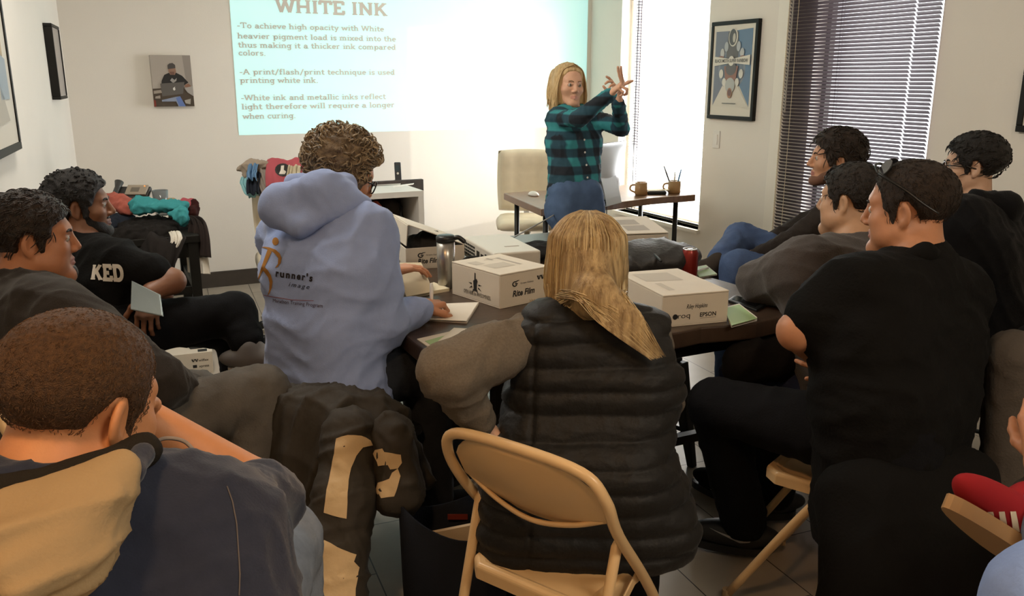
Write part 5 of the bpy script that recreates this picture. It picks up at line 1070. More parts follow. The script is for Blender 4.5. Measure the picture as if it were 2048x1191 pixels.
# ================================================================== people
def seg2(y, z, poly):
    """signed distance to a polygon in the side view (y forward, z up)"""
    P = np.array(poly, float); n = len(P); d = np.full(len(y), 1e9); ins = np.zeros(len(y), bool)
    for i in range(n):
        a, b = P[i], P[(i + 1) % n]; e = b - a; wy, wz = y - a[0], z - a[1]
        t = np.clip((wy * e[0] + wz * e[1]) / (e @ e + 1e-12), 0, 1)
        d = np.minimum(d, (wy - e[0] * t) ** 2 + (wz - e[1] * t) ** 2)
        c = (a[1] > z) != (b[1] > z); xi = a[0] + (z - a[1]) / (b[1] - a[1] + 1e-12) * e[0]; ins ^= c & (y < xi)
    return np.where(ins, -1, 1) * np.sqrt(d)
class Head:
    def __init__(s, c, fwd, size=1.0, roll=0.0, jaw=1.0, fat=0.0, nose=1.0, fem=0.0):
        s.c = np.asarray(c, float); f = nrm(fwd); r = nrm(np.cross(f, EZ)); u = np.cross(r, f)
        if roll: r, u = r * math.cos(roll) + u * math.sin(roll), u * math.cos(roll) - r * math.sin(roll)
        s.R = np.stack([r, f, u], 1); s.s = size; s.jaw, s.fat, s.nose, s.fem = jaw, fat, nose, fem
    def W(s, x, y, z): return s.c + s.R @ (np.array([x, y, z]) * s.s)
    def loc(s, P): return (P - s.c) @ s.R / s.s
    def skull(s, L):
        d = f_ell((0, -.015, .047), (.076, .098, .080))(L)
        d = smin(d, f_ell((0, .022, -.018), (.062 + .006 * s.fat, .066, .086))(L), .03)
        A = np.abs(L[:, :1]); M = np.concatenate([A, L[:, 1:]], 1)
        d = smin(d, f_rc((.052 * s.jaw, 0, -.045), (.020 * s.jaw, .068, -.090), .024 + .008 * s.fat, .018)(M), .025)
        return smin(d, f_ell((0, .078, -.092), (.020 * s.jaw, .016, .016))(L), .02)
    def full(s, L):
        d = s.skull(L); M = np.concatenate([np.abs(L[:, :1]), L[:, 1:]], 1)
        d = smin(d, f_rc((0, .079, .033), (.034, .070, .031), .013 - .003 * s.fem)(M), .02)
        d = smin(d, f_ell((.042, .055, -.016), (.024, .026, .022))(M), .025)
        if s.fat: d = smin(d, f_ell((.045, .035, -.055), (.03, .035, .03))(M), .03); d = smin(d, f_ell((0, .03, -.105), (.045, .05, .028))(L), .03)
        d = smax(d, -f_ell((.031, .098, .010), (.017, .020, .011))(M), .012)
        n = s.nose
        d = smin(d, f_rc((0, .086, .022), (0, .094 + .009 * n, -.020), .0075, .0112)(L), .010)
        d = smin(d, f_ell((.012, .092, -.027), (.0085, .012, .0075))(M), .006)
        d = smin(d, f_rc((0, .088, -.050), (.020, .080, -.053), .0055, .003)(M), .006)
        d = smin(d, f_rc((0, .087, -.063), (.017, .079, -.061), .0065, .003)(M), .006)
        d = smax(d, -f_rc((0, .096, -.0565), (.020, .087, -.0575), .0022)(M), .003)
        # upper lid
        d = smin(d, f_rc((.018, .086, .013), (.044, .078, .012), .0035)(M), .005)
        # ear
        q = M - np.array([.080, -.008, .002]); c_, s_ = math.cos(.45), math.sin(.45); q = np.stack([q[:, 0] * c_ + q[:, 1] * s_, q[:, 1] * c_ - q[:, 0] * s_, q[:, 2] - q[:, 1] * .15], 1)
        e = f_ell((0, 0, .002), (.0075, .0185, .031))(q); e = smin(e, f_ell((0, .004, -.024), (.006, .009, .011))(q), .006)
        e = smax(e, -f_ell((.009, .003, .004), (.0075, .0105, .019))(q), .004)
        return smin(d, e, .007)
    def op(s, k=.02): return ('u', k, lambda P: s.full(s.loc(P)) * s.s, s.W(0, 0, .01), .17 * s.s)
    def shell(s, poly, t, tb=None, k=.01, xcut=None):
        """hair, beard and the like: an offset of the head limited by an outline in the side view"""
        def f(P):
            L = s.loc(P); tt = t if tb is None else tb(L, t)
            d = smax(s.skull(L) - tt, seg2(L[:, 1], L[:, 2], poly), k)
            if xcut is not None: d = smax(d, np.abs(L[:, 0]) - xcut, k)
            return d * s.s
        return ('u', 0, f, s.W(0, 0, .01), .19 * s.s + t)
HAIR_SHORT = [(.11, .085), (.088, .072), (.070, .066), (.058, .05), (.050, .022), (.036, .012), (.030, -.02), (.014, -.022), (.010, .004), (.004, .034), (-.014, .036), (-.030, .012), (-.036, -.035), (-.055, -.068), (-.12, -.072), (-.25, .0), (-.2, .25), (.15, .25)]
def hand_ops(w, d, n, s, curl=(.5, .6, .4), size=1.0, spread=.12, curls=None, thumb=(.35, .25), tout=.75):
    """palm from the wrist w along d, palm facing n, thumb on side s * (n x d)"""
    w = np.asarray(w, float); d = nrm(d); n = nrm(n - d * (np.asarray(n) @ d)); x = np.cross(n, d) * s; z = size; ops = []
    kn = [(.031, .088), (.010, .093), (-.011, .089), (-.030, .080)]
    ops.append(rc(w - d * .01, w + d * .03, .024 * z, .022 * z, .015, (n, 1.45)))
    for kx, ky in kn: ops.append(rc(w + (x * kx * .45 + d * .012) * z, w + (x * kx + d * ky) * z, .0145 * z, .0105 * z, .012))
    ln = [(.042, .025, .020), (.046, .029, .021), (.042, .027, .020), (.033, .020, .018)]; rr = [.0088, .0090, .0085, .0075]
    for i, ((kx, ky), l, r) in enumerate(zip(kn, ln, rr)):
        p = w + (x * kx + d * ky) * z; a = 0; cc = curls[i] if curls else curl
        sp = (1.5 - i) * spread * .5
        for j in range(3):
            a += cc[j]; dirv = nrm((d * math.cos(sp) + x * math.sin(sp)) * math.cos(a) + n * math.sin(a)); q = p + dirv * l[j] * z
            ops.append(rc(p, q, (r - .0006 * j) * z, (r - .0006 * (j + 1)) * z, .0035)); p = q
    p = w + (d * .022 + x * .022 + n * .006) * z; dv = nrm(d * .62 + x * tout + n * .2)
    for j, (l, r) in enumerate(((.045, .0135), (.032, .0105), (.027, .0092))):
        if j: c = thumb[j - 1]; dv = nrm(dv * math.cos(c) + nrm(n * .5 + d * .6 - x * .5) * math.sin(c))
        q = p + dv * l * z; ops.append(rc(p, q, r * z, (r - .0015) * z, .006)); p = q
    return ops
def seated(pel, ang, lean=0.1, s=1.0):
    f = V3(math.cos(ang), math.sin(ang), 0); l = V3(-math.sin(ang), math.cos(ang), 0); u = nrm(EZ * math.cos(lean) + f * math.sin(lean)); pel = np.asarray(pel, float)
    J = dict(pel=pel, waist=pel + u * .18 * s, chest=pel + u * .36 * s, sh=pel + u * .475 * s, neck=pel + u * .55 * s, f=f, l=l, u=u, s=s, lat=l)
    J['head'] = J['neck'] + (EZ * .125 + f * .035) * s
    for k, g in (('l', 1), ('r', -1)):
        J['s' + k] = J['sh'] + l * g * .19 * s - u * .02; J['e' + k] = J['s' + k] + (-EZ * .26 + f * .10 + l * g * .05) * s; J['w' + k] = J['e' + k] + (f * .22 - l * g * .10 + EZ * .0) * s
        J['h' + k] = pel + l * g * .09 * s - EZ * .01; J['k' + k] = J['h' + k] + (f * .42 + l * g * .07) * s; J['a' + k] = J['k' + k] * V3(1, 1, 0) + EZ * .085 + f * .02; J['t' + k] = J['a' + k] + f * .15 - EZ * .045
    return J
def put(J, **kw):
    for k, v in kw.items(): J[k] = np.asarray(v, float)
    return J
def shoulder_lat(J): return nrm(J['sl'] - J['sr'])
def torso_st(J, g=0.0, wide=1.0, belly=0.0, low=.05):
    L = shoulder_lat(J); H = J['lat']; s = J['s']; m = nrm(L * .5 + H * .5); f = J['f']
    hw = np.linalg.norm(J['sl'] - J['sr']) / 2
    return [(J['pel'] - J['u'] * low, .085 * s * wide, .115 * s + g, H), (J['waist'] + f * belly * .5, .070 * s * wide, .098 * s + g + belly, m), (J['chest'] + f * belly * .2, .085 * s * wide, .105 * s + g + belly * .4, L), (J['sh'], hw - .06, .080 * s + g, L)]
def legs(J, which, r=(.080, .060, .040), g=0.0, knee_to=1.0):
    o = []
    for k in which:
        o.append(rc(J['h' + k], J['k' + k], r[0] + g, r[1] + g, .03)); o.append(rc(J['k' + k], J['k' + k] * (1 - knee_to) + J['a' + k] * knee_to, r[1] + g, r[2] + g, .02))
    return o
def arm(J, k, r=(.050, .042, .030), g=0.0, e0=0.0, e1=1.0):
    S, E, Wp = J['s' + k], J['e' + k], J['w' + k]
    o = [rc(S, E, r[0] + g, r[1] + g, .03)]
    if e1 > 0: o.append(rc(E, E + (Wp - E) * e1, r[1] + g, r[1] + (r[2] - r[1]) * e1 + g, .015))
    return o
SKINS = {}
def skin(name, c): 
    m = mat(name, c, .55, var=.05, vscale=40, bump=.05, bscale=300); m.node_tree.nodes['Principled BSDF'].inputs['Subsurface Weight'].default_value = .06; m.node_tree.nodes['Principled BSDF'].inputs['Subsurface Radius'].default_value = (.01, .004, .002); return m
def body(name, label, J, H, msk, hands=(), h=.014, hh=.0042, hf=.0045, wide=1.0, neck_r=.055, lips=None, legs_=('l', 'r'), group='people watching the slide', belly=0.0, armr=(.043, .038, .028), dress=None):
    st = torso_st(J, -.022, wide * .92, belly); ops = [loft(st, .03)]
    ops.append(rc(J['sh'] - J['u'] * .01, J['neck'], .060 * J['s'], neck_r, .04))
    ops.append(rc(J['neck'] - J['u'] * .02, H.W(0, -.022, -.035), neck_r, neck_r * .95, .03))
    for k in 'lr': ops.append(rc(J['neck'] - J['u'] * .045, J['s' + k],   .032 * J['s'], .036 * J['s'], .03)); ops += arm(J, k, armr)
    ops += legs(J, legs_, (.072, .052, .036))
    for k in legs_: ops.append(rc(J['a' + k], J['a' + k] * .3 + J['t' + k] * .7, .027, .018, .015))
    ops.append(H.op(.018)); fine = [(H.W(0, 0, .01), .14 * H.s, hh)]
    for k, hd in hands:
        ops += hd; c = sum(o[3] for o in hd) / len(hd); fine.append((c, .11, hf))
    def fmat(C):
        L = H.loc(C); return ((np.abs(L[:, 0]) < .021) & (L[:, 1] > .074) & (L[:, 2] > -.067) & (L[:, 2] < -.049)).astype(int)
    o = blob('person', ops, [msk, lips or msk], None, h, fine, facemat=fmat, smoothing=0)
    tag(o, label, 'person', group); return o
def eyes(H, par, iris='#2c241c', brow=None, browr=.003):
    m1 = mat('eye_white', '#b3aaa0', .3)
    for g in (-1, 1):
        c = H.W(g * .031, .0765, .0095); mb = MB(); n = 14
        prof = [(.0115 * math.sin(a), .0115 * math.cos(a)) for a in np.linspace(math.pi, 0, 12)]
        o = MB().lathe(prof, c, H.R[:, 1], n).build('eye', [m1, mat('iris_' + iris[1:], iris, .2)], par, smooth=True)
        me = o.data
        for p in me.polygons: p.material_index = 1 if p.index // n >= 9 else 0
        if brow is not None:
            pts = [H.W(g * x, y, z) for x, y, z in ((.014, .0925, .027), (.027, .0910, .032), (.041, .080, .029))]
            MB().tube(spline(pts, 4), browr * H.s, 6).build('eyebrow', brow, par, smooth=True)
def glasses(H, par, m, rim=.0018, w=.026, h=.018, name='glasses', label=None):
    """worn: a child of the person"""
    mb = MB(); lens = MB(); ring = [(math.copysign(abs(math.cos(a)) ** .7, math.cos(a)) * w, math.copysign(abs(math.sin(a)) ** .7, math.sin(a)) * h) for a in np.linspace(0, 2 * math.pi, 25)[:-1]]
    for g in (-1, 1):
        pts = [H.W(g * .033 + x, .103 - abs(g * .033 + x) * .12, .006 + z) for x, z in ring]; mb.tube(pts, rim, 6, closed=True); lens.add(pts, [tuple(range(24))])
        mb.tube([H.W(g * (.033 + w), .094, .012), H.W(g * .076, .085, .014), H.W(g * .082, .02, .012), H.W(g * .083, -.012, .004)], rim, 6)
    mb.tube([H.W(-.008, .103, .010), H.W(0, .106, .013), H.W(.008, .103, .010)], rim, 6)
    o = mb.build(name, m, par, smooth=True); lens.build('lens', gm, o); return o
def shoe(name, J, k, mu, ms, par, fwd=None, size=1.0, up=None, hgt=.045):
    a, t = J['a' + k], J['t' + k]; d = nrm(t - a) if fwd is None else nrm(fwd); up = EZ if up is None else nrm(up); d = nrm(d - up * (d @ up)); lat = np.cross(up, d)
    b = a - up * .05 * size - d * .045 * size
    R = np.stack([d, lat, up], 1)
    ops = [ell(b + d * .075 * size + up * .02, (.145 * size, .047 * size, hgt * size), R=R), rc(a - up * .035, a + up * .012, .046 * size, .044 * size, .03), plane(b - up * .012, -up, .006)]
    o = blob(name, ops, mu, par, .007)
    poly = [(.13 * math.cos(q) + .012 * math.cos(2 * q), (.046 - .008 * math.cos(q - .3)) * math.sin(q)) for q in np.linspace(0, 2 * math.pi, 29)[:-1]]
    MB().prism(poly, b + d * .08 * size - up * .035, d * size, lat * size, up, .026).build('sole', ms, o, smooth=False)
    return o
def top(name, J, m, par, g=.016, hem=.12, sleeve=('l', 'r'), long_=1.0, armr=(.058, .050, .038), wide=1.0, belly=0.0, amp=.006, sc=22, seed=1, h=.011, extra=(), collar=.0, cut=None, neckcut=True, stretch=(1, 1, 1), short=None, neck_r=.06, fine=()):
    st = torso_st(J, g, wide, belly, low=hem + .06)
    ops = [loft(st, .04), rc(J['sh'] + J['u'] * .0, J['neck'] - J['u'] * .005, .082 * J['s'] + g * .5, neck_r + .008 + collar, .05)]
    for k in 'lr': ops.append(rc(J['neck'] - J['u'] * .05, J['s' + k], .05 * J['s'] + g * .6, .053 * J['s'] + g * .7, .045))
    for k in sleeve:
        if short is None: ops += arm(J, k, armr, 0, 0, long_)
        else:
            E = J['s' + k] + (J['e' + k] - J['s' + k]) * short; ops.append(rc(J['s' + k], E, armr[0], armr[1] + .006, .03)); ops.append(plane(E, E - J['s' + k], .006)) if False else None
            if ops[-1] is None: ops.pop()
    ops += list(extra)
    ops.append(plane(J['pel'] - J['u'] * hem, -J['u'], .012))
    if neckcut: a_ = nrm(J['u'] + J['f'] * .45); c_ = J['neck'] + a_ * (.085 + collar); ops.append(('s', .012, f_rc(c_, c_ + a_ * .2, .078), c_ + a_ * .1, .2))
    return blob(name, ops, m, par, h, fine, amp=amp, sc=sc, seed=seed, stretch=stretch)
def pants(name, J, m, par, r=(.092, .072, .062), rr=.118, which=('l', 'r'), amp=.005, seed=2, h=.012, top_=.10, kto=.95, extra=(), wide=1.0):
    H = J['lat']
    ops = [loft([(J['pel'] - J['u'] * .06, .09 * J['s'] * wide, rr * J['s'], H), (J['pel'] + J['u'] * top_, .075 * J['s'] * wide, (rr - .006) * J['s'], H)], .03)] + legs(J, which, r, 0, kto) + list(extra)
    for k in which: pass
    return blob(name, ops, m, par, h, amp=amp, sc=38, seed=seed)
def strands(name, curves, r, m, par, n=4, seg=7):
    mb = MB()
    for c in curves:
        pts = spline(c, seg); L = len(pts); mb.tube(pts, [r * (0.55 + .45 * math.sin(math.pi * min(1, .18 + i / L)) ) * (1 if i < L * .8 else max(.25, (L - i) / (L * .2))) for i in range(L)], n, cap=False)
    return mb.build(name, m, par, smooth=True)
def hairmat(name, a, b, sc=60, rough=.5, stretch=(1, 1, 1)): return mat(name, a, rough, col2=b, vscale=sc, bump=.6, bscale=sc * 4, stretch=stretch, spec=.35)
def short_hair(H, par, m, t=.011, poly=HAIR_SHORT, amp=.003, sc=120, seed=3, h=.0055, name='hair', fade=True, shape=None):
    def tb(L, t):
        q = np.clip((L[:, 2] + .06) / .10, 0.15, 1); return t * q
    return blob(name, [H.shell(poly, t, tb if fade else None)], m, par, h, amp=amp, sc=sc, seed=seed, smoothing=1)
def tufts(H, par, m, n, t, ln, r, rng, zmin=-.012, ymax=.07, dirv=(0, -1, -.3), name='hair_strands', curl=.3, poly=HAIR_SHORT):
    """small locks lying on the hair shell"""
    cv = []; tries = 0
    while len(cv) < n and tries < n * 20:
        tries += 1; u = rng.normal(size=3); u /= np.linalg.norm(u)
        p = np.array([u[0] * .078, -.015 + u[1] * .1, .047 + u[2] * .082])
        if seg2(p[1:2], p[2:3], poly)[0] > -.004 or p[2] < zmin: continue
        P = np.array([p]); 
        for _ in range(3):
            d = H.skull(P)[0]; g = np.array([(H.skull(P + e)[0] - d) / .002 for e in np.eye(3) * .002]); P = P - (d - t * .8) * g
        p = P[0]; tang = np.array(dirv) + rng.normal(size=3) * curl; tang -= g * (tang @ g); tang /= np.linalg.norm(tang) + 1e-9
        cv.append([H.W(*p), H.W(*(p + tang * ln * .5 + g * t * .25)), H.W(*(p + tang * ln - g * t * .1))])
    return strands(name, cv, r, m, par, 4, 4)
TAU = 2 * math.pi
M_DENIM = mat('blue_denim', '#46587a', .85, var=.18, vscale=14, bump=.25, bscale=220)
M_DENIMD = mat('dark_denim', '#2d3138', .85, var=.2, vscale=14, bump=.25, bscale=220)
M_DENIMG = mat('grey_denim', '#57534e', .88, var=.2, vscale=12, bump=.25, bscale=200)
M_BLACKC = mat('black_jersey', '#0d0c0b', .92, bump=.2, bscale=120)
M_LIP = mat('lips', '#a06a5e', .45)

# ---------------------------------------------------------------- presenter
def build_presenter():
    msk = skin('fair_skin', '#d0a184')
    P = at(1150, 398, 4.78); fwd = dirc(.48, -.86); ang = math.atan2(fwd[1], fwd[0]); J = seated(P, ang, .02, .93)
    f, l = J['f'], J['l']
    put(J, neck=at(1143, 214, 4.78), sh=at(1148, 240, 4.79), chest=at(1148, 285, 4.79), waist=at(1149, 345, 4.79))
    put(J, sr=at(1112, 238, 4.72), sl=at(1188, 236, 4.88), er=at(1160, 236, 4.49), wr=at(1222, 187, 4.42), el=at(1242, 256, 4.72), wl=at(1237, 205, 4.55))
    put(J, hr=P - l * .085 - EZ * .03, hl=P + l * .085 - EZ * .03)
    put(J, kr=at(1142, 520, 4.75), kl=at(1175, 520, 4.80)); 
    for k in 'lr': J['a' + k] = J['k' + k] * V3(1, 1, 0) + EZ * .085 - f * .02; J['t' + k] = J['a' + k] + f * .15 - EZ * .045
    H = Head(at(1136, 174, 4.77), dirc(.40, -.88, .02), .98, fem=1, jaw=.85, nose=.8, roll=.06)
    d1 = nrm(at(1240, 171, 4.36) - J['wr']); d2 = nrm(at(1237, 178, 4.5) - J['wl'])
    hr = hand_ops(J['wr'], d1, dirc(.45, .3, -.85), -1, curls=[(-.95, .1, .1), (-1.05, .1, .1), (1.2, 1.3, .8), (1.3, 1.3, .8)], size=.95, tout=.8)
    hl = hand_ops(J['wl'], dirc(-.15, -.2, 1), dirc(-.8, -.5, 0), 1, curls=[(.25, .4, .3), (.6, .8, .5), (.8, .9, .6), (.9, .9, .6)], size=.9)
    b = body('person', 'woman in a teal plaid shirt standing with both hands raised', J, H, msk, (('r', hr), ('l', hl)), h=.014, hh=.0036, lips=mat('lips_soft', '#c78d7b', .5), neck_r=.043, group='people at the talk', armr=(.034, .031, .024))
    eyes(H, b, '#5f5648', mat('brow_blond', '#8a6a48', .8), .0022)
    # buffalo plaid
    pm = bpy.data.materials.new('teal_plaid'); pm.use_nodes = True; nt = pm.node_tree; bs = nt.nodes['Principled BSDF']; bs.inputs['Roughness'].default_value = .85
    tc = nt.nodes.new('ShaderNodeTexCoord'); mp = nt.nodes.new('ShaderNodeMapping'); mp.inputs['Rotation'].default_value = (0, 0, -ang + .9); nt.links.new(tc.outputs['Object'], mp.inputs[0])
    sx = nt.nodes.new('ShaderNodeSeparateXYZ'); nt.links.new(mp.outputs[0], sx.inputs[0]); chan = []
    for ax in ('X', 'Z'):
        a = nt.nodes.new('ShaderNodeMath'); a.operation = 'MULTIPLY'; a.inputs[1].default_value = math.pi / .047; nt.links.new(sx.outputs[ax], a.inputs[0])
        s_ = nt.nodes.new('ShaderNodeMath'); s_.operation = 'SINE'; nt.links.new(a.outputs[0], s_.inputs[0])
        q = nt.nodes.new('ShaderNodeMapRange'); q.inputs[1].default_value = -.25; q.inputs[2].default_value = .25; nt.links.new(s_.outputs[0], q.inputs[0]); chan.append(q)
    ad = nt.nodes.new('ShaderNodeMath'); ad.operation = 'ADD'; nt.links.new(chan[0].outputs[0], ad.inputs[0]); nt.links.new(chan[1].outputs[0], ad.inputs[1])
    hf_ = nt.nodes.new('ShaderNodeMath'); hf_.operation = 'MULTIPLY'; hf_.inputs[1].default_value = .5; nt.links.new(ad.outputs[0], hf_.inputs[0])
    rp = nt.nodes.new('ShaderNodeValToRGB'); e = rp.color_ramp.elements; e[0].color = (*hexl('#0d1620'), 1); e[1].color = (*hexl('#2f8186'), 1); x = e.new(.5); x.color = (*hexl('#1b3f4d'), 1); nt.links.new(hf_.outputs[0], rp.inputs[0]); nt.links.new(rp.outputs[0], bs.inputs['Base Color'])
    s = top('plaid_shirt', J, pm, b, g=.004, hem=.02, long_=.97, armr=(.048, .047, .037), amp=.007, sc=50, seed=5, h=.009, neck_r=.045, wide=.93)
    fn = nrm(f); 
    for k in range(6):
        c = J['chest'] + f * .13 + EZ * (.09 - k * .068)
        t = BVHTree.FromPolygons([parent_matrix(s) @ v.co for v in s.data.vertices], [tuple(p.vertices) for p in s.data.polygons]).ray_cast(Vector(c + f * .3), Vector(-f)) if k == 0 else None
        if k == 0: BV = BVHTree.FromPolygons([v.co for v in s.data.vertices], [tuple(p.vertices) for p in s.data.polygons])
        h0 = BV.ray_cast(Vector(c + f * .3), Vector(-f))
        if h0[0] is not None: MB().lathe([(0, 0), (.006, 0), (.0055, .002), (0, .0025)], np.array(h0[0]) + f * .0005, f, 10).build('button', M_WHITEPL, s)
    pants('jeans', J, mat('slate_denim', '#4a5d7a', .85, var=.15, vscale=14, bump=.2, bscale=200), b, (.085, .060, .052), amp=.004, seed=6, top_=.03, kto=1, wide=.9)
    for k in 'lr': shoe('shoe', J, k, M_BLACKC, M_BLACKPL, b)
    # shoulder length blond hair, parted
    hm = hairmat('blond_hair', '#b08d5c', '#d9bd8c', 90, .45, (1, 1, .12))
    poly = [(.12, .118), (.086, .104), (.066, .082), (.050, .05), (.044, -.02), (.046, -.12), (.03, -.155), (-.2, -.155), (-.25, .0), (-.2, .25), (.15, .25)]
    def f1(P):
        L = H.loc(P); d = H.skull(L) - .013; A = np.concatenate([np.abs(L[:, :1]), L[:, 1:]], 1)
        d = smin(d, f_rc((.072, .010, .03), (.090, .020, -.115), .022, .018)(A), .03); d = smin(d, f_rc((0, -.075, .02), (0, -.075, -.12), .05, .045)(A), .04); d = smin(d, f_rc((.05, -.045, 0), (.06, -.04, -.12), .04, .035)(A), .03)
        return smax(d, seg2(L[:, 1], L[:, 2], poly), .012) * H.s
    hb = blob('hair', [('u', 0, f1, H.W(0, 0, -.02), .22)], hm, b, .006, amp=.004, sc=90, seed=7, stretch=(1, 1, .15))
    cv = []; r = np.random.default_rng(3)
    for i in range(170):
        g = 1 if i % 2 else -1; a = r.uniform(-1.2, .55); x0 = g * r.uniform(.002, .02); y0 = .075 * math.sin(a) ; 
        py = r.uniform(-.085, .052); 
        cv.append([H.W(g * .008, min(.075, py + .02), .128 - (py / .1) ** 2 * .03), H.W(g * .062, py, .092), H.W(g * .088, py * .95 + .002, .02), H.W(g * (.097 + r.uniform(-.006, .006)), py * .8 + .008, -.06), H.W(g * (.092 + r.uniform(-.02, .02)), py * .7 + .012, -.125 + r.uniform(-.02, .015))])
    strands('hair_strands', cv, .0035, hm, hb)
build_presenter()

# ---------------------------------------------------------------- person in the blue hoodie
def build_hoodie():
    msk = skin('ruddy_skin', '#b9805e')
    P = at(655, 765, 2.66); fwd = dirc(.72, .69); ang = math.atan2(fwd[1], fwd[0]); J = seated(P, ang, .12, 1.05)
    f, l = J['f'], J['l']
    put(J, waist=at(650, 655, 2.62), chest=at(655, 545, 2.62), sh=at(662, 470, 2.66), neck=at(672, 405, 2.70))
    put(J, sr=at(737, 492, 2.58), sl=at(560, 478, 2.80), er=at(760, 648, 2.58), wr=at(842, 618, 2.72), el=at(690, 600, 3.0), wl=at(775, 545, 2.98))
    H = Head(at(683, 352, 2.74), dirc(.80, .38, -.42), 1.03, jaw=.95, nose=1.0)
    hr = hand_ops(J['wr'], nrm(at(880, 598, 2.84) - J['wr']), nrm(-EZ * .55 - CR * .25 - HFW * .6 + EZ * .0) * -1 if False else nrm(-EZ + HFW * .35), 1, curls=[(.75, 1.0, .7), (.95, 1.2, .8), (1.1, 1.3, .9), (1.2, 1.3, .9)], thumb=(.7, .6), size=1.05)
    hl = hand_ops(J['wl'], nrm(at(812, 536, 3.02) - J['wl']), -EZ, -1, curl=(.3, .4, .3))
    j = put(J, kr=at(865, 735, 2.75), kl=at(860, 650, 3.1)); j['hr'] = at(720, 760, 2.62); j['hl'] = at(620, 745, 2.85)
    j['kr'] = at(850, 735, 2.78); j['ar'] = V3(*(j['kr'][:2] + CR[:2] * .02), .1); j['tr'] = j['ar'] + f * .15 - EZ * .045
    j['kl'] = at(880, 690, 3.1); j['al'] = V3(*(j['kl'][:2] + CR[:2] * .02), .1); j['tl'] = j['al'] + f * .15 - EZ * .045
    b = body('person', 'person with curly hair in a light blue hoodie, writing at the table', J, H, msk, (('r', hr), ('l', hl)), group='people at the talk')
    eyes(H, b, '#3a3028')
    M_H = mat('blue_fleece', '#8a9bc4', .95, var=.03, vscale=30, bump=.12, bscale=260, sheen=.15)
    L = shoulder_lat(J)
    ex = [rc(J['pel'] - l * .10 - J['u'] * .03, J['pel'] + l * .10 - J['u'] * .03, .135, .135, .05), rc(J['er'], (J['er'] + J['sr']) / 2 - l * .01, .078, .076, .03)]
    s = top('hoodie', J, M_H, b, g=.030, hem=.045, long_=.93, armr=(.074, .070, .048), amp=.009, sc=27, seed=11, h=.010, extra=ex, collar=.02, wide=1.06, neck_r=.07)
    M_RIB = mat('blue_rib', '#8292bb', .95, bump=.5, bscale=300, stretch=(1, 1, .05))
    # hood lying on the back, one soft mass with a fold
    n0 = J['neck']; u = J['u']; A = lambda x, y, d: at(x, y, d)
    ops = [rc(A(560, 400, 2.55), A(650, 385, 2.54), .055, .06, .05), rc(A(650, 385, 2.54), A(725, 410, 2.58), .06, .036, .05), rc(A(555, 425, 2.56), A(595, 450, 2.52), .05, .034, .05), rc(A(590, 368, 2.66), A(690, 368, 2.62), .035, .04, .05), rc(A(605, 450, 2.50), A(690, 415, 2.53), .025, .025, .05),
           ('s', .02, f_ell(H.W(0, -.01, -.02), (.085, .10, .14), H.R), H.W(0, 0, 0), .15)]
    blob('hood', ops, M_H, s, .009, amp=.006, sc=22, seed=13)
    blob('cuff', [rc(J['wr'] + (J['er'] - J['wr']) * .22, J['wr'] + (J['er'] - J['wr']) * .04, .047, .042, .01)], M_RIB, s, .006)
    # printing on the back
    nv = -nrm(ray(560, 560)); ex_, ey_ = nrm(CR), CU
    def pl(pts): return [at(x, y, 2.35) for x, y in pts]
    sc = 200 / 1323; Z = lambda pts: pl([(480 + x * sc, 460 + y * sc) for x, y in pts])
    M_GOLD = mat('ochre_print', '#94672f', .85)
    body_l = [(355, 210), (415, 255), (380, 330), (300, 500), (250, 590), (200, 700), (170, 790), (180, 720), (235, 560), (290, 400)]
    arm_l = [(245, 170), (300, 165), (380, 185), (470, 225), (530, 280), (558, 350), (545, 420), (500, 475), (462, 488), (505, 430), (510, 350), (470, 290), (420, 250), (355, 212), (300, 185)]
    leg_l = [(310, 470), (360, 520), (405, 590), (428, 680), (415, 770), (385, 850), (352, 885), (378, 800), (385, 700), (365, 620), (320, 560), (285, 515)]
    head_l = [(467 + 46 * math.cos(a) + 10 * math.sin(a), 98 + 60 * math.sin(a) - 12 * math.cos(a)) for a in np.linspace(0, TAU, 19)[:-1]]
    for q in (body_l, arm_l, leg_l, head_l): project_mesh('printed_runner', Z(q), [tuple(reversed(range(len(q))))], s, M_GOLD, s, nv, .0015)
    bs_ = lambda x0, y0, x1, y1: (pl([(480 + x0 * sc, 460 + y0 * sc)])[0], nrm(pl([(480 + x1 * sc, 460 + y1 * sc)])[0] - pl([(480 + x0 * sc, 460 + y0 * sc)])[0]), np.linalg.norm(pl([(480 + x1 * sc, 460 + y1 * sc)])[0] - pl([(480 + x0 * sc, 460 + y0 * sc)])[0]))
    M_INK = mat('brown_ink', '#262020', .85); k_ = sc * 2.35 / CF
    for tx, x0, y0, x1, y1, cap, bold, shear in (("runner's", 238, 585, 852, 668, 95, .035, 0), ('image', 445, 728, 805, 775, 62, 0, .25)):
        o, e1, w = bs_(x0, y0, x1, y1); e2 = nrm(CU - e1 * (CU @ e1)); text_on('printed_text', tx, o, e1, e2, M_INK, s, width=w, height=cap * k_, bold=bold, shear=shear, spacing=1.35, project=s, lift=.0025)
    o, e1, w = bs_(150, 955, 1000, 1030); text_on('printed_text', 'Half Marathon Training Program'[5:], o, e1, nrm(CU - e1 * (CU @ e1)), mat('rust_ink', '#4a3a40', .85), s, width=w, height=52 * k_, project=s, lift=.002)
    q = [(130, 845), (400, 888), (700, 935), (1000, 940), (1000, 947), (700, 943), (400, 897), (130, 853)]
    project_mesh('printed_line', Z(q), [(7, 6, 1, 0), (6, 5, 2, 1), (5, 4, 3, 2)], s, mat('red_ink', '#8a4a4a', .85), s, nv, .002)
    pn = pants('jeans', j, M_DENIMD, b, (.105, .083, .07), seed=14, top_=.02, amp=.008)
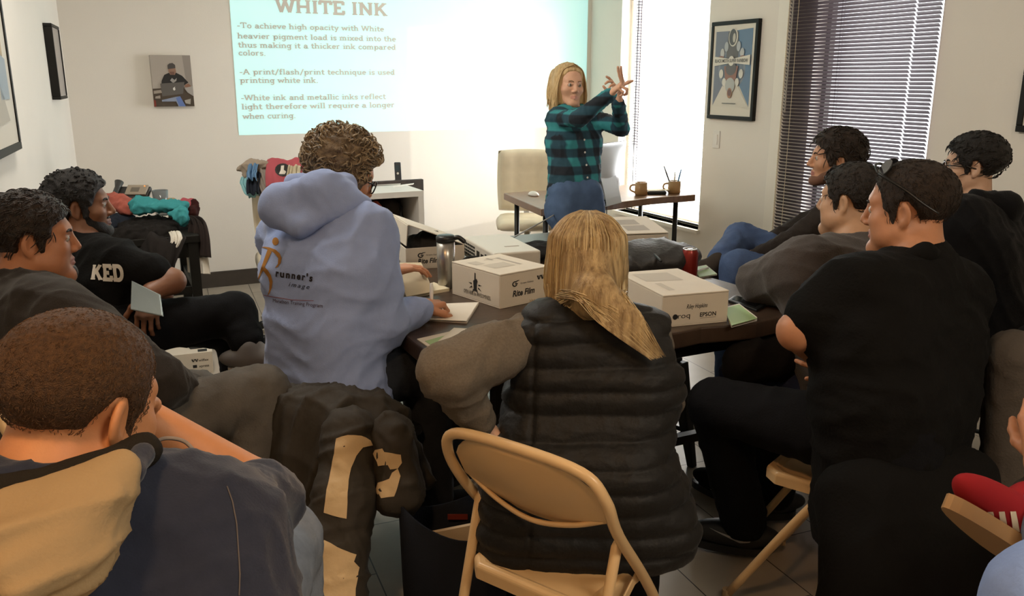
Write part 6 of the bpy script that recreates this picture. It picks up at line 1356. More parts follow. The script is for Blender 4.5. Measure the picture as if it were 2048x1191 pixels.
    project_mesh('leather_label', pl([(642, 762), (690, 748), (694, 756), (646, 770)]), [(3, 2, 1, 0)], pn, mat('label_tan', '#a5743f', .7), pn, -nrm(ray(668, 760)), .003)
    for k in 'lr': shoe('shoe', j, k, M_BLACKC, M_BLACKPL, b)
    glasses(H, b, mat('dark_tortoise', '#1c1613', .25), .0022, .027, .020)
    hm = hairmat('grey_brown_curls', '#3f3024', '#8d7a60', 55, .5)
    poly = [(.12, .10), (.085, .078), (.064, .062), (.056, .035), (.048, -.03), (.02, -.03), (.0, -.045), (-.04, -.078), (-.12, -.085), (-.25, 0), (-.2, .25), (.15, .25)]
    hb = blob('hair', [H.shell(poly, .026)], hm, b, .006, amp=.010, sc=70, seed=15)
    mb = MB(); r = np.random.default_rng(5); cnt = 0
    while cnt < 330:
        u_ = r.normal(size=3); u_ /= np.linalg.norm(u_); p = np.array([u_[0] * .1, -.015 + u_[1] * .122, .045 + u_[2] * .108])
        if seg2(p[1:2], p[2:3], poly)[0] > -.006: continue
        cnt += 1; t1 = np.cross(u_, r.normal(size=3)); t1 /= np.linalg.norm(t1); t2 = np.cross(u_, t1); R_ = r.uniform(.007, .015); tt = r.uniform(1.1, 2.0); ph = r.uniform(0, TAU)
        ax = nrm(t1 + u_ * r.uniform(-.2, .4) + np.array([0, 0, -.5])); bx_ = nrm(np.cross(ax, u_)); cx_ = np.cross(bx_, ax)
        pts = [H.W(*(p * (1 + r.uniform(-.01, .01)) + ax * (a / TAU - tt / 2) * .016 + (bx_ * math.cos(a + ph) + cx_ * math.sin(a + ph)) * R_)) for a in np.linspace(0, TAU * tt, int(10 * tt))]
        mb.tube(pts, [.0030 * (1 - .6 * i / len(pts)) for i in range(len(pts))], 4, cap=False)
    mb.build('curls', hairmat('grey_curl', '#4a3a2c', '#b09c7c', 35, .45), hb, smooth=True)
    pen0 = at(862, 604, 2.80); tag(MB().tube([at(864, 612, 2.79), at(863, 590, 2.80), at(863, 566, 2.80)], [.003, .0065, .0055], 10).build('pen', M_WHITEPL, None, smooth=True), 'white pen held in the writing hand of the person in the blue hoodie', 'pen')
    return J
JH = build_hoodie()

# ---------------------------------------------------------------- jacket and chair under the hoodie
def build_jacket():
    M_J = mat('black_brown_shell', '#2c261d', .8, bump=.2, bscale=40); M_S = mat('tan_shell', '#c6ab82', .8, bump=.2, bscale=40)
    c = at(660, 900, 2.45)
    e = empty('padded_chair', V3(JH['pel'][0], JH['pel'][1], 0) , 'dark chair with a jacket over its back, under the person in the blue hoodie', 'chair')
    pz = JH['pel'] * V3(1, 1, 0); f, l = JH['f'], JH['l']
    MB().obox(pz - f * .2 - l * .2 + EZ * .40, f * .42, l * .4, EZ * .04).build('seat', M_BLACKPL, e, bevel=.015)
    for a in (-.18, .19):
        for s in (-1, 1): MB().tube([pz + f * a + l * s * .18, pz + f * a + l * s * .18 + EZ * (.40 if a > 0 else .62)], .013, 10).build('leg', mat('bronze_tube', '#5a4733', .4, metal=.5), e, smooth=True)
    MB().obox(pz - f * .195 - l * .19 + EZ * .46, l * .38, f * .015, EZ * .17).build('backrest', M_BLACKPL, e, bevel=.005)
    A = lambda x, y, d: at(x, y, d)
    ops = [rc(A(580, 826, 2.44), A(760, 820, 2.40), .050, .050, .06), rc(A(600, 830, 2.42), A(600, 985, 2.36), .085, .075, .07), rc(A(720, 850, 2.36), A(740, 960, 2.34), .085, .07, .07), rc(A(655, 830, 2.36), A(660, 1000, 2.32), .08, .07, .07), rc(A(545, 835, 2.46), A(530, 820, 2.5), .05, .03, .05), rc(A(800, 850, 2.42), A(850, 960, 2.42), .04, .03, .05)]
    jk = empty('winter_jacket', A(660, 800, 2.42), 'dark jacket with tan sleeve panels hung over the padded chair', 'jacket')
    blob('jacket_body', ops, M_J, jk, .010, amp=.018, sc=26, seed=31, stretch=(1.3, 1.3, .6))
    slv = blob('sleeve', [rc(A(700, 868, 2.27), A(685, 1010, 2.2), .078, .082, .05), rc(A(685, 1010, 2.2), A(675, 1230, 2.1), .082, .072, .03)], M_J, jk, .009, amp=.010, sc=34, seed=32)
    s2 = blob('sleeve', [rc(A(782, 870, 2.28), A(800, 985, 2.24), .065, .06, .05), rc(A(800, 985, 2.24), A(775, 1000, 2.22), .05, .03, .05)], M_J, jk, .010, amp=.011, sc=36, seed=33)
    nv = -nrm(ray(680, 950)); sc = 500 / 1320
    def pan(srf, pts):
        q = [at(500 + x * sc, 740 + y * sc, 1.95) for x, y in pts]; v = np.array(q); bmf = [tuple(reversed(range(len(q))))]
        project_mesh('tan_panel', q, bmf, srf, M_S, srf, nv, .003, .02)
    pan(slv, [(455, 335), (520, 312), (600, 318), (655, 345), (668, 372), (610, 390), (570, 440), (540, 510), (525, 580), (518, 680), (512, 803), (440, 785), (385, 768), (400, 640), (430, 500), (445, 400)])
    pan(slv, [(388, 922), (460, 960), (565, 1003), (552, 1040), (582, 1078), (560, 1191), (560, 1300), (330, 1300), (322, 1150), (350, 1040), (372, 985)])
    pan(s2, [(668, 405), (730, 393), (745, 415), (838, 430), (845, 480), (820, 515), (775, 520), (760, 492), (705, 497), (690, 450)])
    pan(s2, [(820, 515), (835, 560), (815, 630), (795, 678), (720, 688), (690, 655), (705, 600), (770, 575), (785, 540)])
build_jacket()

# ---------------------------------------------------------------- blonde woman in the vest
def build_blonde():
    msk = skin('fair_skin', '#d0a184')
    P = at(1155, 985, 2.0); fwd = dirc(.10, .99); ang = math.atan2(fwd[1], fwd[0]); J = seated(P, ang, .02, .93); f, l = J['f'], J['l']
    put(J, waist=at(1172, 870, 2.02), chest=at(1185, 755, 2.02), sh=at(1190, 680, 2.02), neck=at(1178, 618, 2.03))
    put(J, sl=at(1062, 672, 2.00), sr=at(1296, 682, 2.06), el=at(895, 742, 1.86), wl=at(962, 848, 1.98), er=at(1320, 800, 2.25), wr=at(1200, 760, 2.4))
    H = Head(at(1174, 544, 2.04), dirc(.12, .98, -.12), 1.0, fem=1, jaw=.85)
    hl = hand_ops(J['wl'], nrm(at(1010, 880, 2.0) - J['wl']), -EZ, -1, curl=(.3, .4, .3), size=.9)
    j = J; 
    for k, sg in (('l', 1), ('r', -1)): j['k' + k] = j['h' + k] + f * .40 + l * sg * .09; j['a' + k] = j['k' + k] * V3(1, 1, 0) + EZ * .085 - f * .12; j['t' + k] = j['a' + k] + f * .14 - EZ * .045
    b = body('person', 'woman with long blonde hair in a black quilted vest, seen from behind', J, H, msk, (('l', hl),), neck_r=.045, armr=(.043, .037, .027), group='people at the talk')
    M_GS = mat('grey_marl', '#6b6257', .95, var=.12, vscale=180, bump=.2, bscale=300)
    s = top('grey_sweater', J, M_GS, b, g=-.016, hem=.0, armr=(.060, .062, .044), long_=.92, amp=.008, sc=40, seed=41, h=.009, neck_r=.046, wide=.85, extra=[rc((J['sl'] + J['el']) / 2, J['el'], .066, .064, .03)])
    MB().tube([J['wl'] + (J['el'] - J['wl']) * .03 + x for x in [V3(math.cos(a) * .034, 0, math.sin(a) * .03) for a in np.linspace(0, TAU, 18)[:-1]]], .006, 6, closed=True).build('white_cuff', M_WSHIRT, s, smooth=True)
    # quilted vest: body without sleeves, horizontal puffs
    M_V = mat('black_quilt', '#121110', .62, bump=.15, bscale=120, sheen=.05, spec=.3)
    st = [(P - J['u'] * .10, .122, .124, l), (P + J['u'] * .05, .108, .116, l), (J['waist'], .092, .108, l), (J['chest'], .102, .112, l), (J['sh'], .108, .094, shoulder_lat(J))]
    ops = [loft(st, .03), rc(J['sh'], J['neck'] - J['u'] * .0, .09, .066, .04), rc(at(1310, 1010, 2.02), at(1345, 1060, 1.98), .09, .06, .08)]
    ops.append(plane(P - J['u'] * .155, -J['u'] - CR * .0, .012)); ops.append(('s', .012, f_rc(J['neck'] + J['u'] * .11, J['neck'] + J['u'] * .3, .08), J['neck'] + J['u'] * .2, .2))
    for sg, S, E in ((1, J['sl'], J['el']), (-1, J['sr'], J['er'])):
        ops.append(('s', .012, f_ell(S + l * sg * .075 - J['u'] * .035, (.06, .10, .105), np.stack([l, f, J['u']], 1)), S, .16))
    def puff(v):
        q = (v - P) @ J['u'] + .012 * np.sin((v - P) @ l * 9) * .4; ph = q / .052 % 1; g = .011 * (np.abs(np.sin(ph * math.pi)) ** .55 - .55)
        x = (v - P) @ l; g -= .006 * np.exp(-((np.abs(x - .105) ) / .006) ** 2) * ((q < .42))
        return g + wrinkle(v, .0028, 60, 42, (1, 1, 2))
    blob('quilted_vest', ops, M_V, b, .0068, disp=puff, smoothing=1)
    pants('black_trousers', j, M_BLACKC, b, (.092, .068, .055), seed=43, wide=.9, rr=.095, top_=.0)
    for k in 'lr': shoe('tan_shoe', j, k, mat('tan_suede', '#a07c50', .8), mat('tan_sole', '#8a6a45', .7), b)
    hm = hairmat('honey_hair', '#7a6242', '#c0a679', 26, .42, (3, 3, .22)); hm2 = hairmat('light_honey_hair', '#b39a68', '#dcc9a0', 40, .4, (1, 1, .2))
    A = lambda x, y, d: at(x, y, d)
    def f1(Q):
        Lq = H.loc(Q); d = H.skull(Lq) - .018; M_ = np.concatenate([np.abs(Lq[:, :1]), Lq[:, 1:]], 1)
        d = smin(d, f_rc((.045, -.035, .0), (.050, -.03, -.095), .050, .028)(M_), .03); d = smin(d, f_rc((0, -.07, .03), (0, -.06, -.11), .052, .034)(M_), .03)
        d = smax(d, seg2(Lq[:, 1], Lq[:, 2], [(.13, .09), (.06, .06), (.05, -.16), (-.3, -.16), (-.3, .3), (.13, .3)]), .01)
        return d * H.s
    ops = [('u', 0, f1, H.W(0, -.01, -.02), .23), rc(H.W(0, -.075, -.05), A(1198, 594, 1.905), .048, .036, .07), rc(A(1195, 590, 1.90), A(1258, 640, 1.875), .034, .026, .05, (nrm(HFW), 2.0)), rc(A(1258, 640, 1.875), A(1308, 690, 1.875), .026, .007, .03, (nrm(HFW), 2.0))]
    hb = blob('hair', ops, hm, b, .0065, amp=.003, sc=70, seed=44, stretch=(1, 1, .12))
    cv = []; r = np.random.default_rng(8)
    for i in range(1500):
        th = r.uniform(-2.9, 2.9); el = r.uniform(.15, 1.0)
        # start near the crown part, run down the head at azimuth th (0 = back)
        az = th if abs(th) < 2.2 else th * .8; ca, sa = math.cos(az), math.sin(az); rad = .019 + r.uniform(-.004, .004)
        p = []
        for t in (.12, .38, .62, .85): 
            a = t * math.pi * .5; p.append(H.W(sa * math.sin(a) * (.074 + rad), -.015 - ca * math.sin(a) * (.096 + rad), .047 + math.cos(a) * (.080 + rad)))
        z1 = -.05 + r.uniform(-.02, .02); p.append(H.W(sa * (.092 + r.uniform(-.004, .006)), -.015 - ca * (.108 + r.uniform(-.004, .004)), z1))
        fr = (sa + 1) / 2                                                  # 0 left .. 1 right
        if ca > -.15 and r.random() < .72 + .3 * sa:
            k = r.uniform(0, 1); p.append(A(1150 + 95 * fr + r.normal() * 4, 590 + r.uniform(-8, 8), 1.895)); x1 = 1205 + 75 * k + 15 * (fr - .5); p.append(A(x1, 634 + 12 * (1 - k), 1.862)); t = r.uniform(.5, 1.0); p.append(A(1228 + 105 * t - 30 * (1 - k) * t, 645 + 68 * t + 8 * (1 - k), 1.862 + .01 * k))
        else:
            p.append(H.W(sa * (.086 + r.uniform(-.012, .008)), -.015 - ca * (.094), -.115 + r.uniform(-.02, .01))); p.append(H.W(sa * (.085 + r.uniform(-.02, .012)), -.02 - ca * (.085 + r.uniform(0, .012)), -.165 + r.uniform(-.04, .03)))
            if sa < -.3: p.append(A(1064 + r.uniform(-6, 14), 622 + r.uniform(-25, 20), 1.99))
        cv.append(p)
    strands('hair_strands', cv[:900], .0021, hm, hb, 4, 5); strands('hair_highlights', cv[900:], .0015, hm2, hb, 4, 5)
build_blonde()

# ---------------------------------------------------------------- nearest man, lower left
def build_near():
    msk = skin('warm_skin', '#c88a5e'); 
    P = at(150, 1750, 1.25); P = V3(.04, .98, .50); fwd = dirc(.30, .95); ang = math.atan2(fwd[1], fwd[0]); J = seated(P, ang, .10, 1.05); f, l = J['f'], J['l']
    put(J, neck=at(78, 990, 1.10), sh=at(110, 1075, 1.10), chest=at(150, 1210, 1.12), waist=at(190, 1400, 1.14))
    put(J, sr=at(405, 1058, 1.18), sl=at(-190, 1090, 1.02), er=at(520, 985, 1.44), wr=at(285, 838, 1.36), el=at(-300, 1300, 1.2), wl=at(-100, 1250, 1.4))
    H = Head(at(160, 818, 1.15), dirc(.42, .88, -.26), 1.04, jaw=1.08, fat=.5, roll=-.10)
    hr = hand_ops(J['wr'], nrm(at(225, 815, 1.30) - J['wr']), nrm(-HFW), -1, curl=(.8, .9, .5))
    j = J; j['hr'] = at(460, 1330, 1.32); j['kr'] = at(560, 1080, 1.66); j['ar'] = V3(*(at(575, 1100, 1.72)[:2]), .09); j['tr'] = j['ar'] + f * .15 - EZ * .045
    b = body('person', 'man with a buzz cut in a navy hoodie, nearest at lower left', J, H, msk, (('r', hr),), h=.012, hh=.0035, neck_r=.068, armr=(.055, .05, .034), group='people at the talk')
    M_N = mat('navy_fleece', '#2b3040', .95, var=.06, vscale=60, bump=.12, bscale=300, sheen=.2); M_L = mat('grey_brown_lining', '#a08a69', .95, bump=.15, bscale=200)
    ex = [rc(J['sr'], at(522, 1005, 1.38), .080, .070, .05), rc(at(440, 1065, 1.18), at(480, 1260, 1.12), .082, .09, .06)]
    s = top('hoodie', J, M_N, b, g=.030, hem=.14, sleeve=('l',), armr=(.085, .08, .05), amp=.009, sc=34, seed=51, h=.0085, extra=ex, wide=1.25, neck_r=.075, collar=.0, belly=.02)
    # hood with pale lining fallen open on the left of the back
    A = lambda x, y, d: at(x, y, d)
    ops = [rc(A(250, 935, 1.03), A(120, 1060, .985), .022, .05, .05), rc(A(120, 1060, .985), A(-60, 1120, .96), .055, .065, .05), rc(A(225, 965, 1.0), A(60, 1150, .95), .016, .035, .05), rc(A(235, 985, .975), A(-20, 1075, .90), .007, .016, .014), rc(A(215, 1020, .965), A(10, 1140, .885), .006, .014, .014), rc(A(190, 1080, .955), A(40, 1190, .88), .006, .012, .014), rc(A(120, 1120, .95), A(-60, 1170, .92), .04, .045, .05)]
    hd = blob('hood_lining', ops, M_L, s, .006, amp=.007, sc=48, seed=52, stretch=(.7, .7, 1.4))
    blob('collar', [rc(A(288, 900, 1.10), A(180, 955, 1.05), .024, .020, .03), rc(A(180, 955, 1.05), A(-40, 1000, 1.0), .024, .028, .04)], mat('dark_rib', '#26231f', .95, bump=.3, bscale=300), s, .006, amp=.003, sc=40, seed=53)
    blob('hood_edge', [rc(A(285, 908, 1.08), A(262, 945, 1.03), .016, .012, .02), rc(A(262, 945, 1.03), A(215, 1015, .985), .011, .008, .02)], M_N, s, .005)
    # shoulder seam
    se = [at(x, y, .9) for x, y in ((448, 945), (462, 985), (472, 1040), (476, 1100), (480, 1160), (478, 1210))]; se2 = [at(x + 3, y, .9) for x, y in ((448, 945), (462, 985), (472, 1040), (476, 1100), (480, 1160), (478, 1210))]
    try: project_mesh('seam', se + se2, [(i, i + 1, 7 + i, 6 + i)[::-1] for i in range(5)], s, mat('seam_grey', '#5f5a58', .9), s, -nrm(ray(470, 1080)), .0015)
    except Exception as ex_: pass
    MB().tube(spline([at(300, 890, 1.20), at(330, 876, 1.21), at(368, 882, 1.22), at(394, 908, 1.22)], 6), .0028, 6).build('hood_cord', mat('cord_grey', '#8a8078', .8), s, smooth=True)
    M_HAIR = hairmat('buzzed_brown', '#3c2a1c', '#5b4028', 160, .6)
    poly = [(.11, .095), (.088, .082), (.066, .07), (.05, .05), (.046, .012), (.034, .004), (.028, -.045), (.016, -.045), (.010, .0), (.002, .034), (-.014, .036), (-.032, .01), (-.038, -.04), (-.05, -.072), (-.12, -.07), (-.25, 0), (-.2, .25), (.15, .25)]
    hb = short_hair(H, b, M_HAIR, .0065, poly, .0012, 300, 54, .0042)
    tufts(H, b, hairmat('buzzed_light', '#4a3422', '#6b4c2e', 90, .5), 2600, .0066, .007, .0004, np.random.default_rng(4), zmin=-.2, dirv=(.1, -.35, -.8), curl=.35, poly=poly)
    blob('beard', [H.shell([(.03, -.01), (.018, -.03), (.015, -.075), (.04, -.12), (.12, -.13), (.12, -.07), (.075, -.07), (.06, -.035)], .005)], M_HAIR, b, .0045, amp=.0012, sc=260)
    eyes(H, b, '#3a2c1c'); 
    MB().lathe([(0, 0), (.004, .001), (.005, .004), (.003, .007), (0, .008)], H.W(.084, -.012, -.034), H.R[:, 0], 10).build('ear_stud', M_STEEL, b, smooth=True)
    pants('jeans', j, mat('light_denim', '#7c8490', .88, var=.22, vscale=18, bump=.25, bscale=200), b, (.10, .08, .068), seed=55)
    for k in 'lr': shoe('shoe', j, k, M_BLACKC, M_BLACKPL, b)
build_near()

# ---------------------------------------------------------------- man with goatee at the left
def build_goatee():
    msk = skin('tan_skin', '#a9714f')
    P = at(70, 900, 2.22); fwd = dirc(.86, .5); ang = math.atan2(fwd[1], fwd[0]); J = seated(P, ang, -.08, 1.03); f, l = J['f'], J['l']
    put(J, neck=at(42, 565, 2.34), sh=at(55, 625, 2.30), chest=at(60, 700, 2.28), waist=at(62, 800, 2.25))
    put(J, sr=at(130, 640, 2.12), sl=at(30, 600, 2.48), er=at(305, 765, 2.16), wr=at(385, 790, 2.4), el=at(160, 740, 2.6), wl=at(330, 770, 2.6))
    H = Head(at(68, 484, 2.36), dirc(.88, .42, .0), 1.03, jaw=1.05, fat=.7, nose=.9)
    j = J; j['kr'] = at(520, 788, 2.42); j['ar'] = V3(*(at(470, 960, 2.30)[:2]), .10); j['tr'] = j['ar'] + f * .15 - EZ * .045; j['hr'] = at(150, 890, 2.16); j['kl'] = j['hl'] + f * .44 + l * .12; j['al'] = j['kl'] * V3(1, 1, 0) + EZ * .09; j['tl'] = j['al'] + f * .15 - EZ * .045
    b = body('person', 'man with a goatee in a dark jacket leaning back at the left edge', J, H, msk, (('r', hand_ops(J['wr'], f, -EZ, 1)),), neck_r=.066, hh=.004, group='people at the talk', lips=M_LIP)
    M_D = mat('charcoal_fleece', '#2e2a27', .95, var=.05, vscale=60, bump=.15, bscale=220, sheen=.1)
    top('jacket', J, M_D, b, g=.03, hem=.12, armr=(.085, .078, .055), long_=.9, amp=.010, sc=28, seed=61, h=.010, wide=1.15, belly=.03, neck_r=.07, collar=.0, extra=[rc(at(90, 640, 2.2), at(200, 700, 2.1), .09, .09, .06)])
    hm = hairmat('dark_brown_hair', '#17110d', '#33251a', 70, .45)
    poly = [(.12, .085), (.09, .070), (.068, .058), (.052, .045), (.046, .018), (.034, .012), (.030, -.022), (.016, -.024), (.010, .004), (.004, .036), (-.014, .037), (-.030, .012), (-.036, -.04), (-.055, -.075), (-.12, -.08), (-.25, 0), (-.2, .25), (.15, .25)]
    short_hair(H, b, hm, .016, poly, .003, 110, 62); tufts(H, b, hm, 420, .017, .028, .0016, np.random.default_rng(6), dirv=(0, -.6, -.6), poly=poly)
    blob('goatee', [H.shell([(.065, -.075), (.075, -.066), (.12, -.07), (.12, -.13), (.05, -.125)], .003, xcut=.022)], hm, b, .0045, amp=.001, sc=200)
    eyes(H, b, '#2a1f16', hm, .0036)
    pants('jeans', j, M_DENIMG, b, (.108, .085, .072), seed=63, amp=.007)
    for k in 'lr': shoe('shoe', j, k, M_BLACKC, M_BLACKPL, b)
    return J
JG = build_goatee()

# ---------------------------------------------------------------- bearded man in the black tee
def build_tee():
    msk = skin('brown_skin', '#7c5238')
    P = at(205, 690, 3.06); fwd = dirc(.88, .46); ang = math.atan2(fwd[1], fwd[0]); J = seated(P, ang, .0, 1.0); f, l = J['f'], J['l']
    put(J, neck=at(160, 478, 3.12), sh=at(185, 520, 3.10), chest=at(192, 575, 3.08), waist=at(200, 640, 3.07))
    put(J, sr=at(248, 530, 2.96), sl=at(140, 505, 3.28), er=at(345, 562, 3.0), wr=at(300, 585, 2.92), el=at(260, 560, 3.4), wl=at(330, 590, 3.25))
    H = Head(at(163, 416, 3.14), dirc(.92, .30, .04), 1.0, jaw=1.0, nose=1.1)
    hr = hand_ops(J['wr'], nrm(at(300, 606, 2.90) - at(303, 580, 2.92)), nrm(CR * -.2 + HFW), 1, curls=[(.5, .8, .5)] * 4)
    j = J; j['hr'] = at(270, 660, 2.98); j['kr'] = at(470, 625, 3.12); j['ar'] = at(500, 700, 3.05); j['tr'] = j['ar'] + CR * .13 - EZ * .06; j['hl'] = at(280, 640, 3.2); j['kl'] = at(470, 660, 3.35); j['al'] = V3(*(j['kl'][:2]), .1); j['tl'] = j['al'] + CR * .15 - EZ * .045
    b = body('person', 'bearded man with black hair in a black tee holding a tablet', J, H, msk, (('r', hr),), neck_r=.056, hh=.004, group='people at the talk', armr=(.052, .044, .031), lips=mat('lips_brown', '#6e463c', .5))
    s = top('black_tee', J, M_BLACKC, b, g=.016, hem=.08, short=.58, armr=(.070, .066, .05), amp=.008, sc=32, seed=71, h=.010, wide=1.1)
    o = at(120, 556, 2.7); e1 = nrm(at(186, 558, 2.7) - o); slab_on('printed_text', 'KED', o, e1, nrm(CU - e1 * (CU @ e1)), mat('white_print', '#cfc8bc', .8), s, 70 * 2.7 / CF, 32 * 2.7 / CF, .26, project=s)
    hm = hairmat('black_curly_hair', '#0b0908', '#1d1713', 90, .55)
    poly = [(.12, .10), (.095, .078), (.076, .07), (.064, .055), (.052, .022), (.036, .012), (.030, -.03), (.014, -.03), (.010, .004), (.004, .036), (-.014, .037), (-.030, .012), (-.036, -.03), (-.055, -.062), (-.12, -.06), (-.25, 0), (-.2, .25), (.15, .25)]
    hb = short_hair(H, b, hm, .022, poly, .005, 120, 72, fade=False)
    mb = MB(); r = np.random.default_rng(9); cnt = 0
    while cnt < 200:
        u_ = r.normal(size=3); u_ /= np.linalg.norm(u_); p = np.array([u_[0] * .095, -.015 + u_[1] * .117, .047 + u_[2] * .100])
        if seg2(p[1:2], p[2:3], poly)[0] > -.008: continue
        cnt += 1; t1 = nrm(np.cross(u_, r.normal(size=3))); t2 = np.cross(u_, t1); mb.tube([H.W(*(p + (t1 * math.cos(a) + u_ * math.sin(a)) * .006 + t2 * a * .001)) for a in np.linspace(0, 5.5, 8)], .0022, 4, cap=False)
    mb.build('curls', hm, hb, smooth=True)
    blob('beard', [H.shell([(.032, .0), (.016, -.02), (.012, -.07), (.03, -.12), (.12, -.13), (.12, -.069), (.086, -.0685), (.07, -.045), (.052, -.032)], .003), H.shell([(.072, -.036), (.12, -.030), (.12, -.046), (.072, -.048)], .006, xcut=.026)], hm, b, .0045, amp=.001, sc=200)
    eyes(H, b, '#20160f', hm, .0038)
    pants('black_trousers', j, mat('black_twill', '#101012', .9, bump=.2, bscale=200), b, (.095, .078, .062), seed=73, kto=.8)
    for k in 'lr': shoe('grey_shoe', j, k, mat('grey_knit', '#6f6c6a', .9), mat('white_sole', '#c9c5bd', .6), b)
    # tablet
    e = empty('tablet', at(297, 600, 2.84), 'silver tablet held by the bearded man in the black tee', 'tablet')
    q = [at(265, 562, 2.88), at(322, 590, 2.80), at(328, 634, 2.74), at(263, 620, 2.80)]; n_ = nrm(np.cross(q[1] - q[0], q[3] - q[0])); n_ = n_ if n_ @ HFW < 0 else -n_
    q = [p - n_ * .03 * 0 + HFW * .12 * 0 for p in q]
    MB().hexa(q + [p + n_ * .007 for p in q]).build('tablet_body', mat('tablet_silver', '#9aa3a3', .25, metal=.7), e, bevel=.003)
build_tee()

# ---------------------------------------------------------------- man by the door in a dark henley
def build_henley():
    msk = skin('fair_skin_b', '#b98868')
    P = at(1650, 545, 3.78); fwd = dirc(-.95, .30); ang = math.atan2(fwd[1], fwd[0]); J = seated(P, ang, -.22, 1.03); f, l = J['f'], J['l']
    put(J, neck=at(1695, 385, 3.80), sh=at(1688, 415, 3.80), chest=at(1672, 460, 3.79), waist=at(1658, 505, 3.78))
    put(J, sl=at(1668, 425, 3.62), sr=at(1690, 415, 3.98), el=at(1578, 487, 3.62), wl=at(1508, 515, 3.72), er=at(1590, 460, 4.02), wr=at(1512, 500, 3.95))
    H = Head(at(1669, 322, 3.80), dirc(-.97, .16, .06), 1.02, jaw=1.0, nose=1.2)
    hl = hand_ops(J['wl'], nrm(at(1485, 520, 3.75) - J['wl']), -EZ, -1, curl=(.5, .6, .4)); hr = hand_ops(J['wr'], nrm(at(1492, 505, 3.93) - J['wr']), -EZ, 1, curl=(.5, .6, .4))
    j = J; j['hl'] = at(1630, 555, 3.68); j['kl'] = at(1475, 535, 3.70); j['al'] = V3(*(at(1465, 640, 3.72)[:2]), .1); j['tl'] = j['al'] - CR * .15 - EZ * .045
    j['hr'] = at(1640, 540, 3.92); j['kr'] = at(1482, 478, 4.0); j['ar'] = at(1436, 527, 3.78); u_ = nrm(EZ * .8 - HFW * .5); d_ = -CR - HFW * .1; d_ = nrm(d_ - u_ * (d_ @ u_)); j['tr'] = j['ar'] + d_ * .10 - u_ * .045
    b = body('person', 'man in a dark henley and blue jeans, legs crossed by the door', J, H, msk, (('l', hl), ('r', hr)), neck_r=.058, hh=.0042, group='people at the talk', lips=M_LIP)
    top('henley', J, mat('dark_henley', '#2f2a27', .92, var=.08, vscale=80, bump=.2, bscale=150), b, g=.014, hem=.10, armr=(.066, .056, .043), long_=.93, amp=.009, sc=42, seed=81, h=.010)
    hm = hairmat('dark_tousled_hair', '#1a130e', '#35271c', 60, .5)
    poly = [(.13, .10), (.098, .076), (.078, .062), (.060, .05), (.052, .015), (.040, .002), (.034, -.022), (.012, -.02), (.008, .0), (.0, .022), (-.016, .022), (-.030, .0), (-.036, -.05), (-.06, -.085), (-.12, -.085), (-.25, 0), (-.2, .25), (.15, .25)]
    short_hair(H, b, hm, .022, poly, .006, 75, 82, fade=False); tufts(H, b, hm, 300, .024, .04, .0025, np.random.default_rng(12), dirv=(.2, -.4, -.5), curl=.7, poly=poly)
    blob('stubble', [H.shell([(.03, -.02), (.016, -.03), (.014, -.07), (.03, -.12), (.12, -.13), (.12, -.07), (.07, -.065), (.055, -.04)], .0025)], mat('stubble_brown', '#6b4a38', .8), b, .0045)
    eyes(H, b, '#33281d', hm)
    pants('jeans', j, M_DENIM, b, (.092, .078, .066), seed=83, kto=.88, amp=.007)
    shoe('shoe', j, 'l', M_BLACKC, M_BLACKPL, b); sh = shoe('brown_shoe', j, 'r', mat('dark_suede', '#39322c', .85), M_BLACKPL, b, fwd=-CR - HFW * .1, up=nrm(EZ * .8 - HFW * .5))
build_henley()

# ---------------------------------------------------------------- man in the grey sweater
def build_sweater():
    msk = skin('fair_skin_c', '#b38a6a')
    P = at(1740, 775, 2.80); fwd = dirc(-.72, .69); ang = math.atan2(fwd[1], fwd[0]); J = seated(P, ang, .05, 1.04); f, l = J['f'], J['l']
    put(J, neck=at(1712, 485, 2.90), sh=at(1706, 535, 2.88), chest=at(1710, 600, 2.86), waist=at(1725, 680, 2.83))
    put(J, sl=at(1592, 545, 2.80), sr=at(1810, 540, 3.0), el=at(1520, 563, 2.98), wl=at(1620, 592, 3.15), er=at(1700, 640, 3.25), wr=at(1640, 640, 3.25))
    H = Head(at(1700, 405, 2.93), dirc(-.74, .64, .0), 1.02, jaw=1.1, fat=.8)
    j = J; j['kl'] = j['hl'] + f * .40 + l * .02 - EZ * .02; j['kr'] = j['hr'] + f * .42; 
    for k in 'lr': j['a' + k] = j['k' + k] * V3(1, 1, 0) + EZ * .09; j['t' + k] = j['a' + k] + f * .15 - EZ * .045
    b = body('person', 'man in a dark grey sweater between the henley man and the man with sunglasses', J, H, msk, (), neck_r=.066, hh=.004, group='people at the talk', lips=M_LIP)
    top('grey_sweater', J, mat('slate_knit', '#4a4543', .95, var=.06, vscale=60, bump=.25, bscale=200, sheen=.15), b, g=.03, hem=.12, armr=(.090, .068, .05), long_=.9, amp=.009, sc=30, seed=91, h=.010, wide=1.25, belly=.03, neck_r=.066, extra=[rc(J['sl'], J['el'], .088, .070, .05)])
    hm = hairmat('near_black_hair', '#14100d', '#2c221a', 90, .5)
    short_hair(H, b, hm, .012, amp=.0025, sc=150, seed=92); tufts(H, b, hm, 420, .012, .02, .0013, np.random.default_rng(14), dirv=(0, .1, -.6), curl=.6)
    tufts(H, b, hm, 120, .016, .03, .0016, np.random.default_rng(15), dirv=(0, .6, .6), curl=.3, poly=[(.11, .14), (.11, .075), (.065, .075), (.03, .14)])
    eyes(H, b, '#33281d', hm)
    pants('jeans', j, mat('navy_denim', '#2b3350', .85, var=.15, vscale=14, bump=.2, bscale=200), b, (.10, .078, .065), seed=93)
    for k in 'lr': shoe('shoe', j, k, M_BLACKC, M_BLACKPL, b)
    return J
JS = build_sweater()

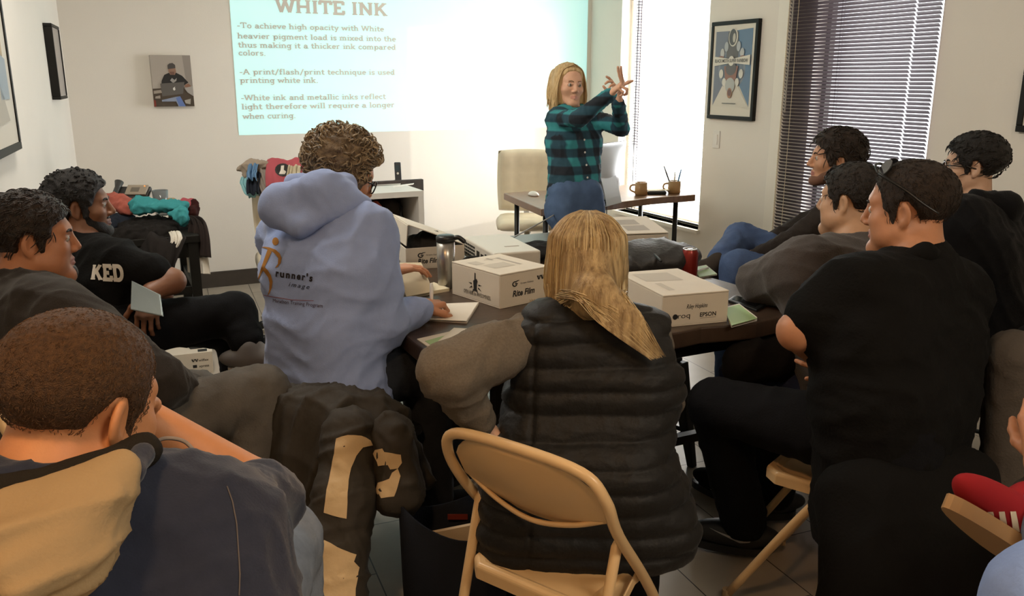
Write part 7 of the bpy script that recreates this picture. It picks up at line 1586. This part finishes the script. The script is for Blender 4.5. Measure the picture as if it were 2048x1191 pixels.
# ---------------------------------------------------------------- man with sunglasses on his head
def build_shades():
    msk = skin('ruddy_skin_b', '#b07a58')
    P = at(1800, 900, 2.24); fwd = dirc(-.80, .60); ang = math.atan2(fwd[1], fwd[0]); J = seated(P, ang, .0, 1.08); f, l = J['f'], J['l']
    put(J, neck=at(1838, 522, 2.28), sh=at(1815, 595, 2.26), chest=at(1800, 680, 2.25), waist=at(1800, 790, 2.24))
    put(J, sl=at(1690, 590, 2.18), sr=at(1900, 590, 2.46), el=at(1594, 662, 2.20), wl=at(1628, 704, 2.33), er=at(1850, 720, 2.6), wr=at(1700, 730, 2.56))
    H = Head(at(1815, 425, 2.32), dirc(-.80, .56, -.06), 1.07, jaw=1.05, fat=.35, nose=1.0)
    hl = hand_ops(J['wl'], nrm(at(1668, 722, 2.42) - J['wl']), nrm(-CR + HFW * .2), 1, curl=(.4, .5, .4)); hr = hand_ops(J['wr'], nrm(at(1622, 712, 2.50) - J['wr']), nrm(HFW), -1, curl=(.35, .5, .4))
    j = J; j['hl'] = at(1730, 880, 2.22); j['kl'] = at(1432, 808, 2.58); j['al'] = V3(*(atz(1490, 1050, .10)[:2]), .10); j['tl'] = j['al'] - CR * .13 + HFW * .03 - EZ * .045
    j['hr'] = at(1850, 890, 2.4); j['kr'] = at(1560, 830, 2.9); j['ar'] = V3(*(j['kr'][:2]), .1); j['tr'] = j['ar'] - CR * .15 - EZ * .045
    b = body('person', 'broad man in a black shirt with sunglasses on his head', J, H, msk, (('l', hl), ('r', hr)), neck_r=.068, hh=.004, group='people at the talk', wide=1.05, armr=(.056, .050, .035), lips=M_LIP)
    s = top('black_shirt', J, M_BLACKC, b, g=.034, hem=.24, short=.60, armr=(.090, .078, .05), amp=.009, sc=28, seed=101, h=.011, wide=1.25, belly=.03, neck_r=.072, collar=.005)
    blob('collar', [rc(at(1770, 532, 2.20), at(1850, 505, 2.19), .022, .022, .03), rc(at(1850, 505, 2.19), at(1895, 522, 2.27), .022, .022, .03), rc(at(1770, 532, 2.20), at(1760, 545, 2.3), .02, .02, .03)], M_BLACKC, s, .007)
    hm = hairmat('dark_cropped_hair', '#1b1410', '#33261b', 130, .6)
    poly = [(.12, .10), (.09, .088), (.070, .075), (.054, .055), (.046, .015), (.034, .006), (.030, -.03), (.014, -.03), (.010, .0), (.004, .036), (-.014, .038), (-.032, .012), (-.038, -.04), (-.055, -.072), (-.12, -.076), (-.25, 0), (-.2, .25), (.15, .25)]
    short_hair(H, b, hm, .009, poly, .0016, 220, 102, .005); tufts(H, b, hm, 700, .009, .016, .0009, np.random.default_rng(17), dirv=(0, -.2, -.8), curl=.4, poly=poly)
    eyes(H, b, '#33281d', hm)
    # sunglasses pushed up on the head: a thing he wears, kept with him
    m = MB(); M_SG = M_BLACKPL
    for g in (-1, 1):
        m.tube(spline([H.W(g * .058, .062, .105), H.W(g * .075, .045, .098), H.W(g * .090, -.01, .066), H.W(g * .092, -.05, .035), H.W(g * .086, -.085, .010)], 5), .0035, 6)
    m.tube(spline([H.W(-.06, .062, .105), H.W(-.03, .075, .122), H.W(0, .076, .124), H.W(.03, .075, .122), H.W(.06, .062, .105)], 5), .0035, 6)
    so = m.build('sunglasses', M_SG, b, smooth=True)
    for g in (-1, 1):
        c = H.W(g * .036, .050, .117); n = nrm(H.R @ np.array([g * .45, .55, .7])); a1 = nrm(np.cross(n, H.R[:, 1])); a2 = np.cross(n, a1)
        vs = [c - a1 * .0 + a1 * math.cos(t) * .032 + a2 * math.sin(t) * .021 for t in np.linspace(0, TAU, 21)[:-1]]
        MB().prism([(math.cos(t) * .032, math.sin(t) * .021) for t in np.linspace(0, TAU, 21)[:-1]], c, a1, a2, n, .002).build('lens', mat('mirror_lens', '#5a5a60', .12, metal=.6), so)
    pn = pants('black_jeans', j, mat('black_denim', '#0e0e11', .9, bump=.2, bscale=200), b, (.108, .082, .075), seed=103, wide=1.2)
    sh = shoe('black_sneaker', j, 'l', mat('sneaker_black', '#121212', .6), M_BLACKPL, b); shoe('black_sneaker', j, 'r', mat('sneaker_black', '#121212', .6), M_BLACKPL, b)
    c = j['al'] * 1.0 - EZ * .062; dd = nrm((j['tl'] - j['al']) * V3(1, 1, 0)); sd = nrm(np.cross(dd, EZ)); sd = sd if sd @ HFW < 0 else -sd
    sw = [(-.055, .004), (-.045, -.010), (-.02, -.014), (.06, .010), (-.015, -.004), (-.038, .0), (-.047, .014)]
    o_ = j['al'] - EZ * .018 + dd * .04 + sd * .2
    project_mesh('sneaker_mark', [o_ - dd * x * 1.2 * -1 + EZ * z * 1.2 for x, z in sw], [tuple(range(7))], sh, mat('mark_grey', '#8f8a84', .5), sh, sd, .002)
    return J
JB = build_shades()

# ---------------------------------------------------------------- man in glasses, far right
def build_glassesman():
    msk = skin('fair_skin_d', '#c09a80')
    P = at(2010, 735, 3.10); fwd = dirc(-.86, .5); ang = math.atan2(fwd[1], fwd[0]); J = seated(P, ang, .0, 1.0); f, l = J['f'], J['l']
    put(J, neck=at(1955, 414, 3.20), sh=at(1962, 445, 3.18), chest=at(1975, 520, 3.15), waist=at(1990, 620, 3.12))
    put(J, sl=at(1915, 465, 3.05), sr=at(2020, 465, 3.32), el=at(1905, 590, 3.05), wl=at(1870, 690, 3.15), er=at(2000, 600, 3.45), wr=at(1900, 680, 3.5))
    H = Head(at(1944, 336, 3.22), dirc(-.90, .40, .0), .95, jaw=.92, nose=.95)
    j = J; 
    for k in 'lr': j['a' + k] = j['k' + k] * V3(1, 1, 0) + EZ * .09; j['t' + k] = j['a' + k] + f * .15 - EZ * .045
    b = body('person', 'young man in black framed glasses and a black hoodie', J, H, msk, (), neck_r=.052, hh=.004, group='people at the talk', lips=M_LIP)
    s = top('black_hoodie', J, mat('black_fleece', '#101012', .96, bump=.2, bscale=180, sheen=.05), b, g=.028, hem=.14, armr=(.078, .072, .05), amp=.009, sc=32, seed=111, h=.011, neck_r=.06, wide=1.1, collar=.01)
    blob('hood', [rc(at(1955, 405, 3.10), at(2010, 415, 3.12), .05, .055, .05), rc(at(2010, 415, 3.12), at(2015, 440, 3.16), .05, .035, .05), ('s', .02, f_ell(H.W(0, 0, -.02), (.08, .10, .13), H.R), H.W(0, 0, 0), .15)], mat('black_fleece', '#17171a'), s, .008, amp=.006, sc=24, seed=112)
    hm = hairmat('black_short_hair', '#0e0c0b', '#221d1a', 80, .45)
    poly = [(.14, .11), (.105, .080), (.082, .068), (.060, .055), (.050, .018), (.036, .010), (.030, -.022), (.014, -.022), (.010, .004), (.004, .036), (-.014, .037), (-.030, .012), (-.036, -.03), (-.055, -.062), (-.12, -.066), (-.25, 0), (-.2, .25), (.15, .25)]
    short_hair(H, b, hm, .020, poly, .004, 90, 113); tufts(H, b, hm, 260, .020, .03, .002, np.random.default_rng(18), dirv=(0, .7, -.2), curl=.4, poly=poly)
    glasses(H, b, mat('black_acetate', '#15120f', .25), .0024, .026, .019); eyes(H, b, '#33281d', hm)
    pants('dark_trousers', j, M_BLACKC, b, seed=114)
    for k in 'lr': shoe('shoe', j, k, M_BLACKC, M_BLACKPL, b)
    return J
JN = build_glassesman()

# ---------------------------------------------------------------- two people cut by the right edge
def build_edge():
    # grey trousers
    msk = skin('fair_skin_c', '#b38a6a')
    P = at(2330, 800, 2.35); P[2] = .56; fwd = dirc(-.95, .3); ang = math.atan2(fwd[1], fwd[0]); J = seated(P, ang, .0, 1.0); f, l = J['f'], J['l']
    H = Head(J['head'], f, 1.0)
    j = J; j['kl'] = at(2030, 715, 2.32); j['al'] = V3(*(at(2035, 900, 2.35)[:2]), .1); j['tl'] = j['al'] + f * .15 - EZ * .045
    j['kr'] = at(2080, 715, 2.62); j['ar'] = V3(*j['kr'][:2], .1); j['tr'] = j['ar'] + f * .15 - EZ * .045
    b = body('person', 'seated person in grey trousers at the right edge, knee and shin showing', J, H, msk, (), hh=.007, group='people at the talk', h=.016)
    top('dark_top', J, M_BLACKC, b, amp=.004, h=.014)
    pants('grey_trousers', j, mat('grey_chino', '#4d4741', .9, bump=.2, bscale=160), b, (.095, .075, .065), seed=121)
    for k in 'lr': shoe('shoe', j, k, M_BLACKC, M_BLACKPL, b)
    short_hair(H, b, hairmat('near_black_hair', '#14100d', '#2c221a'), .012, h=.008)
    # blue sleeve and red sneaker
    msk = skin('ruddy_skin_b', '#b07a58')
    P = at(2330, 1500, 1.1); P = V3(*(at(2420, 1250, 1.15)[:2]), .55); fwd = dirc(-.75, .65); ang = math.atan2(fwd[1], fwd[0]); J = seated(P, ang, .0, 1.0); f, l = J['f'], J['l']
    put(J, sl=at(2105, 1225, 1.03), sh=at(2290, 1170, 1.08), neck=at(2290, 1030, 1.10), el=at(2160, 1200, 1.30), wl=at(2085, 930, 1.50), head=at(2300, 880, 1.12), er=at(2420, 1260, 1.4), wr=at(2330, 1150, 1.65))
    J['chest'] = (J['sh'] + P) / 2 + EZ * .06; J['waist'] = (J['sh'] + P * 2) / 3; J['sr'] = at(2420, 1060, 1.2)
    H = Head(J['head'], fwd, 1.0)
    hl = hand_ops(J['wl'], nrm(at(2046, 842, 1.52) - at(2050, 915, 1.5)), nrm(HFW * .5 + CR), -1, curls=[(.5, .6, .4)] * 4)
    j = J; j['kl'] = at(2330, 930, 1.75); d = nrm(at(1895, 1005, 1.42) - at(2140, 1180, 1.50)); up = nrm(CR * .50 + EZ * .66 + HFW * .42); up = nrm(up - d * (up @ d)); j['al'] = at(1903, 1004, 1.42) + up * .07 - d * .165; j['tl'] = j['al'] + d * .12 - up * .04; j['kr'] = P + f * .2 + CR * .38; j['ar'] = j['kr'] * V3(1, 1, 0) + EZ * .09; j['tr'] = j['ar'] + f * .15 - EZ * .045
    b = body('person', 'person with light blue sleeve and red striped sneaker, lower right corner', J, H, msk, (('l', hl),), hh=.007, h=.014, group='people at the talk')
    top('blue_shirt', J, mat('sky_blue_cotton', '#7f98cc', .9, bump=.12, bscale=150), b, g=.02, armr=(.075, .066, .05), long_=.6, amp=.005, sc=22, seed=122, h=.009)
    pants('grey_jeans', j, mat('charcoal_twill', '#35302b', .9, bump=.2, bscale=160), b, (.09, .075, .06), seed=123, kto=.92)
    so_ = mat('gum_sole', '#a07d52', .7)
    sh = shoe('red_sneaker', j, 'l', mat('red_suede', '#8c1f24', .85), so_, b, fwd=d, up=up, size=1.0, hgt=.042)
    side = -HFW
    for k in range(3):
        x = 1972 + 26 * k; q = [(x, 1018), (x + 13, 1018), (x + 24, 1066), (x + 8, 1062)]
        try: project_mesh('stripe', [at(a, c, 1.2) for a, c in q], [(3, 2, 1, 0)], sh, mat('cream_stripe', '#d3c7ad', .7), sh, -nrm(ray(1990, 1040)), .002)
        except Exception: pass
    shoe('red_sneaker', j, 'r', mat('red_suede', '#8c1f24', .85), so_, b)
    short_hair(H, b, hairmat('near_black_hair', '#14100d', '#2c221a'), .012, h=.008)
build_edge()

# ---------------------------------------------------------------- chairs of the seated people, coats on them
def under(J, rz, label, back=.0, side=0): 
    p = J['pel'] * V3(1, 1, 0) - J['f'] * back + J['l'] * side; return dup(FC, p, rz, label, GC)
def angf(J): return math.atan2(J['f'][1], J['f'][0])
under(JB, angf(JB) - .05, 'tan metal folding chair under the man with sunglasses on his head', -.12, -.09)
under(JS, angf(JS), 'tan metal folding chair under the man in the grey sweater', .02)
under(JG, angf(JG), 'tan metal folding chair under the man with the goatee', -.14, -.06)
pt = at(215, 690, 3.03); dup(FC, V3(pt[0], pt[1], 0), math.atan2(dirc(.9, .43)[1], dirc(.9, .43)[0]), 'tan metal folding chair under the bearded man in the black tee', GC)
dup(ST, JN['pel'] * V3(1, 1, 0), .4, 'black metal stool under the young man in glasses', None)
A = at
tag(blob('black_coat', [rc(A(1720, 985, 2.12), A(1890, 975, 2.18), .08, .08, .07), rc(A(1720, 1000, 2.1), A(1735, 1250, 2.0), .10, .12, .08), rc(A(1850, 990, 2.14), A(1880, 1250, 2.05), .11, .13, .08), rc(A(1920, 960, 2.18), A(1950, 1250, 2.0), .09, .11, .08), rc(A(1790, 1000, 2.08), A(1800, 1250, 2.0), .10, .11, .08)], M_BLACKC, None, .013, amp=.016, sc=12, seed=131, stretch=(1.4, 1.4, .5)), 'black coat hanging over the chair of the man with sunglasses on his head', 'coat')
tag(blob('dark_coat', [rc(A(1490, 712, 2.75), A(1590, 705, 2.85), .055, .06, .06), rc(A(1475, 735, 2.75), A(1570, 730, 2.85), .05, .06, .06)], mat('black_cotton', '#1d1b1a'), None, .010, amp=.012, sc=24, seed=132), 'dark coat hem hanging under the table beside the near right corner leg', 'coat')
